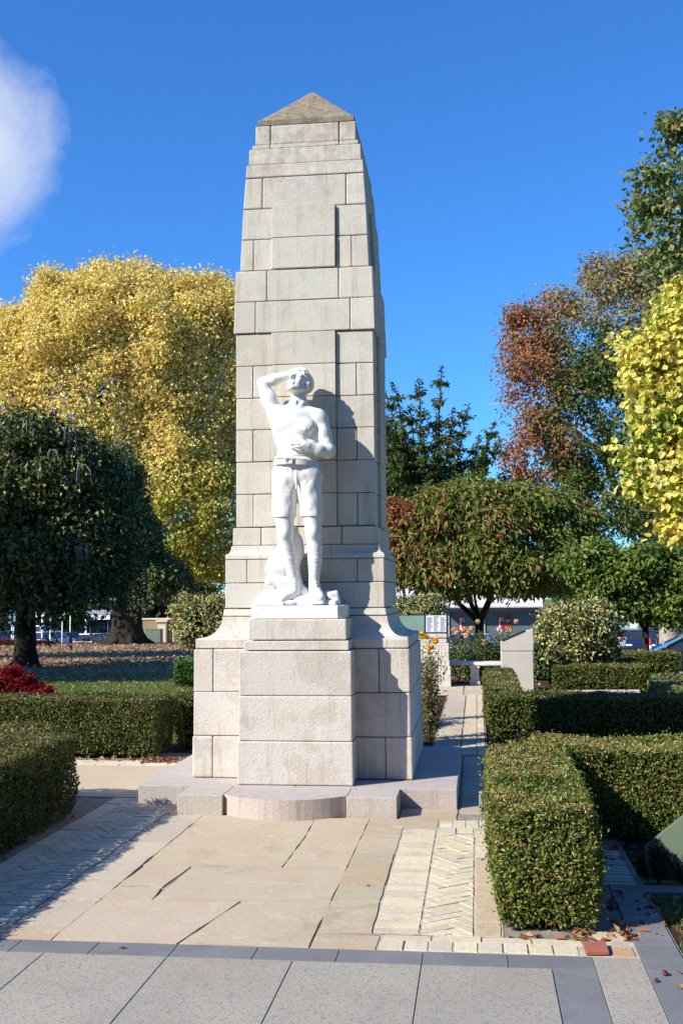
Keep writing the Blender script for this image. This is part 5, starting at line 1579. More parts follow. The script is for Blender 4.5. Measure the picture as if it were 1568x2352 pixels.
# tree standing outside the view to the left; it shades the lawn before the weeping elm
rng = np.random.default_rng(111)
T = empty('shade_tree', (-14.5, 18.6, -.05), 0, 'leafy dark green tree at the far left of the lawn, beyond the picture edge', 'tree')
crown(rng, [(-14.0, 18.4, 6.0, 3.6, 2.2, 2.0), (-16, 18.8, 5.8, 3, 2.4, 2.0), (-12.5, 18.2, 5.6, 1.8, 1.7, 1.4)], 5200, 10, .24, .16, lambda P, C, ci, g: pal(g, len(P), [(.05, .08, .02), (.08, .11, .03)], None, .3), .22, 'crown', T, M['leaf'], inner=.3, seed=111, nf=1.0, holes=.3)
tree_wood('w', T.location, [(-13, 18.4, 6), (-15.5, 18.8, 6.2), (-14.5, 18.0, 6.8)], .22, M['bark_dark'], T, 2.6, rnd=random.Random(111), flare=1.3)

T = empty('shade_tree', (-17.5, 31, gz(-17.5, 31) - .05), 0, 'second leafy tree beyond the left picture edge, farther back on the lawn', 'tree')
crown(rng, [(-17.2, 31, 6.0, 3.2, 3.4, 2.0), (-19, 31.5, 5.8, 3, 3.4, 2.0), (-15.6, 30, 5.2, 1.6, 2.4, 1.2)], 4200, 10, .26, .17, lambda P, C, ci, g: pal(g, len(P), [(.05, .08, .02), (.08, .11, .03)], None, .3), .22, 'crown', T, M['leaf'], inner=.3, seed=112, nf=1.0, holes=.3)
tree_wood('w', T.location, [(-16, 30.5, 6), (-18.5, 31, 6.2), (-17.5, 31.5, 6.8)], .22, M['bark_dark'], T, 2.6, rnd=random.Random(112), flare=1.3)
# unseen trees added behind and beside the viewer to cut the sky's fill light
for k_, (x, y, z, r_) in enumerate([(13, -6, 8, 5.5), (21, 3, 8, 5.5), (22, 14, 8, 5.0), (3, -15, 8, 5.5), (-6, -18, 7, 4.5), (15, 9, 6, 3.2)]):
    rg = np.random.default_rng(700 + k_)
    T = empty('sky_blocking_tree', (x, y, -.05), 0, ['tall added unseen tree behind the viewer to the right', 'tall added unseen tree right of the paving', 'added unseen tree right of the hedges', 'tall added unseen tree straight behind the viewer', 'added unseen tree behind the viewer to the left', 'smaller added unseen tree right of the hedges, nearest the memorial'][k_], 'tree', 'unseen trees added to block sky light')
    crown(rg, [(x, y, z, r_, r_, r_ * .8), (x + 1, y - 1, z + 1.5, r_ * .7, r_ * .7, r_ * .7)], 2200, 9, .5, .34, lambda P, C, ci, g: pal(g, len(P), [(.05, .08, .02), (.09, .11, .03)], None, .3), .4, 'crown', T, M['leaf'], inner=.25, seed=700 + k_, nf=.7)
    tree_wood('w', T.location, [(x - 1.5, y, z), (x + 1.5, y + .5, z), (x, y - 1, z + 1.5)], .3, M['bark_dark'], T, 3.2, rnd=random.Random(700 + k_), flare=1.2)

# tree masses far behind, each its own thing
def far_tree(px, py_, Y, rx, rz, seed, label, cols, n=700, L=.5):
    rng = np.random.default_rng(seed)
    T = mk_tree('street_tree', px, Y, label, group='distant trees beyond the street')
    crown(rng, [blob(px, py_, Y, rx, rz), blob(px - rx * .4, py_ + rz * .2, Y, rx * .7, rz * .75), blob(px + rx * .4, py_ + rz * .1, Y, rx * .7, rz * .75)], n, 10, L, L * .6, lambda P, C, ci, g: pal(g, len(P), cols, None, .3), L, 'crown', T, M['leaf'], inner=.3, seed=seed, nf=.9, noise_amp=.25, holes=.3)
    tree_wood('w', T.location, [tuple(at(px - rx * .3, py_, Y)), tuple(at(px + rx * .3, py_, Y))], .25, M['bark_dark'], T, 3.0, rnd=random.Random(seed), flare=1.1)
gc = [(.04, .06, .018), (.06, .085, .025), (.09, .11, .035)]
far_tree(40, 1385, 125, 80, 45, 101, 'dark street tree beyond the left edge cars', gc)
far_tree(200, 1360, 128, 80, 48, 102, 'dark street tree above the give way sign', gc)
far_tree(350, 1385, 130, 75, 45, 103, 'dark street tree right of the shop awning', gc)
far_tree(120, 1395, 114, 60, 34, 107, 'low dark tree behind the white wagon', gc)
far_tree(170, 1400, 113, 50, 30, 108, 'low dark tree behind the black hatchback', gc)
far_tree(20, 1400, 114, 60, 34, 109, 'low dark tree behind the teal car', gc)
far_tree(440, 1370, 118, 55, 50, 104, 'dark tree behind the tan wall', gc)
far_tree(1500, 1380, 120, 80, 60, 105, 'distant tree behind the parked cars on the right', gc)
far_tree(1330, 1330, 130, 90, 50, 106, 'distant tree behind the shop, above its roof', gc)
print('trees', time.time() - T0)
# ------------------------------------------------------------------ grass tufts and fallen leaves
rng = np.random.default_rng(201)
def scatter(n, x0, x1, y0, y1, excl=(), pw=1.0):
    X = rng.uniform(x0, x1, n); Y = y0 + (y1 - y0) * rng.random(n) ** pw
    k = np.ones(n, bool)
    for (a, c, d, e) in excl: k &= ~((X > a) & (X < c) & (Y > d) & (Y < e))
    return X[k], Y[k]
hedgebox = [(0.0, 0.65, 5.5, 8.5), (0.3, 4.5, 7.5, 8.5), (0, .55, 12.2, 17.1), (.4, 5.1, 12.2, 13), (-3.7, -2.9, 4, 8.2), (-5.9, -3.2, 7.9, 8.8), (-7.6, -2.7, 10.9, 11.8), (-3.3, -2.6, 11, 17.1), (1.1, 2.8, 17.5, 21.2), (1.1, 4, 22.2, 23.1), (-2.4, .6, 8, 20.3)]
# grass on the lawns
parts = []
for (n, x0, x1, y0, y1) in [(90000, -9.5, -3.2, 12.0, 20.5), (6000, -11, -3.5, 20.5, 23), (40000, 1.0, 7.5, 13.0, 21.0), (20000, 3.8, 9, 18, 26), (7000, 0.90, 2.6, 4.6, 6.35)]:
    X, Y = scatter(n, x0, x1, y0, y1, hedgebox); parts.append(np.stack([X, Y, ground_z(X, Y) - .055], -1))
P = np.concatenate(parts); n = len(P)
A = rng.normal(0, .45, (n, 3)) + np.array([0, 0, 1.0]); Nn = rng.normal(0, 1, (n, 3))
V, F_ = leaves(P, Nn, A, rng.uniform(.04, .085, n), rng.uniform(.006, .011, n) * (1 + P[:, 1] / 25), .1)
c = pal(rng, n, [(.13, .21, .04), (.18, .27, .055), (.27, .29, .09), (.38, .33, .16)], [3, 3, 1.4, .8], .25)
tag(np_mesh('lawn_grass', V, F_, M['leaf'], None, np.repeat(c, 4, 0)), kind='stuff')
# dead leaves
def litter(name, areas, L, cols, w):
    parts = []; sc = []
    for (n, x0, x1, y0, y1, z) in areas:
        X, Y = scatter(n, x0, x1, y0, y1, hedgebox if z < -.5 else [])
        parts.append(np.stack([X, Y, ground_z(X, Y) + (0 if z < -.5 else z)], -1)); sc.append(np.full(len(X), 1.0 + max(0, y0 - 12) / 22))
    P = np.concatenate(parts); S_ = np.concatenate(sc); n = len(P)
    Nn = rng.normal(0, .33, (n, 3)) + np.array([0, 0, 1.0]); A = rng.normal(0, 1, (n, 3)) * np.array([1, 1, .15])
    V, F_ = leaves(P, Nn, A, L * S_ * rng.uniform(.5, 1.3, n), L * .62 * S_ * rng.uniform(.6, 1.2, n), .22)
    c = pal(rng, n, cols, w, .25)
    tag(np_mesh(name, V, F_, M['leaf'], None, np.repeat(c, 4, 0)), kind='stuff')
tan = [(.42, .30, .17), (.34, .21, .12), (.52, .40, .26), (.22, .13, .08), (.44, .24, .11)]
litter('fallen_leaves', [(700, -9.5, -3.3, 12.2, 20, -1), (1500, -12, -3.5, 20, 26, -1), (5000, -16, -4, 26, 40, -1), (5000, -26, -6, 40, 60, -1),
                         (2600, 1.0, 7.5, 13.0, 21.5, -1), (1800, 3.8, 10, 18, 28, -1), (400, 1.3, 4.6, 8.75, 9.5, .01), (900, 1.2, 8, 15.0, 17.5, -1)], .075, tan, [3, 2, 2, 1.5, 1])
litter('bed_litter', [(420, .64, 2.6, 6.9, 7.6, -.01), (90, .65, 1.2, 5.6, 6.3, .0), (260, -1.0, -.5, 11, 17.5, .0), (200, -3.3, -2.9, 10.7, 11.0, 0), (150, -5.5, -3.2, 10.80, 10.98, .0), (260, .05, 1.2, 17.2, 18.4, .0), (380, -.7, 1.0, 20.0, 21.6, .0),
                      (26, .62, .72, 5.50, 5.66, .0), (24, .05, .65, 5.46, 5.58, .0), (50, -3.2, -2.92, 5.5, 8.2, .0), (60, -3.15, -2.6, 10.7, 12.5, .005)], .065, [(.26, .11, .06), (.36, .17, .08), (.18, .07, .05), (.42, .25, .12)], None)

# the few single bits lying on the front paving
def crumple(name, x, y, s, col, label, cat, rz=0.0, group=None):
    rnd = random.Random(int(abs(x * 1000)))
    b = MB(); b.smooth = True; b.col = col
    n = 12; m_ = 5
    vs = [(0, 0, .006)]; fs = []
    for j in range(1, m_ + 1):
        for i in range(n):
            a = 2 * math.pi * i / n; lob = 1 + .32 * math.sin(a * 5) * (j / m_)
            r = s * j / m_ * lob
            vs.append((r * math.cos(a), r * .7 * math.sin(a), .006 + s * .35 * (j / m_) ** 2 * (.5 + .5 * math.sin(a * 2 + 1)) + rnd.uniform(0, .003)))
    for i in range(n):
        fs.append((0, 1 + i, 1 + (i + 1) % n))
    for j in range(m_ - 1):
        for i in range(n):
            a = 1 + j * n + i; c_ = 1 + j * n + (i + 1) % n
            fs.append((a, a + n, c_ + n, c_))
    b.add(vs, fs)
    o = b.build(name, M['leaf']); o.location = (x, y, 0); o.rotation_euler = (0, 0, rz)
    return tag(o, label, cat, group)
def pod(x, y, s, label):
    b = MB(); b.col = (.16, .07, .06)
    b.sphere((0, 0, s * .7), s, 10, 7, (1, .8, .75))
    rnd = random.Random(int(x * 900))
    for i in range(16):
        a = rnd.uniform(0, 6.28); e = rnd.uniform(0, 1.3); d = Vector((math.cos(a) * math.cos(e), math.sin(a) * math.cos(e), math.sin(e)))
        q = Vector((0, 0, s * .7)) + d * s * .7
        b.tube([q, q + d * s * .55], [s * .22, s * .05], 5)
    o = b.build('seed_pod', M['leaf']); o.location = (x, y, .003)
    return tag(o, label, 'seed pod', 'seed pods on the granite')
def gxy(px, py_):
    d = FW * F_PX + RT * (px - CX) - UP * (py_ - CY); t = -EYE[2] / d[2]; q = EYE + t * d
    return float(q[0]), float(q[1])
q = gxy(1527, 2243); pod(*q, .014, 'knobbly purple-brown seed pod on the grey granite strip, the larger one')
q = gxy(1506, 2258); pod(*q, .010, 'smaller reddish seed pod on the granite strip, left of the larger pod')
q = gxy(1566, 2272); crumple('dry_leaf', *q, .030, (.62, .27, .10), 'curled orange dry leaf on the granite strip at the right edge', 'leaf')
q = gxy(1566, 2238); crumple('dry_leaf', *q, .024, (.30, .19, .14), 'dull brown dry leaf on the granite beside the seed pods', 'leaf')
q = gxy(280, 2180); crumple('dry_leaf', *q, .016, (.16, .07, .05), 'tiny dark curled leaf on the granite strip at the left', 'leaf', .4)
q = gxy(845, 2037); crumple('dry_leaf', *q, .012, (.25, .12, .08), 'tiny brown leaf on the sandstone flags right of centre', 'leaf', .9)
q = gxy(1318, 2150); crumple('dry_leaf', *q, .035, (.42, .20, .08), 'brown curled leaf at the foot of the near right hedge', 'leaf', .2)
# loose terracotta tile
b = MB(); b.col = (1, 1, 1)
b.box(-.052, .052, -.068, .068, 0, .018, .003)
o = b.build('terracotta_tile', M['terracotta']); o.location = (.512, 5.335, .003); o.rotation_euler = (R(2), R(-2), .03)
tag(o, 'loose red terracotta tile lying at the end of the cream brick row', 'tile')

# green wedge-shaped sign back at the right
M['green_paint'] = simple('green_painted_metal', (.14, .19, .13), .5, .4, .06, 2)
root = empty('wedge_sign', (.94, 6.72, 0), R(-9), 'low dark green wedge-shaped metal panel standing at the right edge', 'sign')
b = MB()
def slab_poly(b, pts, y0, y1, bev=.004):
    vs = [(x, y0, z) for x, z in pts] + [(x, y1, z) for x, z in pts]; n = len(pts)
    b.add(vs, [tuple(range(n)), tuple(range(2 * n - 1, n - 1, -1))] + [((i + 1) % n, i, n + i, n + (i + 1) % n) for i in range(n)])
slab_poly(b, [(0, .03), (.95, .03), (.95, .62), (.56, .64), (0, .165)], 0, .06)
b.build('panel', M['green_paint'], root)
b = MB(); b.box(-.02, .98, -.03, .10, -.01, .03, .004); b.build('footing', M['granite'], root)
rng2 = np.random.default_rng(77)
# small dark plants before it
for k_, (x, w_) in enumerate([(1.00, .20), (1.17, .14), (1.30, .10)]):
    root = empty('rosemary_plant', (x, 6.66 - k_ * .02, 0), 0, ['tallest dark upright plant before the green wedge panel', 'middle dark upright plant before the green wedge panel', 'smallest dark upright plant before the green wedge panel'][k_], 'plant', 'dark plants before the green panel')
    n = 900
    st = rng2.normal(0, .035, (14, 2)); ci = rng2.integers(0, 14, n); t = rng2.random(n)
    P = np.stack([st[ci, 0] * (1 + t * .7), st[ci, 1] * (1 + t * .7), t * w_ * (1 - np.abs(st[ci, 0]) * 5)], -1)
    V, F_ = leaves(P, rng2.normal(0, 1, (n, 3)), rng2.normal(0, .5, (n, 3)) + np.array([0, 0, .9]), .03, .008, .1)
    np_mesh('foliage', V, F_, M['leaf'], root, np.repeat(pal(rng2, n, [(.03, .045, .015)], None, .3), 4, 0))
    b = MB(); b.tube([(0, 0, -.02), (0, 0, w_ * .6)], [.008, .004], 6); b.build('stem', M['bark_dark'], root)

# ------------------------------------------------------------------ name-plaque pillar, bench, sloping pillar
root = empty('plaque_pillar', (-.95, 19.4, 0), 0, 'squat stone pillar with sunk fret carving, carrying sloping green and white name plaques', 'pillar')
b = MB()
def cbox(b, x0, x1, y0, y1, z0, z1, bev=.008): b.col = stone_tint(); b.box(x0, x1, y0, y1, z0, z1, bev)
cbox(b, -.60, .481, 0, .6, 0, .352); cbox(b, -.57, .02, .03, .57, .355, .445); cbox(b, .023, .462, .03, .57, .355, .445)
b.build('pillar_base', M['stone_base'], root)
b = MB(); b.col = (1, 1, 1)
b.box(-.55, .44, .06, .55, .448, .745, .004)
for (x0, x1, z0, z1) in [(-.55, .45, .448, .50), (-.55, .45, .70, .748), (.40, .45, .50, .70), (-.55, -.5, .5, .7), (.30, .325, .52, .60), (.325, .385, .52, .535), (.36, .385, .535, .60), (.30, .385, .60, .618), (.30, .385, .64, .655), (.30, .318, .655, .69), (.365, .385, .655, .69), (.245, .275, .50, .70), (.14, .165, .52, .6), (.165, .22, .52, .535), (.2, .22, .535, .6), (.14, .22, .6, .618), (.14, .22, .64, .655), (.14, .158, .655, .69), (.085, .115, .5, .7)]:
    b.box(x0, x1, .053, .064, z0, z1, .002, 1)
b.build('fret_panel', M['stone_base'], root)
b = MB()
cbox(b, -.52, .16, .08, .53, .75, .835); cbox(b, .163, .415, .08, .53, .75, .835); cbox(b, -.54, .42, .06, .55, .838, .905)
b.build('pillar_top', M['stone'], root)
M['plaque_green'] = simple('bronze_green', (.13, .22, .17), .5, .4, .1, 3)
M['plaque_white'] = simple('white_plaque', (.62, .64, .70), .4, .4, .03)
b = MB(); Mr = Matrix.Translation((0, .12, .915)) @ Matrix.Rotation(R(-28), 4, 'X')
b.box(-.62, .44, 0, .03, 0, .36, .006, 2, Mr); pf = b.build('plaque_frame', M['glass'], root)
b = MB(); b.box(-.60, .03, -.006, .0, .02, .34, .001, 1, Mr); b.build('green_plaque', M['plaque_green'], root)
b = MB(); b.box(.06, .41, -.006, .0, .02, .34, .001, 1, Mr)
wp = b.build('name_plaque', M['plaque_white'], root)
b = MB(); rnd = random.Random(5)
b.box(.19, .30, -.0085, -.006, .318, .326, 0, 1, Mr)
for c_ in range(3):
    for r_ in range(14):
        x0 = .075 + c_ * .115; z = .298 - r_ * .0205; ww = rnd.uniform(.06, .098)
        b.box(x0, x0 + ww, -.0085, -.006, z, z + .009, 0, 1, Mr)
lt = b.build('engraved_names', M['black'], root); lt['kind'] = 'stuff'

root = empty('stone_bench', (-.43, 19.75, 0), 0, 'curved pale stone bench with one stout leg, beside the plaque pillar', 'bench')
b = MB(); b.col = (1, 1, 1); b.smooth = False
n_ = 14; vs = []; fs = []
for i in range(n_ + 1):
    t = i / n_; x = -.05 + t * 1.1; yf = .26 - .28 * math.sin(t * math.pi * .62); 
    for (y, z) in ((yf, .335), (yf - .012, .352), (yf - .012, .385), (yf, .40), (yf + .36, .40), (yf + .36, .335)): vs.append((x, y, z))
for i in range(n_):
    for k in range(6):
        fs.append((i * 6 + k, i * 6 + (k + 1) % 6, (i + 1) * 6 + (k + 1) % 6, (i + 1) * 6 + k)[::-1])
fs.append(tuple(range(6))); fs.append(tuple(n_ * 6 + k for k in range(5, -1, -1)))
b.add(vs, fs); b.build('seat', M['stone_base'], root)
for x in (.34, .95):
    b = MB(); b.col = (1, 1, 1)
    b.box(x - .06, x + .12, .06, .32, 0, .06, .006); b.box(x - .045, x + .105, .08, .30, .06, .29, .005); b.box(x - .06, x + .12, .06, .32, .29, .334, .006)
    b.build('leg', M['stone_base'], root)

root = empty('sloping_pillar', (.375, 18.4, 0), 0, 'tall smooth concrete pillar with a dark plaque on its sloping top', 'pillar')
b = MB()
b.box(0, .515, 0, .5, -.02, .655, .012); pc = b.build('pillar_shaft', M['concrete'], root)
b = MB(); slab_poly(b, [(.0, .67), (.515, .67), (.515, 1.0), (.44, .985), (.0, .795)], 0, .5)
b.build('sloping_head', M['concrete'], root)
b = MB(); b.box(.02, .5, .02, .48, .655, .67, 0); b.build('shadow_joint', M['mortar'], root)
b = MB(); Mr = Matrix.Translation((.0, 0, .80)) @ Matrix.Rotation(-math.atan2(.19, .44), 4, 'Y'); b.box(.03, .44, .03, .47, .0, .014, .002, 1, Mr); b.build('plaque', M['black'], root)

# kerb of the right bed
b = MB(); b.box(0, 1.42, -.06, .06, 0, .06, .01); o = b.build('bed_edging', M['concrete']); o.location = (1.13, 18.18, -.01); o.rotation_euler = (0, 0, .12); tag(o, kind='structure')

# ------------------------------------------------------------------ roses and flowers
def rose(x, y, h, nst, spread, heads, hcols, leafcols, label, group, seed, nl=700, L=.05, hs=.045, cane=.006):
    rng = np.random.default_rng(seed); rnd = random.Random(seed)
    root = empty('rose_bush', (x, y, 0), 0, label, 'rose bush', group)
    b = MB(); P = []; A = []; tips = []
    for i in range(nst):
        a = rnd.uniform(0, 6.28); r_ = rnd.uniform(.2, 1) * spread; hh = h * rnd.uniform(.55, 1.0)
        p0 = Vector((rnd.uniform(-.06, .06), rnd.uniform(-.06, .06), -.03)); p2 = Vector((math.cos(a) * r_, math.sin(a) * r_, hh)); p1 = p0.lerp(p2, .5) + Vector((rnd.uniform(-.08, .08), rnd.uniform(-.08, .08), h * .08))
        pts = [p0 * (1 - t) ** 2 + p1 * 2 * t * (1 - t) + p2 * t * t for t in [k / 7 for k in range(8)]]
        b.tube(pts, [cane, cane, cane * .9, cane * .8, cane * .7, cane * .6, cane * .5, cane * .4], 6); tips.append(p2)
        for k in range(int(nl / nst)):
            t = rnd.uniform(.12, 1); j = min(6, int(t * 7)); q = pts[j].lerp(pts[j + 1], t * 7 - j if t < 1 else 1)
            P.append((q + Vector([rnd.gauss(0, .055) for _ in range(3)]))[:]); A.append([rnd.gauss(0, 1) for _ in range(3)])
    b.col = (1, 1, 1)
    M.setdefault('cane', simple('rose_cane', (.16, .17, .06), .7, .3, .3)); b.build('canes', M['cane'], root)
    P = np.array(P); A = np.array(A); n = len(P)
    V, F_ = leaves(P, rng.normal(0, .7, (n, 3)) + np.array([0, -.3, .6]), A, L * rng.uniform(.6, 1.2, n), L * .6 * rng.uniform(.7, 1.1, n), .15)
    np_mesh('foliage', V, F_, M['leaf_gloss'], root, np.repeat(pal(rng, n, leafcols, None, .3), 4, 0))
    for (hx, hz, hy) in heads:
        c = np.array([hx, hy, hz]); m_ = 42
        u = unit(rng.normal(size=(m_, 3)) + np.array([0, -.2, .5])); rr = hs * (.25 + .75 * rng.random(m_)) * .55
        Pp = c + u * rr[:, None] * np.array([1, 1, .8]); tang = np.cross(u, rng.normal(size=(m_, 3)))
        V, F_ = leaves(Pp, u, unit(tang) + np.array([0, 0, .5]), hs * .75, hs * .75, .18)
        col_ = hcols[rnd.randrange(len(hcols))]
        np_mesh('flower', V, F_, M['petal'], root, np.repeat(pal(rng, m_, [col_, tuple(min(.9, v * 1.12) for v in col_)], None, .1), 4, 0))
    return root
def rel(px, py_, Y, x0): q = at(px, py_, Y); return (float(q[0] - x0), float(q[2]), 0.0)
# yellow rose on the right flank
Yy = 12.6; x0 = float(at(985, 1600, Yy)[0])
rose(x0, Yy, 1.20, 10, .16, [rel(976, 1464, Yy, x0), rel(966, 1458, Yy, x0), rel(999, 1472, Yy, x0), rel(987, 1488, Yy, x0), rel(987, 1581, Yy, x0)], [(.85, .50, .03)],
     [(.07, .11, .03), (.10, .14, .035), (.20, .04, .03), (.15, .16, .05)], 'tall rose bush with yellow-orange blooms against the right side of the obelisk base', 'rose bushes', 301, 1500, .036, .055)
Yb = 14.4; x0 = float(at(988, 1600, Yb)[0])
rose(x0, Yb, .95, 9, .15, [rel(985, 1500, Yb, x0)], [(.85, .55, .12)], [(.08, .12, .03), (.11, .15, .04), (.17, .05, .035)], 'second rose bush close behind the tall yellow one, with reddish young leaves', 'rose bushes', 302, 1000, .04, .04)
# peach roses behind the bench
for k, (px, py_, Y, hd, lab) in enumerate([
    (1048, 1448, 21.2, [(1042, 1446), (1047, 1452)], 'peach rose bush with one bloom, left of the forked tree trunk'),
    (1075, 1452, 21.0, [(1066, 1446), (1076, 1450), (1070, 1460), (1082, 1444)], 'peach rose bush with a cluster of full blooms above the bench'),
    (1108, 1474, 21.5, [(1110, 1474), (1114, 1480)], 'rose bush with a low salmon bloom, right of the forked trunk'),
    (1140, 1450, 21.3, [(1145, 1446), (1150, 1450)], 'rose bush with pale pink blooms left of the sloping pillar'),
    (1170, 1450, 22.5, [(1185, 1428)], 'rose bush with orange-tipped shoots behind the sloping pillar'),
    (1097, 1430, 22.2, [(1096, 1428)], 'slender rose shoot with a single bud before the forked trunk')]):
    x0 = float(at(px, py_, Y)[0])
    zt = float(at(px, py_, Y)[2])
    rose(x0, Y, zt + .02, 9, .38 if k < 5 else .1, [rel(a, c, Y, x0) for a, c in hd], [(.86, .58, .40), (.85, .62, .30)] if k != 3 else [(.86, .66, .62)],
         [(.06, .10, .025), (.09, .13, .035), (.12, .13, .04)], lab, 'rose bushes', 310 + k, 1100, .06, .068, .008)
# salvia / red bedding
def red_bed(x, y, w_, h, n, label, seed, name='red_bedding', cat='flowers', group='red flower clumps'):
    rng = np.random.default_rng(seed)
    root = empty(name, (x, y, gz(x, y)), 0, label, cat, group)
    k = n; X = rng.uniform(-w_, w_, k); Yq = rng.normal(0, w_ * .35, k); ed = np.clip(1 - (np.abs(X) / w_) ** 3, .2, 1)
    hh = h * ed * (.75 + .25 * np.sin(X * 19) * np.sin(X * 7 + 1))
    Z = hh * rng.random(k) ** .55
    P = np.stack([X, Yq, Z], -1)
    V, F_ = leaves(P, rng.normal(0, .7, (k, 3)) + np.array([0, -.4, .5]), rng.normal(0, .6, (k, 3)) + np.array([0, 0, .7]), .06, .036, .2)
    c = pal(rng, k, [(.34, .008, .014), (.16, .006, .010)], None, .3); g = rng.random(k) > (Z / hh) * 1.5; c[g] = pal(rng, g.sum(), [(.05, .03, .02), (.07, .07, .02)], None, .3)
    np_mesh('blooms', V, F_, M['petal'], root, np.repeat(c, 4, 0))
    b = MB(); b.sphere((0, 0, h * .2), 1, 10, 6, (w_ * .85, w_ * .3, h * .5)); b.build('foliage_core', M['hedge_core'], root)
q = at(15, 1560, 17.3); red_bed(float(q[0]), 17.3, .62, .50, 5200, 'dense clump of bright red flowers at the left edge of the lawn', 401)
q = at(95, 1585, 16.6); red_bed(float(q[0]), 16.6, .26, .22, 900, 'lower trailing end of the red flower clump, on its right', 402)
q = at(50, 1468, 58); red_bed(float(q[0]), 58, 2.4, .45, 1800, 'distant low band of red flowers by the street, left of the near trunk', 403)
q = at(1115, 1478, 23.4); red_bed(float(q[0]), 23.4, .95, .62, 1600, 'low red roses behind the bench, between the pillars', 404)
def greenery(x, y, w_, d, h, n, label, seed, L=.06):
    rng = np.random.default_rng(seed)
    root = empty('leafy_bush', (x, y, gz(x, y)), 0, label, 'bush', 'leafy bushes in the rose beds')
    u = unit(rng.normal(size=(n, 3))); u[:, 2] = np.abs(u[:, 2]); P = u * np.array([w_, d, h]) * (1 - np.abs(rng.normal(0, .14, (n, 1)))) * (1 + .16 * snoise(u * 3, 2.5, seed))[:, None]
    P[:, 2] *= rng.random(n) ** .2
    V, F_ = leaves(P, u + rng.normal(0, .5, (n, 3)), rng.normal(0, .7, (n, 3)), L, L * .55, .2)
    np_mesh('foliage', V, F_, M['leaf_gloss'], root, np.repeat(pal(rng, n, [(.05, .085, .02), (.08, .12, .03), (.12, .15, .04)], None, .3), 4, 0))
    b = MB(); b.sphere((0, 0, 0), 1, 12, 8, (w_ * .8, d * .8, h * .8)); b.build('inner_shade_core', M['hedge_core'], root)  # dark solid core, coloured as the bush's inner shade
for i, (px, Y, w_, h, lab) in enumerate([(1060, 22.6, .42, .62, 'dark leafy bush behind the bench, left of the trunk'), (1120, 22.8, .5, .60, 'dark leafy bush behind the bench, right of the trunk'), (1175, 22.4, .35, .55, 'leafy bush just behind the sloping pillar'),
                                       (1240, 21.3, .36, .75, 'leafy bush between the sloping pillar and the variegated shrub'), (1300, 21.8, .6, .66, 'broad leafy bush behind the variegated shrub'), (1390, 22.0, .55, .60, 'leafy bush right of the variegated shrub trunk')]):
    greenery(float(at(px, 1500, Y)[0]), Y, w_, .35, h, 1500, lab, 500 + i)

greenery(-.98, 11.85, .34, .32, 1.28, 2200, 'tall leafy bush hidden close behind the right flank of the obelisk', 520)
greenery(-1.1, 13.6, .35, .6, .8, 1800, 'leafy bush in the mulch bed left of the rear path', 521)
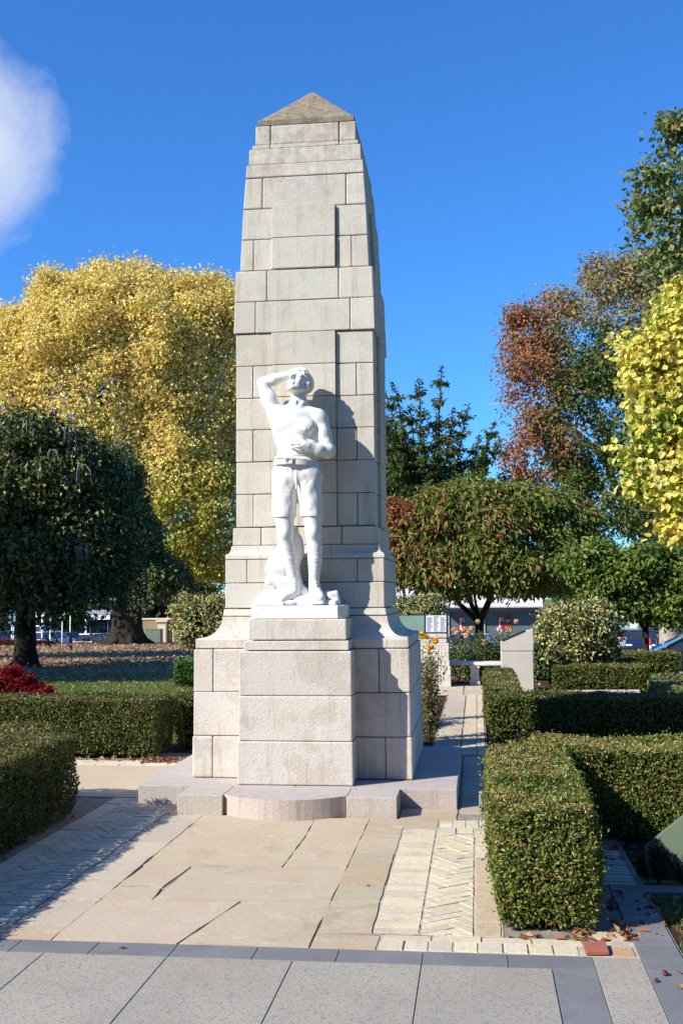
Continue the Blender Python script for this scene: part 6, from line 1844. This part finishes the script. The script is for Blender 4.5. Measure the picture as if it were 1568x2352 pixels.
# ------------------------------------------------------------------ vehicles
def car(name, loc, rz, col, label, style='hatch', L=4.3, W=1.75, H=1.45, group='cars parked along the street'):
    root = empty(name, loc, rz, label, 'car', group)
    pm = paint('car_paint_' + name + str(len(bpy.data.materials)), col, .25)
    # side profile, x forward
    h = H
    if style == 'sedan': prof = [(-.5, .30), (-.5, .62), (-.46, .66), (-.30, .68), (.20, .66), (.42, .60), (.5, .50), (.5, .25)]; cab = [(-.40, .66), (-.24, .98), (.04, 1.0), (.26, .65)]
    elif style == 'wagon': prof = [(-.5, .28), (-.5, .62), (-.49, .64), (.22, .66), (.44, .60), (.5, .48), (.5, .25)]; cab = [(-.485, .63), (-.44, .97), (-.1, 1.0), (.05, .99), (.25, .65)]
    else: prof = [(-.5, .28), (-.5, .60), (-.48, .64), (.20, .66), (.43, .58), (.5, .46), (.5, .25)]; cab = [(-.47, .63), (-.36, .95), (-.1, 1.0), (.02, .99), (.25, .65)]
    def loft(b, pr, w0, w1, zsplit, z0=.18):
        n = len(pr); secs = [(-w0, 1), (-w0 + .06, 1), (w0 - .06, 1), (w0, 1)]
        vs = []; fs = []
        ys = [(-w0, .96), (-w0 * .92, 1.0), (w0 * .92, 1.0), (w0, .96)]
        for (y, sc_) in ys:
            for (x, z) in pr:
                zz_ = z * h
                k = w1(z) if callable(w1) else 1
                vs.append((x * L * (.985 if sc_ < 1 else 1), y * k, zz_ if zz_ < .4 else zz_ * (1 if sc_ == 1 else .985)))
        for s_ in range(3):
            for i in range(n):
                j = (i + 1) % n
                fs.append((s_ * n + i, s_ * n + j, (s_ + 1) * n + j, (s_ + 1) * n + i)[::-1])
        fs.append(tuple(range(n))); fs.append(tuple(3 * n + i for i in range(n - 1, -1, -1)))
        b.add(vs, fs)
    b = MB(); b.smooth = False
    loft(b, [(x, max(z, .14)) for x, z in [(-.49, .15)] + prof + [(.49, .15)]], W / 2, 1, .66)
    body = b.build('body', pm, root)
    md = body.modifiers.new('bev', 'BEVEL'); md.width = .05; md.segments = 3; md.limit_method = 'ANGLE'; md.angle_limit = R(25)
    b = MB(); loft(b, cab, W / 2 * .93, lambda z: 1 - (z - .63) * .42, .9)
    g_ = b.build('windows', M['glass'], root)
    # roof panel and pillars
    b = MB(); x1 = [p for p in cab if p[1] > .94]
    rx0 = min(p[0] for p in x1) * L; rx1 = max(p[0] for p in x1) * L; rw = W / 2 * .93 * (1 - .35 * .42)
    b.box(rx0 - .03, rx1 + .06, -rw, rw, h * .965, h * 1.008, .02)
    b.build('roof', pm, root)
    for sgn in (-1, 1):
        for (xa, za, xb, zb) in [(cab[0][0], cab[0][1], cab[1][0], cab[1][1]), (cab[-1][0], cab[-1][1], cab[-2][0], cab[-2][1]), (-.08, .64, -.08, .99)]:
            b = MB(); b.tube([(xa * L, sgn * W / 2 * .935, za * h), (xb * L, sgn * rw * 1.01, zb * h)], .035, 6); b.build('window_pillar', pm, root)
    for sx_ in (-.31, .31):
        for sgn in (-1, 1):
            w_ = empty('wheel', (sx_ * L, sgn * (W / 2 - .08), .31)); w_.parent = root
            b = MB(); b.tube([(0, -.1, 0), (0, -.09, 0), (0, .09, 0), (0, .1, 0)], [.27, .31, .31, .27], 20); b.build('tyre', M['tyre'], w_)
            b = MB(); b.tube([(0, -.108, 0), (0, .108, 0)], .19, 12); b.build('rim', M['chrome'], w_)
    for sgn in (-1, 1):
        b = MB(); b.box(L * .5 - .22, L * .5 - .015, sgn * (W / 2 - .24) - .19, sgn * (W / 2 - .24) + .19, h * .43, h * .52, .03); b.build('headlight', M['clear_lens'], root)
        b = MB(); b.box(-L * .5 - .012, -L * .5 + .10, sgn * (W / 2 - .12) - .10, sgn * (W / 2 - .12) + .105, h * .44, h * .62, .02); b.build('tail_light', M['red_lens'], root)
        b = MB(); b.box(.17 * L, .2 * L, sgn * (W / 2 + .09) - .09, sgn * (W / 2 + .09) + .09, h * .64, h * .73, .02); b.build('mirror', pm, root)
    b = MB(); b.box(L * .5 - .01, L * .5 + .02, -.45, .45, h * .30, h * .43, .01); b.build('grille', M['black'], root)
    b = MB(); b.box(L * .5 + .015, L * .5 + .03, -.19, .19, h * .22, h * .30, .003); b.build('number_plate', M['white'], root)
    b = MB(); b.box(-L * .5 - .03, -L * .5 - .012, -.19, .19, h * .34, h * .42, .003); b.build('number_plate', M['white'], root)
    b = MB(); b.box(-L * .5 - .012, -L * .5 + .05, -.18, .18, h * .60, h * .625, .003) ; b.build('brake_light', M['red_lens'], root)
    return root
def cgr(px, Y, dz=0.0): q = at(px, 1450, Y); return (float(q[0]), Y, gz(float(q[0]), Y) + .05 + dz)
car('parked_car', cgr(1472, 70), R(-100), (.01, .018, .06), 'dark blue car with its front toward the park, right of the variegated shrub', 'hatch', 4.4, 1.8, 1.5)
car('parked_car', cgr(1428, 80), R(100), (.55, .56, .58), 'silver hatchback seen from behind, left of the dark blue car', 'hatch', 4.2, 1.75, 1.5)
car('parked_car', cgr(1578, 42), R(178), (.012, .018, .05), 'dark car partly cut off by the right edge, behind the lawn', 'sedan', 4.6, 1.8, 1.42)
car('parked_car', cgr(1050, 58), R(170), (.03, .05, .10), 'dark car half hidden behind the rose bushes and the plaque pillar', 'hatch', 4.2, 1.75, 1.45)
car('parked_car', cgr(118, 92), R(72), (.80, .80, .82), 'white wagon seen from behind, just right of the near trunk', 'wagon', 4.6, 1.85, 1.62)
car('parked_car', cgr(104, 102), R(80), (.55, .57, .62), 'silver off-roader behind the white wagon', 'wagon', 4.6, 1.9, 1.85)
car('parked_car', cgr(174, 95), R(60), (.02, .022, .03), 'black hatchback right of the white wagon', 'hatch', 4.1, 1.75, 1.45)
car('parked_car', cgr(222, 90), R(78), (.025, .03, .045), 'dark grey hatchback with lit red tail lights, left of the big flared trunk', 'hatch', 4.2, 1.8, 1.5)
car('parked_car', cgr(262, 93), R(120), (.05, .10, .25), 'blue car partly hidden by the big flared trunk', 'sedan', 4.5, 1.8, 1.42)
car('parked_car', cgr(55, 100), R(40), (.03, .10, .14), 'teal car left of the near trunk', 'hatch', 4.2, 1.75, 1.45)
car('parked_car', cgr(5, 98), R(20), (.03, .05, .16), 'dark blue car at the extreme left edge', 'sedan', 4.5, 1.8, 1.42)
car('parked_car', cgr(88, 108), R(30), (.35, .02, .02), 'red car behind the blue poles, left of the near trunk', 'hatch', 4.2, 1.75, 1.5)

# ------------------------------------------------------------------ street furniture
def text(s, size, loc, parent, mat, name='lettering', align='CENTER', rot=(math.pi / 2, 0, 0), ext=.002, sx=1.0):
    cu_ = bpy.data.curves.new(name, 'FONT'); cu_.body = s; cu_.size = size; cu_.align_x = align; cu_.align_y = 'CENTER'; cu_.extrude = ext
    o = bpy.data.objects.new(name, cu_); COL.objects.link(o)
    dg = bpy.context.evaluated_depsgraph_get(); me = bpy.data.meshes.new_from_object(o.evaluated_get(dg))
    bpy.data.objects.remove(o); 
    o2 = mesh_obj(name, me, mat, parent); o2.location = loc; o2.rotation_euler = rot; o2.scale = (sx, 1, 1)
    return o2
def pole(px, Y, zt_px, r, label, name='street_pole', mat=None, group='street poles', build=True):
    q = at(px, zt_px, Y); z0 = gz(float(q[0]), Y)
    root = empty(name, (float(q[0]), Y, z0), 0, label, 'pole' if name == 'street_pole' else 'sign', group)
    b = MB(); b.tube([(0, 0, -.1), (0, 0, .1), (0, 0, q[2] - z0)], [r * 1.15, r, r * .9], 10); b.build('post', mat or M['white'], root)
    b = MB(); b.sphere((0, 0, q[2] - z0), r * 1.2, 8, 5); b.build('post_cap', mat or M['steel'], root)
    return root, float(q[2] - z0)
root, h = pole(98, 64, 1400, .05, 'red and white triangle above a GIVE WAY plate, right of the near trunk', 'give_way_sign')
s_ = 64 / F_PX
b = MB(); zc = h + .1
tri = [(-.42, zc + .62), (.42, zc + .62), (0, zc - .10)]
slab_poly(b, [tri[0], tri[2], tri[1]], -.09, -.07); b.build('triangle', M['red'], root)
b = MB(); tri = [(-.26, zc + .53), (.26, zc + .53), (0, zc + .07)]; slab_poly(b, [tri[0], tri[2], tri[1]], -.098, -.092); b.build('triangle_face', M['white'], root)
zp = float(at(98, 1410, 64)[2]) - gz(float(at(98, 1410, 64)[0]), 64)
b = MB(); b.box(-.42, .42, -.09, -.07, zp - .19, zp + .19, .01); b.build('name_plate', M['white'], root)
text('GIVE WAY', .19, (0, -.094, zp), root, M['black'])
pole(117, 66, 1372, .06, 'tall white street pole right of the give way sign')
pole(32, 63, 1425, .06, 'white post carrying a blue-grey panel at the far left')[0]
r_, h = pole(144, 88, 1405, .05, 'slim post with a small white plate between the white wagon and the black car', 'plate_sign', M['steel'])
b = MB(); b.box(-.22, .22, -.08, -.05, h - .55, h + .1, .01); b.build('plate', M['white'], r_)
pole(162, 96, 1415, .05, 'slim white pole behind the black hatchback')
pole(198, 98, 1418, .13, 'thick white veranda post left of the shop awning')
r_, h = pole(29, 61, 1400, .05, 'blue-grey trapezoid panel on a post at the far left', 'panel_sign', M['steel'])
b = MB(); slab_poly(b, [(-.18, h - .95), (.18, h - .95), (.28, h + .0), (-.32, h + .0)], -.09, -.06); b.build('panel', simple('blue_grey_panel', (.22, .33, .46), .5, .3, .05), r_)
# cone / bollard at right
q = cgr(1490, 60)
root = empty('traffic_bollard', (q[0], q[1], q[2] - .05), 0, 'small red and white road bollard before the dark blue car', 'bollard')
b = MB(); b.tube([(0, 0, 0), (0, 0, .08), (0, 0, .5), (0, 0, 1.15), (0, 0, 1.25)], [.30, .17, .14, .11, .05], 12); b.build('cone_body', simple('orange_red', (.6, .06, .03), .5, .3, .05), root)
b = MB(); b.tube([(0, 0, .62), (0, 0, .88)], [.142, .132], 12); b.build('white_band', M['white'], root)
# green utility box
q = at(370, 1465, 68); x_ = float(q[0]); z_ = gz(x_, 68)
root = empty('utility_cabinet', (x_, 66.5, gz(x_, 66.5)), 0, 'low green utility cabinet standing before the tan wall', 'cabinet')
zt = float(at(370, 1446, 66.5)[2]) - gz(x_, 66.5)
b = MB(); b.box(-.48, .48, -.3, .3, 0, zt, .02); b.build('cabinet_body', M['green_paint'], root)
b = MB(); b.box(-.5, .5, -.32, .32, zt, zt + .04, .01); b.build('lid', M['green_paint'], root)
# tan rendered wall
M['tan_wall'] = simple('tan_render', (.32, .23, .145), .9, .1, .12, 1.2, .2, 30)
M['cream_trim'] = simple('cream_trim', (.62, .55, .42), .85, .2, .06)
Yw = 74; xl = float(at(328, 1440, Yw)[0]); root = empty('tan_wall', (xl, Yw, gz(xl, Yw)), 0, 'tan rendered wall with cream pilaster, coping and a rising scroll end, right of the flared trunk', 'wall')
zt = float(at(340, 1424, Yw)[2]) - gz(xl, Yw); ws = Yw / F_PX
b = MB(); b.box(0, 20, 0, .4, -.5, zt, 0); b.box(1.05, 1.75, -.25, 0, -.5, zt - .15, 0); b.build('wall_face', M['tan_wall'], root)
b = MB(); b.box(-.1, 20, -.06, .46, zt, zt + .12, .02); b.box(1.0, 1.8, -.32, 0, zt - .15, zt - .02, .02); b.build('coping', M['cream_trim'], root)
b = MB(); b.box(1.12, 1.68, -.27, -.25, .0, zt - .3, .01); b.box(2.1, 20, -.03, 0, zt - .45, zt - .38, 0); b.box(2.1, 2.17, -.03, 0, .4, zt - .45, 0); b.box(2.1, 20, -.03, 0, .33, .40, 0); b.build('trim', M['cream_trim'], root)
b = MB()
pts = [(2.0, zt + .12)] + [(2.0, zt + .42)] + [(2.3 + 1.3 * t, zt + .42 + .75 * t ** 2.0) for t in [0, .2, .4, .6, .8, 1.0]] + [(6.0, zt + 1.25), (6.0, zt + .12)]
slab_poly(b, [(x, z) for x, z in pts][::-1], 0, .38); b.build('scroll_end', M['tan_wall'], root)
b = MB()
pp = [(x, z) for x, z in pts[1:-1]]
for i in range(len(pp) - 1):
    a, c_ = Vector((pp[i][0], 0, pp[i][1])), Vector((pp[i + 1][0], 0, pp[i + 1][1]))
    b.hexa([(a.x, -.06, a.z), (c_.x, -.06, c_.z), (c_.x, .44, c_.z), (a.x, .44, a.z), (a.x, -.06, a.z + .1), (c_.x, -.06, c_.z + .1), (c_.x, .44, c_.z + .1), (a.x, .44, a.z + .1)])
b.build('scroll_coping', M['cream_trim'], root)

# ------------------------------------------------------------------ shops
def shop_left():
    Y = 112; x0 = float(at(-60, 1400, Y)[0]); x1 = float(at(330, 1400, Y)[0]); z0 = gz(x0, Y)
    root = empty('shop_row', (x0, Y, z0), 0, 'row of shops with a grey awning and white fascia sign, behind the left parked cars', 'building')
    W = x1 - x0; zf = lambda py_: float(at(240, py_, Y)[2]) - z0
    b = MB(); b.box(0, W, .5, 9, -.2, zf(1375), 0); b.build('wall', simple('dark_shopfront', (.018, .016, .017), .95, .02, .2), root)
    b = MB()
    xa = float(at(212, 1400, Y)[0]) - x0; xb = float(at(272, 1400, Y)[0]) - x0
    b.box(xa, xb, -2.5, .5, zf(1411), zf(1401), .03); b.build('awning', simple('grey_awning', (.34, .34, .38), .7), root)
    b = MB(); b.box(xa, xb, -2.62, -2.5, zf(1422), zf(1412), .02); fs_ = b.build('fascia_sign', M['white'], root)
    b = MB(); rnd = random.Random(3)
    xx = xa + .35
    while xx < xa + 1.9:
        w_ = rnd.uniform(.06, .11); b.box(xx, xx + w_, -2.63, -2.62, zf(1418.6), zf(1418.6) + rnd.choice((.10, .14, .19)), 0); xx += w_ + .025
    lo = b.build('sign_lettering', simple('grey_letters', (.30, .28, .32), .7), root); lo['kind'] = 'stuff'
    b = MB(); b.box(xa + 1.9, xb - .2, -.1, .5, zf(1430), zf(1424), 0); b.build('red_valance', M['red'], root)
    for i in range(7):
        xx = xa - 6 + i * 1.9
        b = MB(); b.box(xx, xx + 1.6, .42, .5, zf(1470), zf(1430), .01); wn = b.build('window', M['glass'], root)
        b = MB(); b.box(xx - .1, xx, .38, .5, zf(1475), zf(1428), 0); b.build('mullion', M['steel'], root)
shop_left()
def shop_right():
    Y = 106; x0 = float(at(1018, 1400, Y)[0]); x1 = float(at(1246, 1400, Y)[0]); z0 = gz(x0, Y)
    root = empty('shop_building', (x0, Y, z0), 0, 'white shop building with grey-framed windows and red 1% posters, behind the umbrella-shaped tree', 'building')
    W = x1 - x0; zf = lambda py_: float(at(1120, py_, Y)[2]) - z0
    b = MB(); b.box(-14, W, .3, 12, zf(1397), zf(1330), 0); b.box(-14, .3, .3, 12, -.3, zf(1397), 0); b.box(W - .5, W, .3, 12, -.3, zf(1397), 0); b.box(-14, W, .34, 12, -.3, zf(1474), 0)
    b.build('wall', M['offwhite'], root)
    b = MB(); b.box(-.4, W, -1.2, .3, zf(1396), zf(1393), .02)
    for i in range(12): b.box(-.4 + i * .7, -.33 + i * .7, -1.2, .3, zf(1393), zf(1393) + .06, 0)
    b.build('canopy', simple('grey_canopy', (.42, .38, .41), .6), root)
    b = MB(); b.box(0, W - .1, .10, .3, zf(1404), zf(1397), .01); b.build('window_head', simple('mauve_grey', (.36, .32, .34), .6), root)
    fx = [at(1031, 1400, Y)[0], at(1106, 1400, Y)[0], at(1113, 1400, Y)[0], at(1236, 1400, Y)[0]]
    fx = [float(v) - x0 for v in fx]
    M['shop_glass'] = glass('shop_glass', (.10, .125, .13), .12)
    mu_ = simple('light_frame', (.45, .42, .44), .6)
    for (a, c_) in ((fx[0], fx[1]), (fx[2], fx[3])):
        b = MB(); b.box(a, c_, .24, .30, zf(1470), zf(1404), 0); wn = b.build('window', M['shop_glass'], root)
        b = MB(); b.box(a - .12, a, .12, .3, zf(1476), zf(1398), .01); b.build('window_frame', mu_, root)
        b = MB(); b.box(c_, c_ + .12, .12, .3, zf(1476), zf(1398), .01); b.build('window_frame', mu_, root)
        b = MB(); b.box(a, c_, .16, .24, zf(1476), zf(1468), .01); b.build('sill', mu_, root)
    def poster(px0, px1, py0, py1, big):
        xa = float(at(px0, 1420, Y)[0]) - x0; xb = float(at(px1, 1420, Y)[0]) - x0
        b = MB(); b.box(xa, xb, .19, .22, zf(py1), zf(py0), 0); po = b.build('poster', M['red'], root)
        w_ = xb - xa; zc = zf(py0)
        if big:
            text('1', 1.62, (xa + w_ * .40, .185, zc - .82), root, M['white'], 'numeral', sx=.9); text('%', .55, (xa + w_ * .80, .185, zc - .40), root, M['white'], 'percent_mark')
        else:
            text('26', .66, (xa + w_ * .5, .185, zc - 1.35), root, simple('gold_print', (.6, .4, .15), .6), 'numeral')
            b = MB(); b.box(xa + .08, xb - .08, .185, .19, zc - .5, zc - .42, 0); b.box(xa + .08, xb - .2, .185, .19, zc - .66, zc - .6, 0); o_ = b.build('print_lines', M['white'], root); o_['kind'] = 'stuff'
    poster(1051, 1065, 1414, 1452, True); poster(1115, 1129, 1414, 1452, False) if False else None
    poster(1141, 1155, 1413.5, 1450, True); poster(1160, 1173, 1413.5, 1447, False)
shop_right()
def white_hall():
    Y = 118; x0 = float(at(1395, 1400, Y)[0]); z0 = gz(x0, Y)
    root = empty('white_hall', (x0, Y, z0), 0, 'white building with a round column and green mural, behind the right parked cars', 'building')
    zf = lambda py_: float(at(1450, py_, Y)[2]) - z0; xf = lambda px: float(at(px, 1420, Y)[0]) - x0
    b = MB(); b.box(0, xf(1700), .6, 10, -.3, zf(1350), 0); b.build('wall', M['offwhite'], root)
    b = MB(); b.box(xf(1410), xf(1447), .5, .6, zf(1462), zf(1413), 0)
    m, nt, out = newmat('mural'); co = coords(nt, 'Generated'); sx = N(nt, 'ShaderNodeSeparateXYZ'); nt.links.new(co, sx.inputs[0])
    nz_ = noise_tex(nt, co, 4, 4); ad = N(nt, 'ShaderNodeMath', operation='MULTIPLY_ADD'); nt.links.new(nz_, ad.inputs[0]); ad.inputs[1].default_value = .5; nt.links.new(sx.outputs['Z'], ad.inputs[2])
    principled(nt, out, ramp(nt, ad.outputs[0], [(0.35, (.12, .22, .14)), (.55, (.25, .42, .22)), (.75, (.30, .50, .42)), (.95, (.45, .62, .66))]), .7)
    b.build('mural', m, root)
    b = MB(); b.tube([(xf(1459), .2, -.2), (xf(1459), .2, zf(1400))], .6, 20); b.build('column', M['white'], root)
    b = MB(); b.box(xf(1484), xf(1512), .45, .6, zf(1470), zf(1405), 0); b.build('window', M['glass'], root)
    b = MB()
    for i in range(4): b.box(xf(1484), xf(1530), .0, .05, zf(1470) + .5 + i * .35, zf(1470) + .56 + i * .35, 0)
    b.box(xf(1484), xf(1486), .0, .05, 0, 2.0, 0); b.box(xf(1528), xf(1530), 0, .05, 0, 2.0, 0)
    b.build('railing', M['white'], root)
white_hall()
print('objects', time.time() - T0)

# unseen building added behind the viewer to hold back low sky light
root = empty('sky_blocking_building', (-2, -24, 0), 0, 'long two-storey brick building, added unseen behind the viewer to block sky light', 'building')
b = MB(); b.box(-38, 46, -8, 0, -.2, 9.5, 0); b.build('wall', simple('brown_brick', (.20, .13, .09), .9, .1, .2, 3), root)
b = MB(); b.box(-38.3, 46.3, -8.3, .4, 9.5, 10.1, .05); b.build('parapet', M['cream_trim'], root)
for i in range(12):
    for z in (1.0, 5.6):
        b = MB(); b.box(-35 + i * 6.6, -32 + i * 6.6, .0, .06, z, z + 2.6, .02); b.build('window', M['glass'], root)
# ------------------------------------------------------------------ sky, sun, camera
w = bpy.data.worlds.new('World'); SC.world = w; w.use_nodes = True
nt = w.node_tree; nt.nodes.clear()
out = nt.nodes.new('ShaderNodeOutputWorld'); bg = nt.nodes.new('ShaderNodeBackground'); bg.inputs[1].default_value = SKY_STR
AZ, EL = R(36.0), R(35.0)                       # light travels towards +x +y
to_sun = Vector((-math.cos(EL) * math.cos(AZ), -math.cos(EL) * math.sin(AZ), math.sin(EL)))
sky = nt.nodes.new('ShaderNodeTexSky'); sky.sky_type = 'NISHITA'; sky.sun_disc = False
sky.sun_elevation = EL; sky.sun_rotation = math.atan2(to_sun.x, to_sun.y)
sky.altitude = 0; sky.air_density = 1.0; sky.dust_density = 0.0; sky.ozone_density = 5.0
hs = N(nt, 'ShaderNodeHueSaturation'); hs.inputs['Saturation'].default_value = SKY_SAT; hs.inputs['Value'].default_value = 1.0; hs.inputs['Hue'].default_value = SKY_HUE
nt.links.new(sky.outputs[0], hs.inputs['Color'])
tc = N(nt, 'ShaderNodeTexCoord')
# cumulus drifting in at the upper left
cd = Vector((-0.400, 0.836, 0.366)).normalized()
cr = Vector((0.9925, 0.12, 0)).cross(cd); cr = cd.cross(Vector((0, 0, 1))).normalized(); cu = cr.cross(cd)
def dotn(v):
    d = N(nt, 'ShaderNodeVectorMath', operation='DOT_PRODUCT'); nt.links.new(tc.outputs['Generated'], d.inputs[0]); d.inputs[1].default_value = v
    return d.outputs['Value']
def mth(op, a, b_=None, cl=False):
    m_ = N(nt, 'ShaderNodeMath', operation=op); m_.use_clamp = cl
    for i, v in ((0, a), (1, b_)):
        if v is None: continue
        if hasattr(v, 'is_output'): nt.links.new(v, m_.inputs[i])
        else: m_.inputs[i].default_value = v
    return m_.outputs[0]
ea = mth('DIVIDE', mth('SUBTRACT', dotn(cr), 0.0), 0.070)
eb = mth('DIVIDE', dotn(cu), 0.080)
ec = mth('LESS_THAN', dotn(cd), 0.0)
rr = mth('SQRT', mth('ADD', mth('MULTIPLY', ea, ea), mth('MULTIPLY', eb, eb)))
nz = noise_tex(nt, tc.outputs['Generated'], 7, 8, 0.62, 0.6)
rr = mth('ADD', rr, mth('MULTIPLY', mth('SUBTRACT', nz, 0.5), 1.3))
rr = mth('ADD', rr, mth('MULTIPLY', ec, 10.0))
mk = ramp(nt, mth('MULTIPLY', rr, 0.5), [(0.12, 0.85), (0.32, 0.55), (0.58, 0.0)])
wisp = noise_tex(nt, tc.outputs['Generated'], 14, 6, 0.6, 1.2)
c = mixc(nt, mixc(nt, hs.outputs[0], SKY_TINT, 1.0, 'MULTIPLY'), CLOUD, mk)
nt.links.new(c, bg.inputs[0]); nt.links.new(bg.outputs[0], out.inputs[0])

sl = bpy.data.lights.new('sun', 'SUN'); sl.energy = SUN_E; sl.angle = R(0.5); sl.color = (1.0, 0.94, 0.84)
so = bpy.data.objects.new('sun', sl); COL.objects.link(so)
so.rotation_euler = to_sun.to_track_quat('Z', 'Y').to_euler()
so.location = (-20, -20, 30)

cam = bpy.data.cameras.new('camera'); co_ = bpy.data.objects.new('camera', cam); COL.objects.link(co_)
cam.sensor_fit = 'VERTICAL'; cam.sensor_height = 24.0; cam.lens = F_PX / 2352.0 * 24.0
cam.clip_start = 0.05; cam.clip_end = 3000
Mx = Matrix((( RT[0], UP[0], -FW[0], EYE[0]), (RT[1], UP[1], -FW[1], EYE[1]), (RT[2], UP[2], -FW[2], EYE[2]), (0, 0, 0, 1)))
co_.matrix_world = Mx
SC.camera = co_
SC.view_settings.view_transform = 'Standard'
try: SC.view_settings.look = 'None'
except Exception: pass
SC.view_settings.exposure = EXPO; SC.view_settings.gamma = 1.0
SC.cycles.max_bounces = 8
print('done', time.time() - T0)
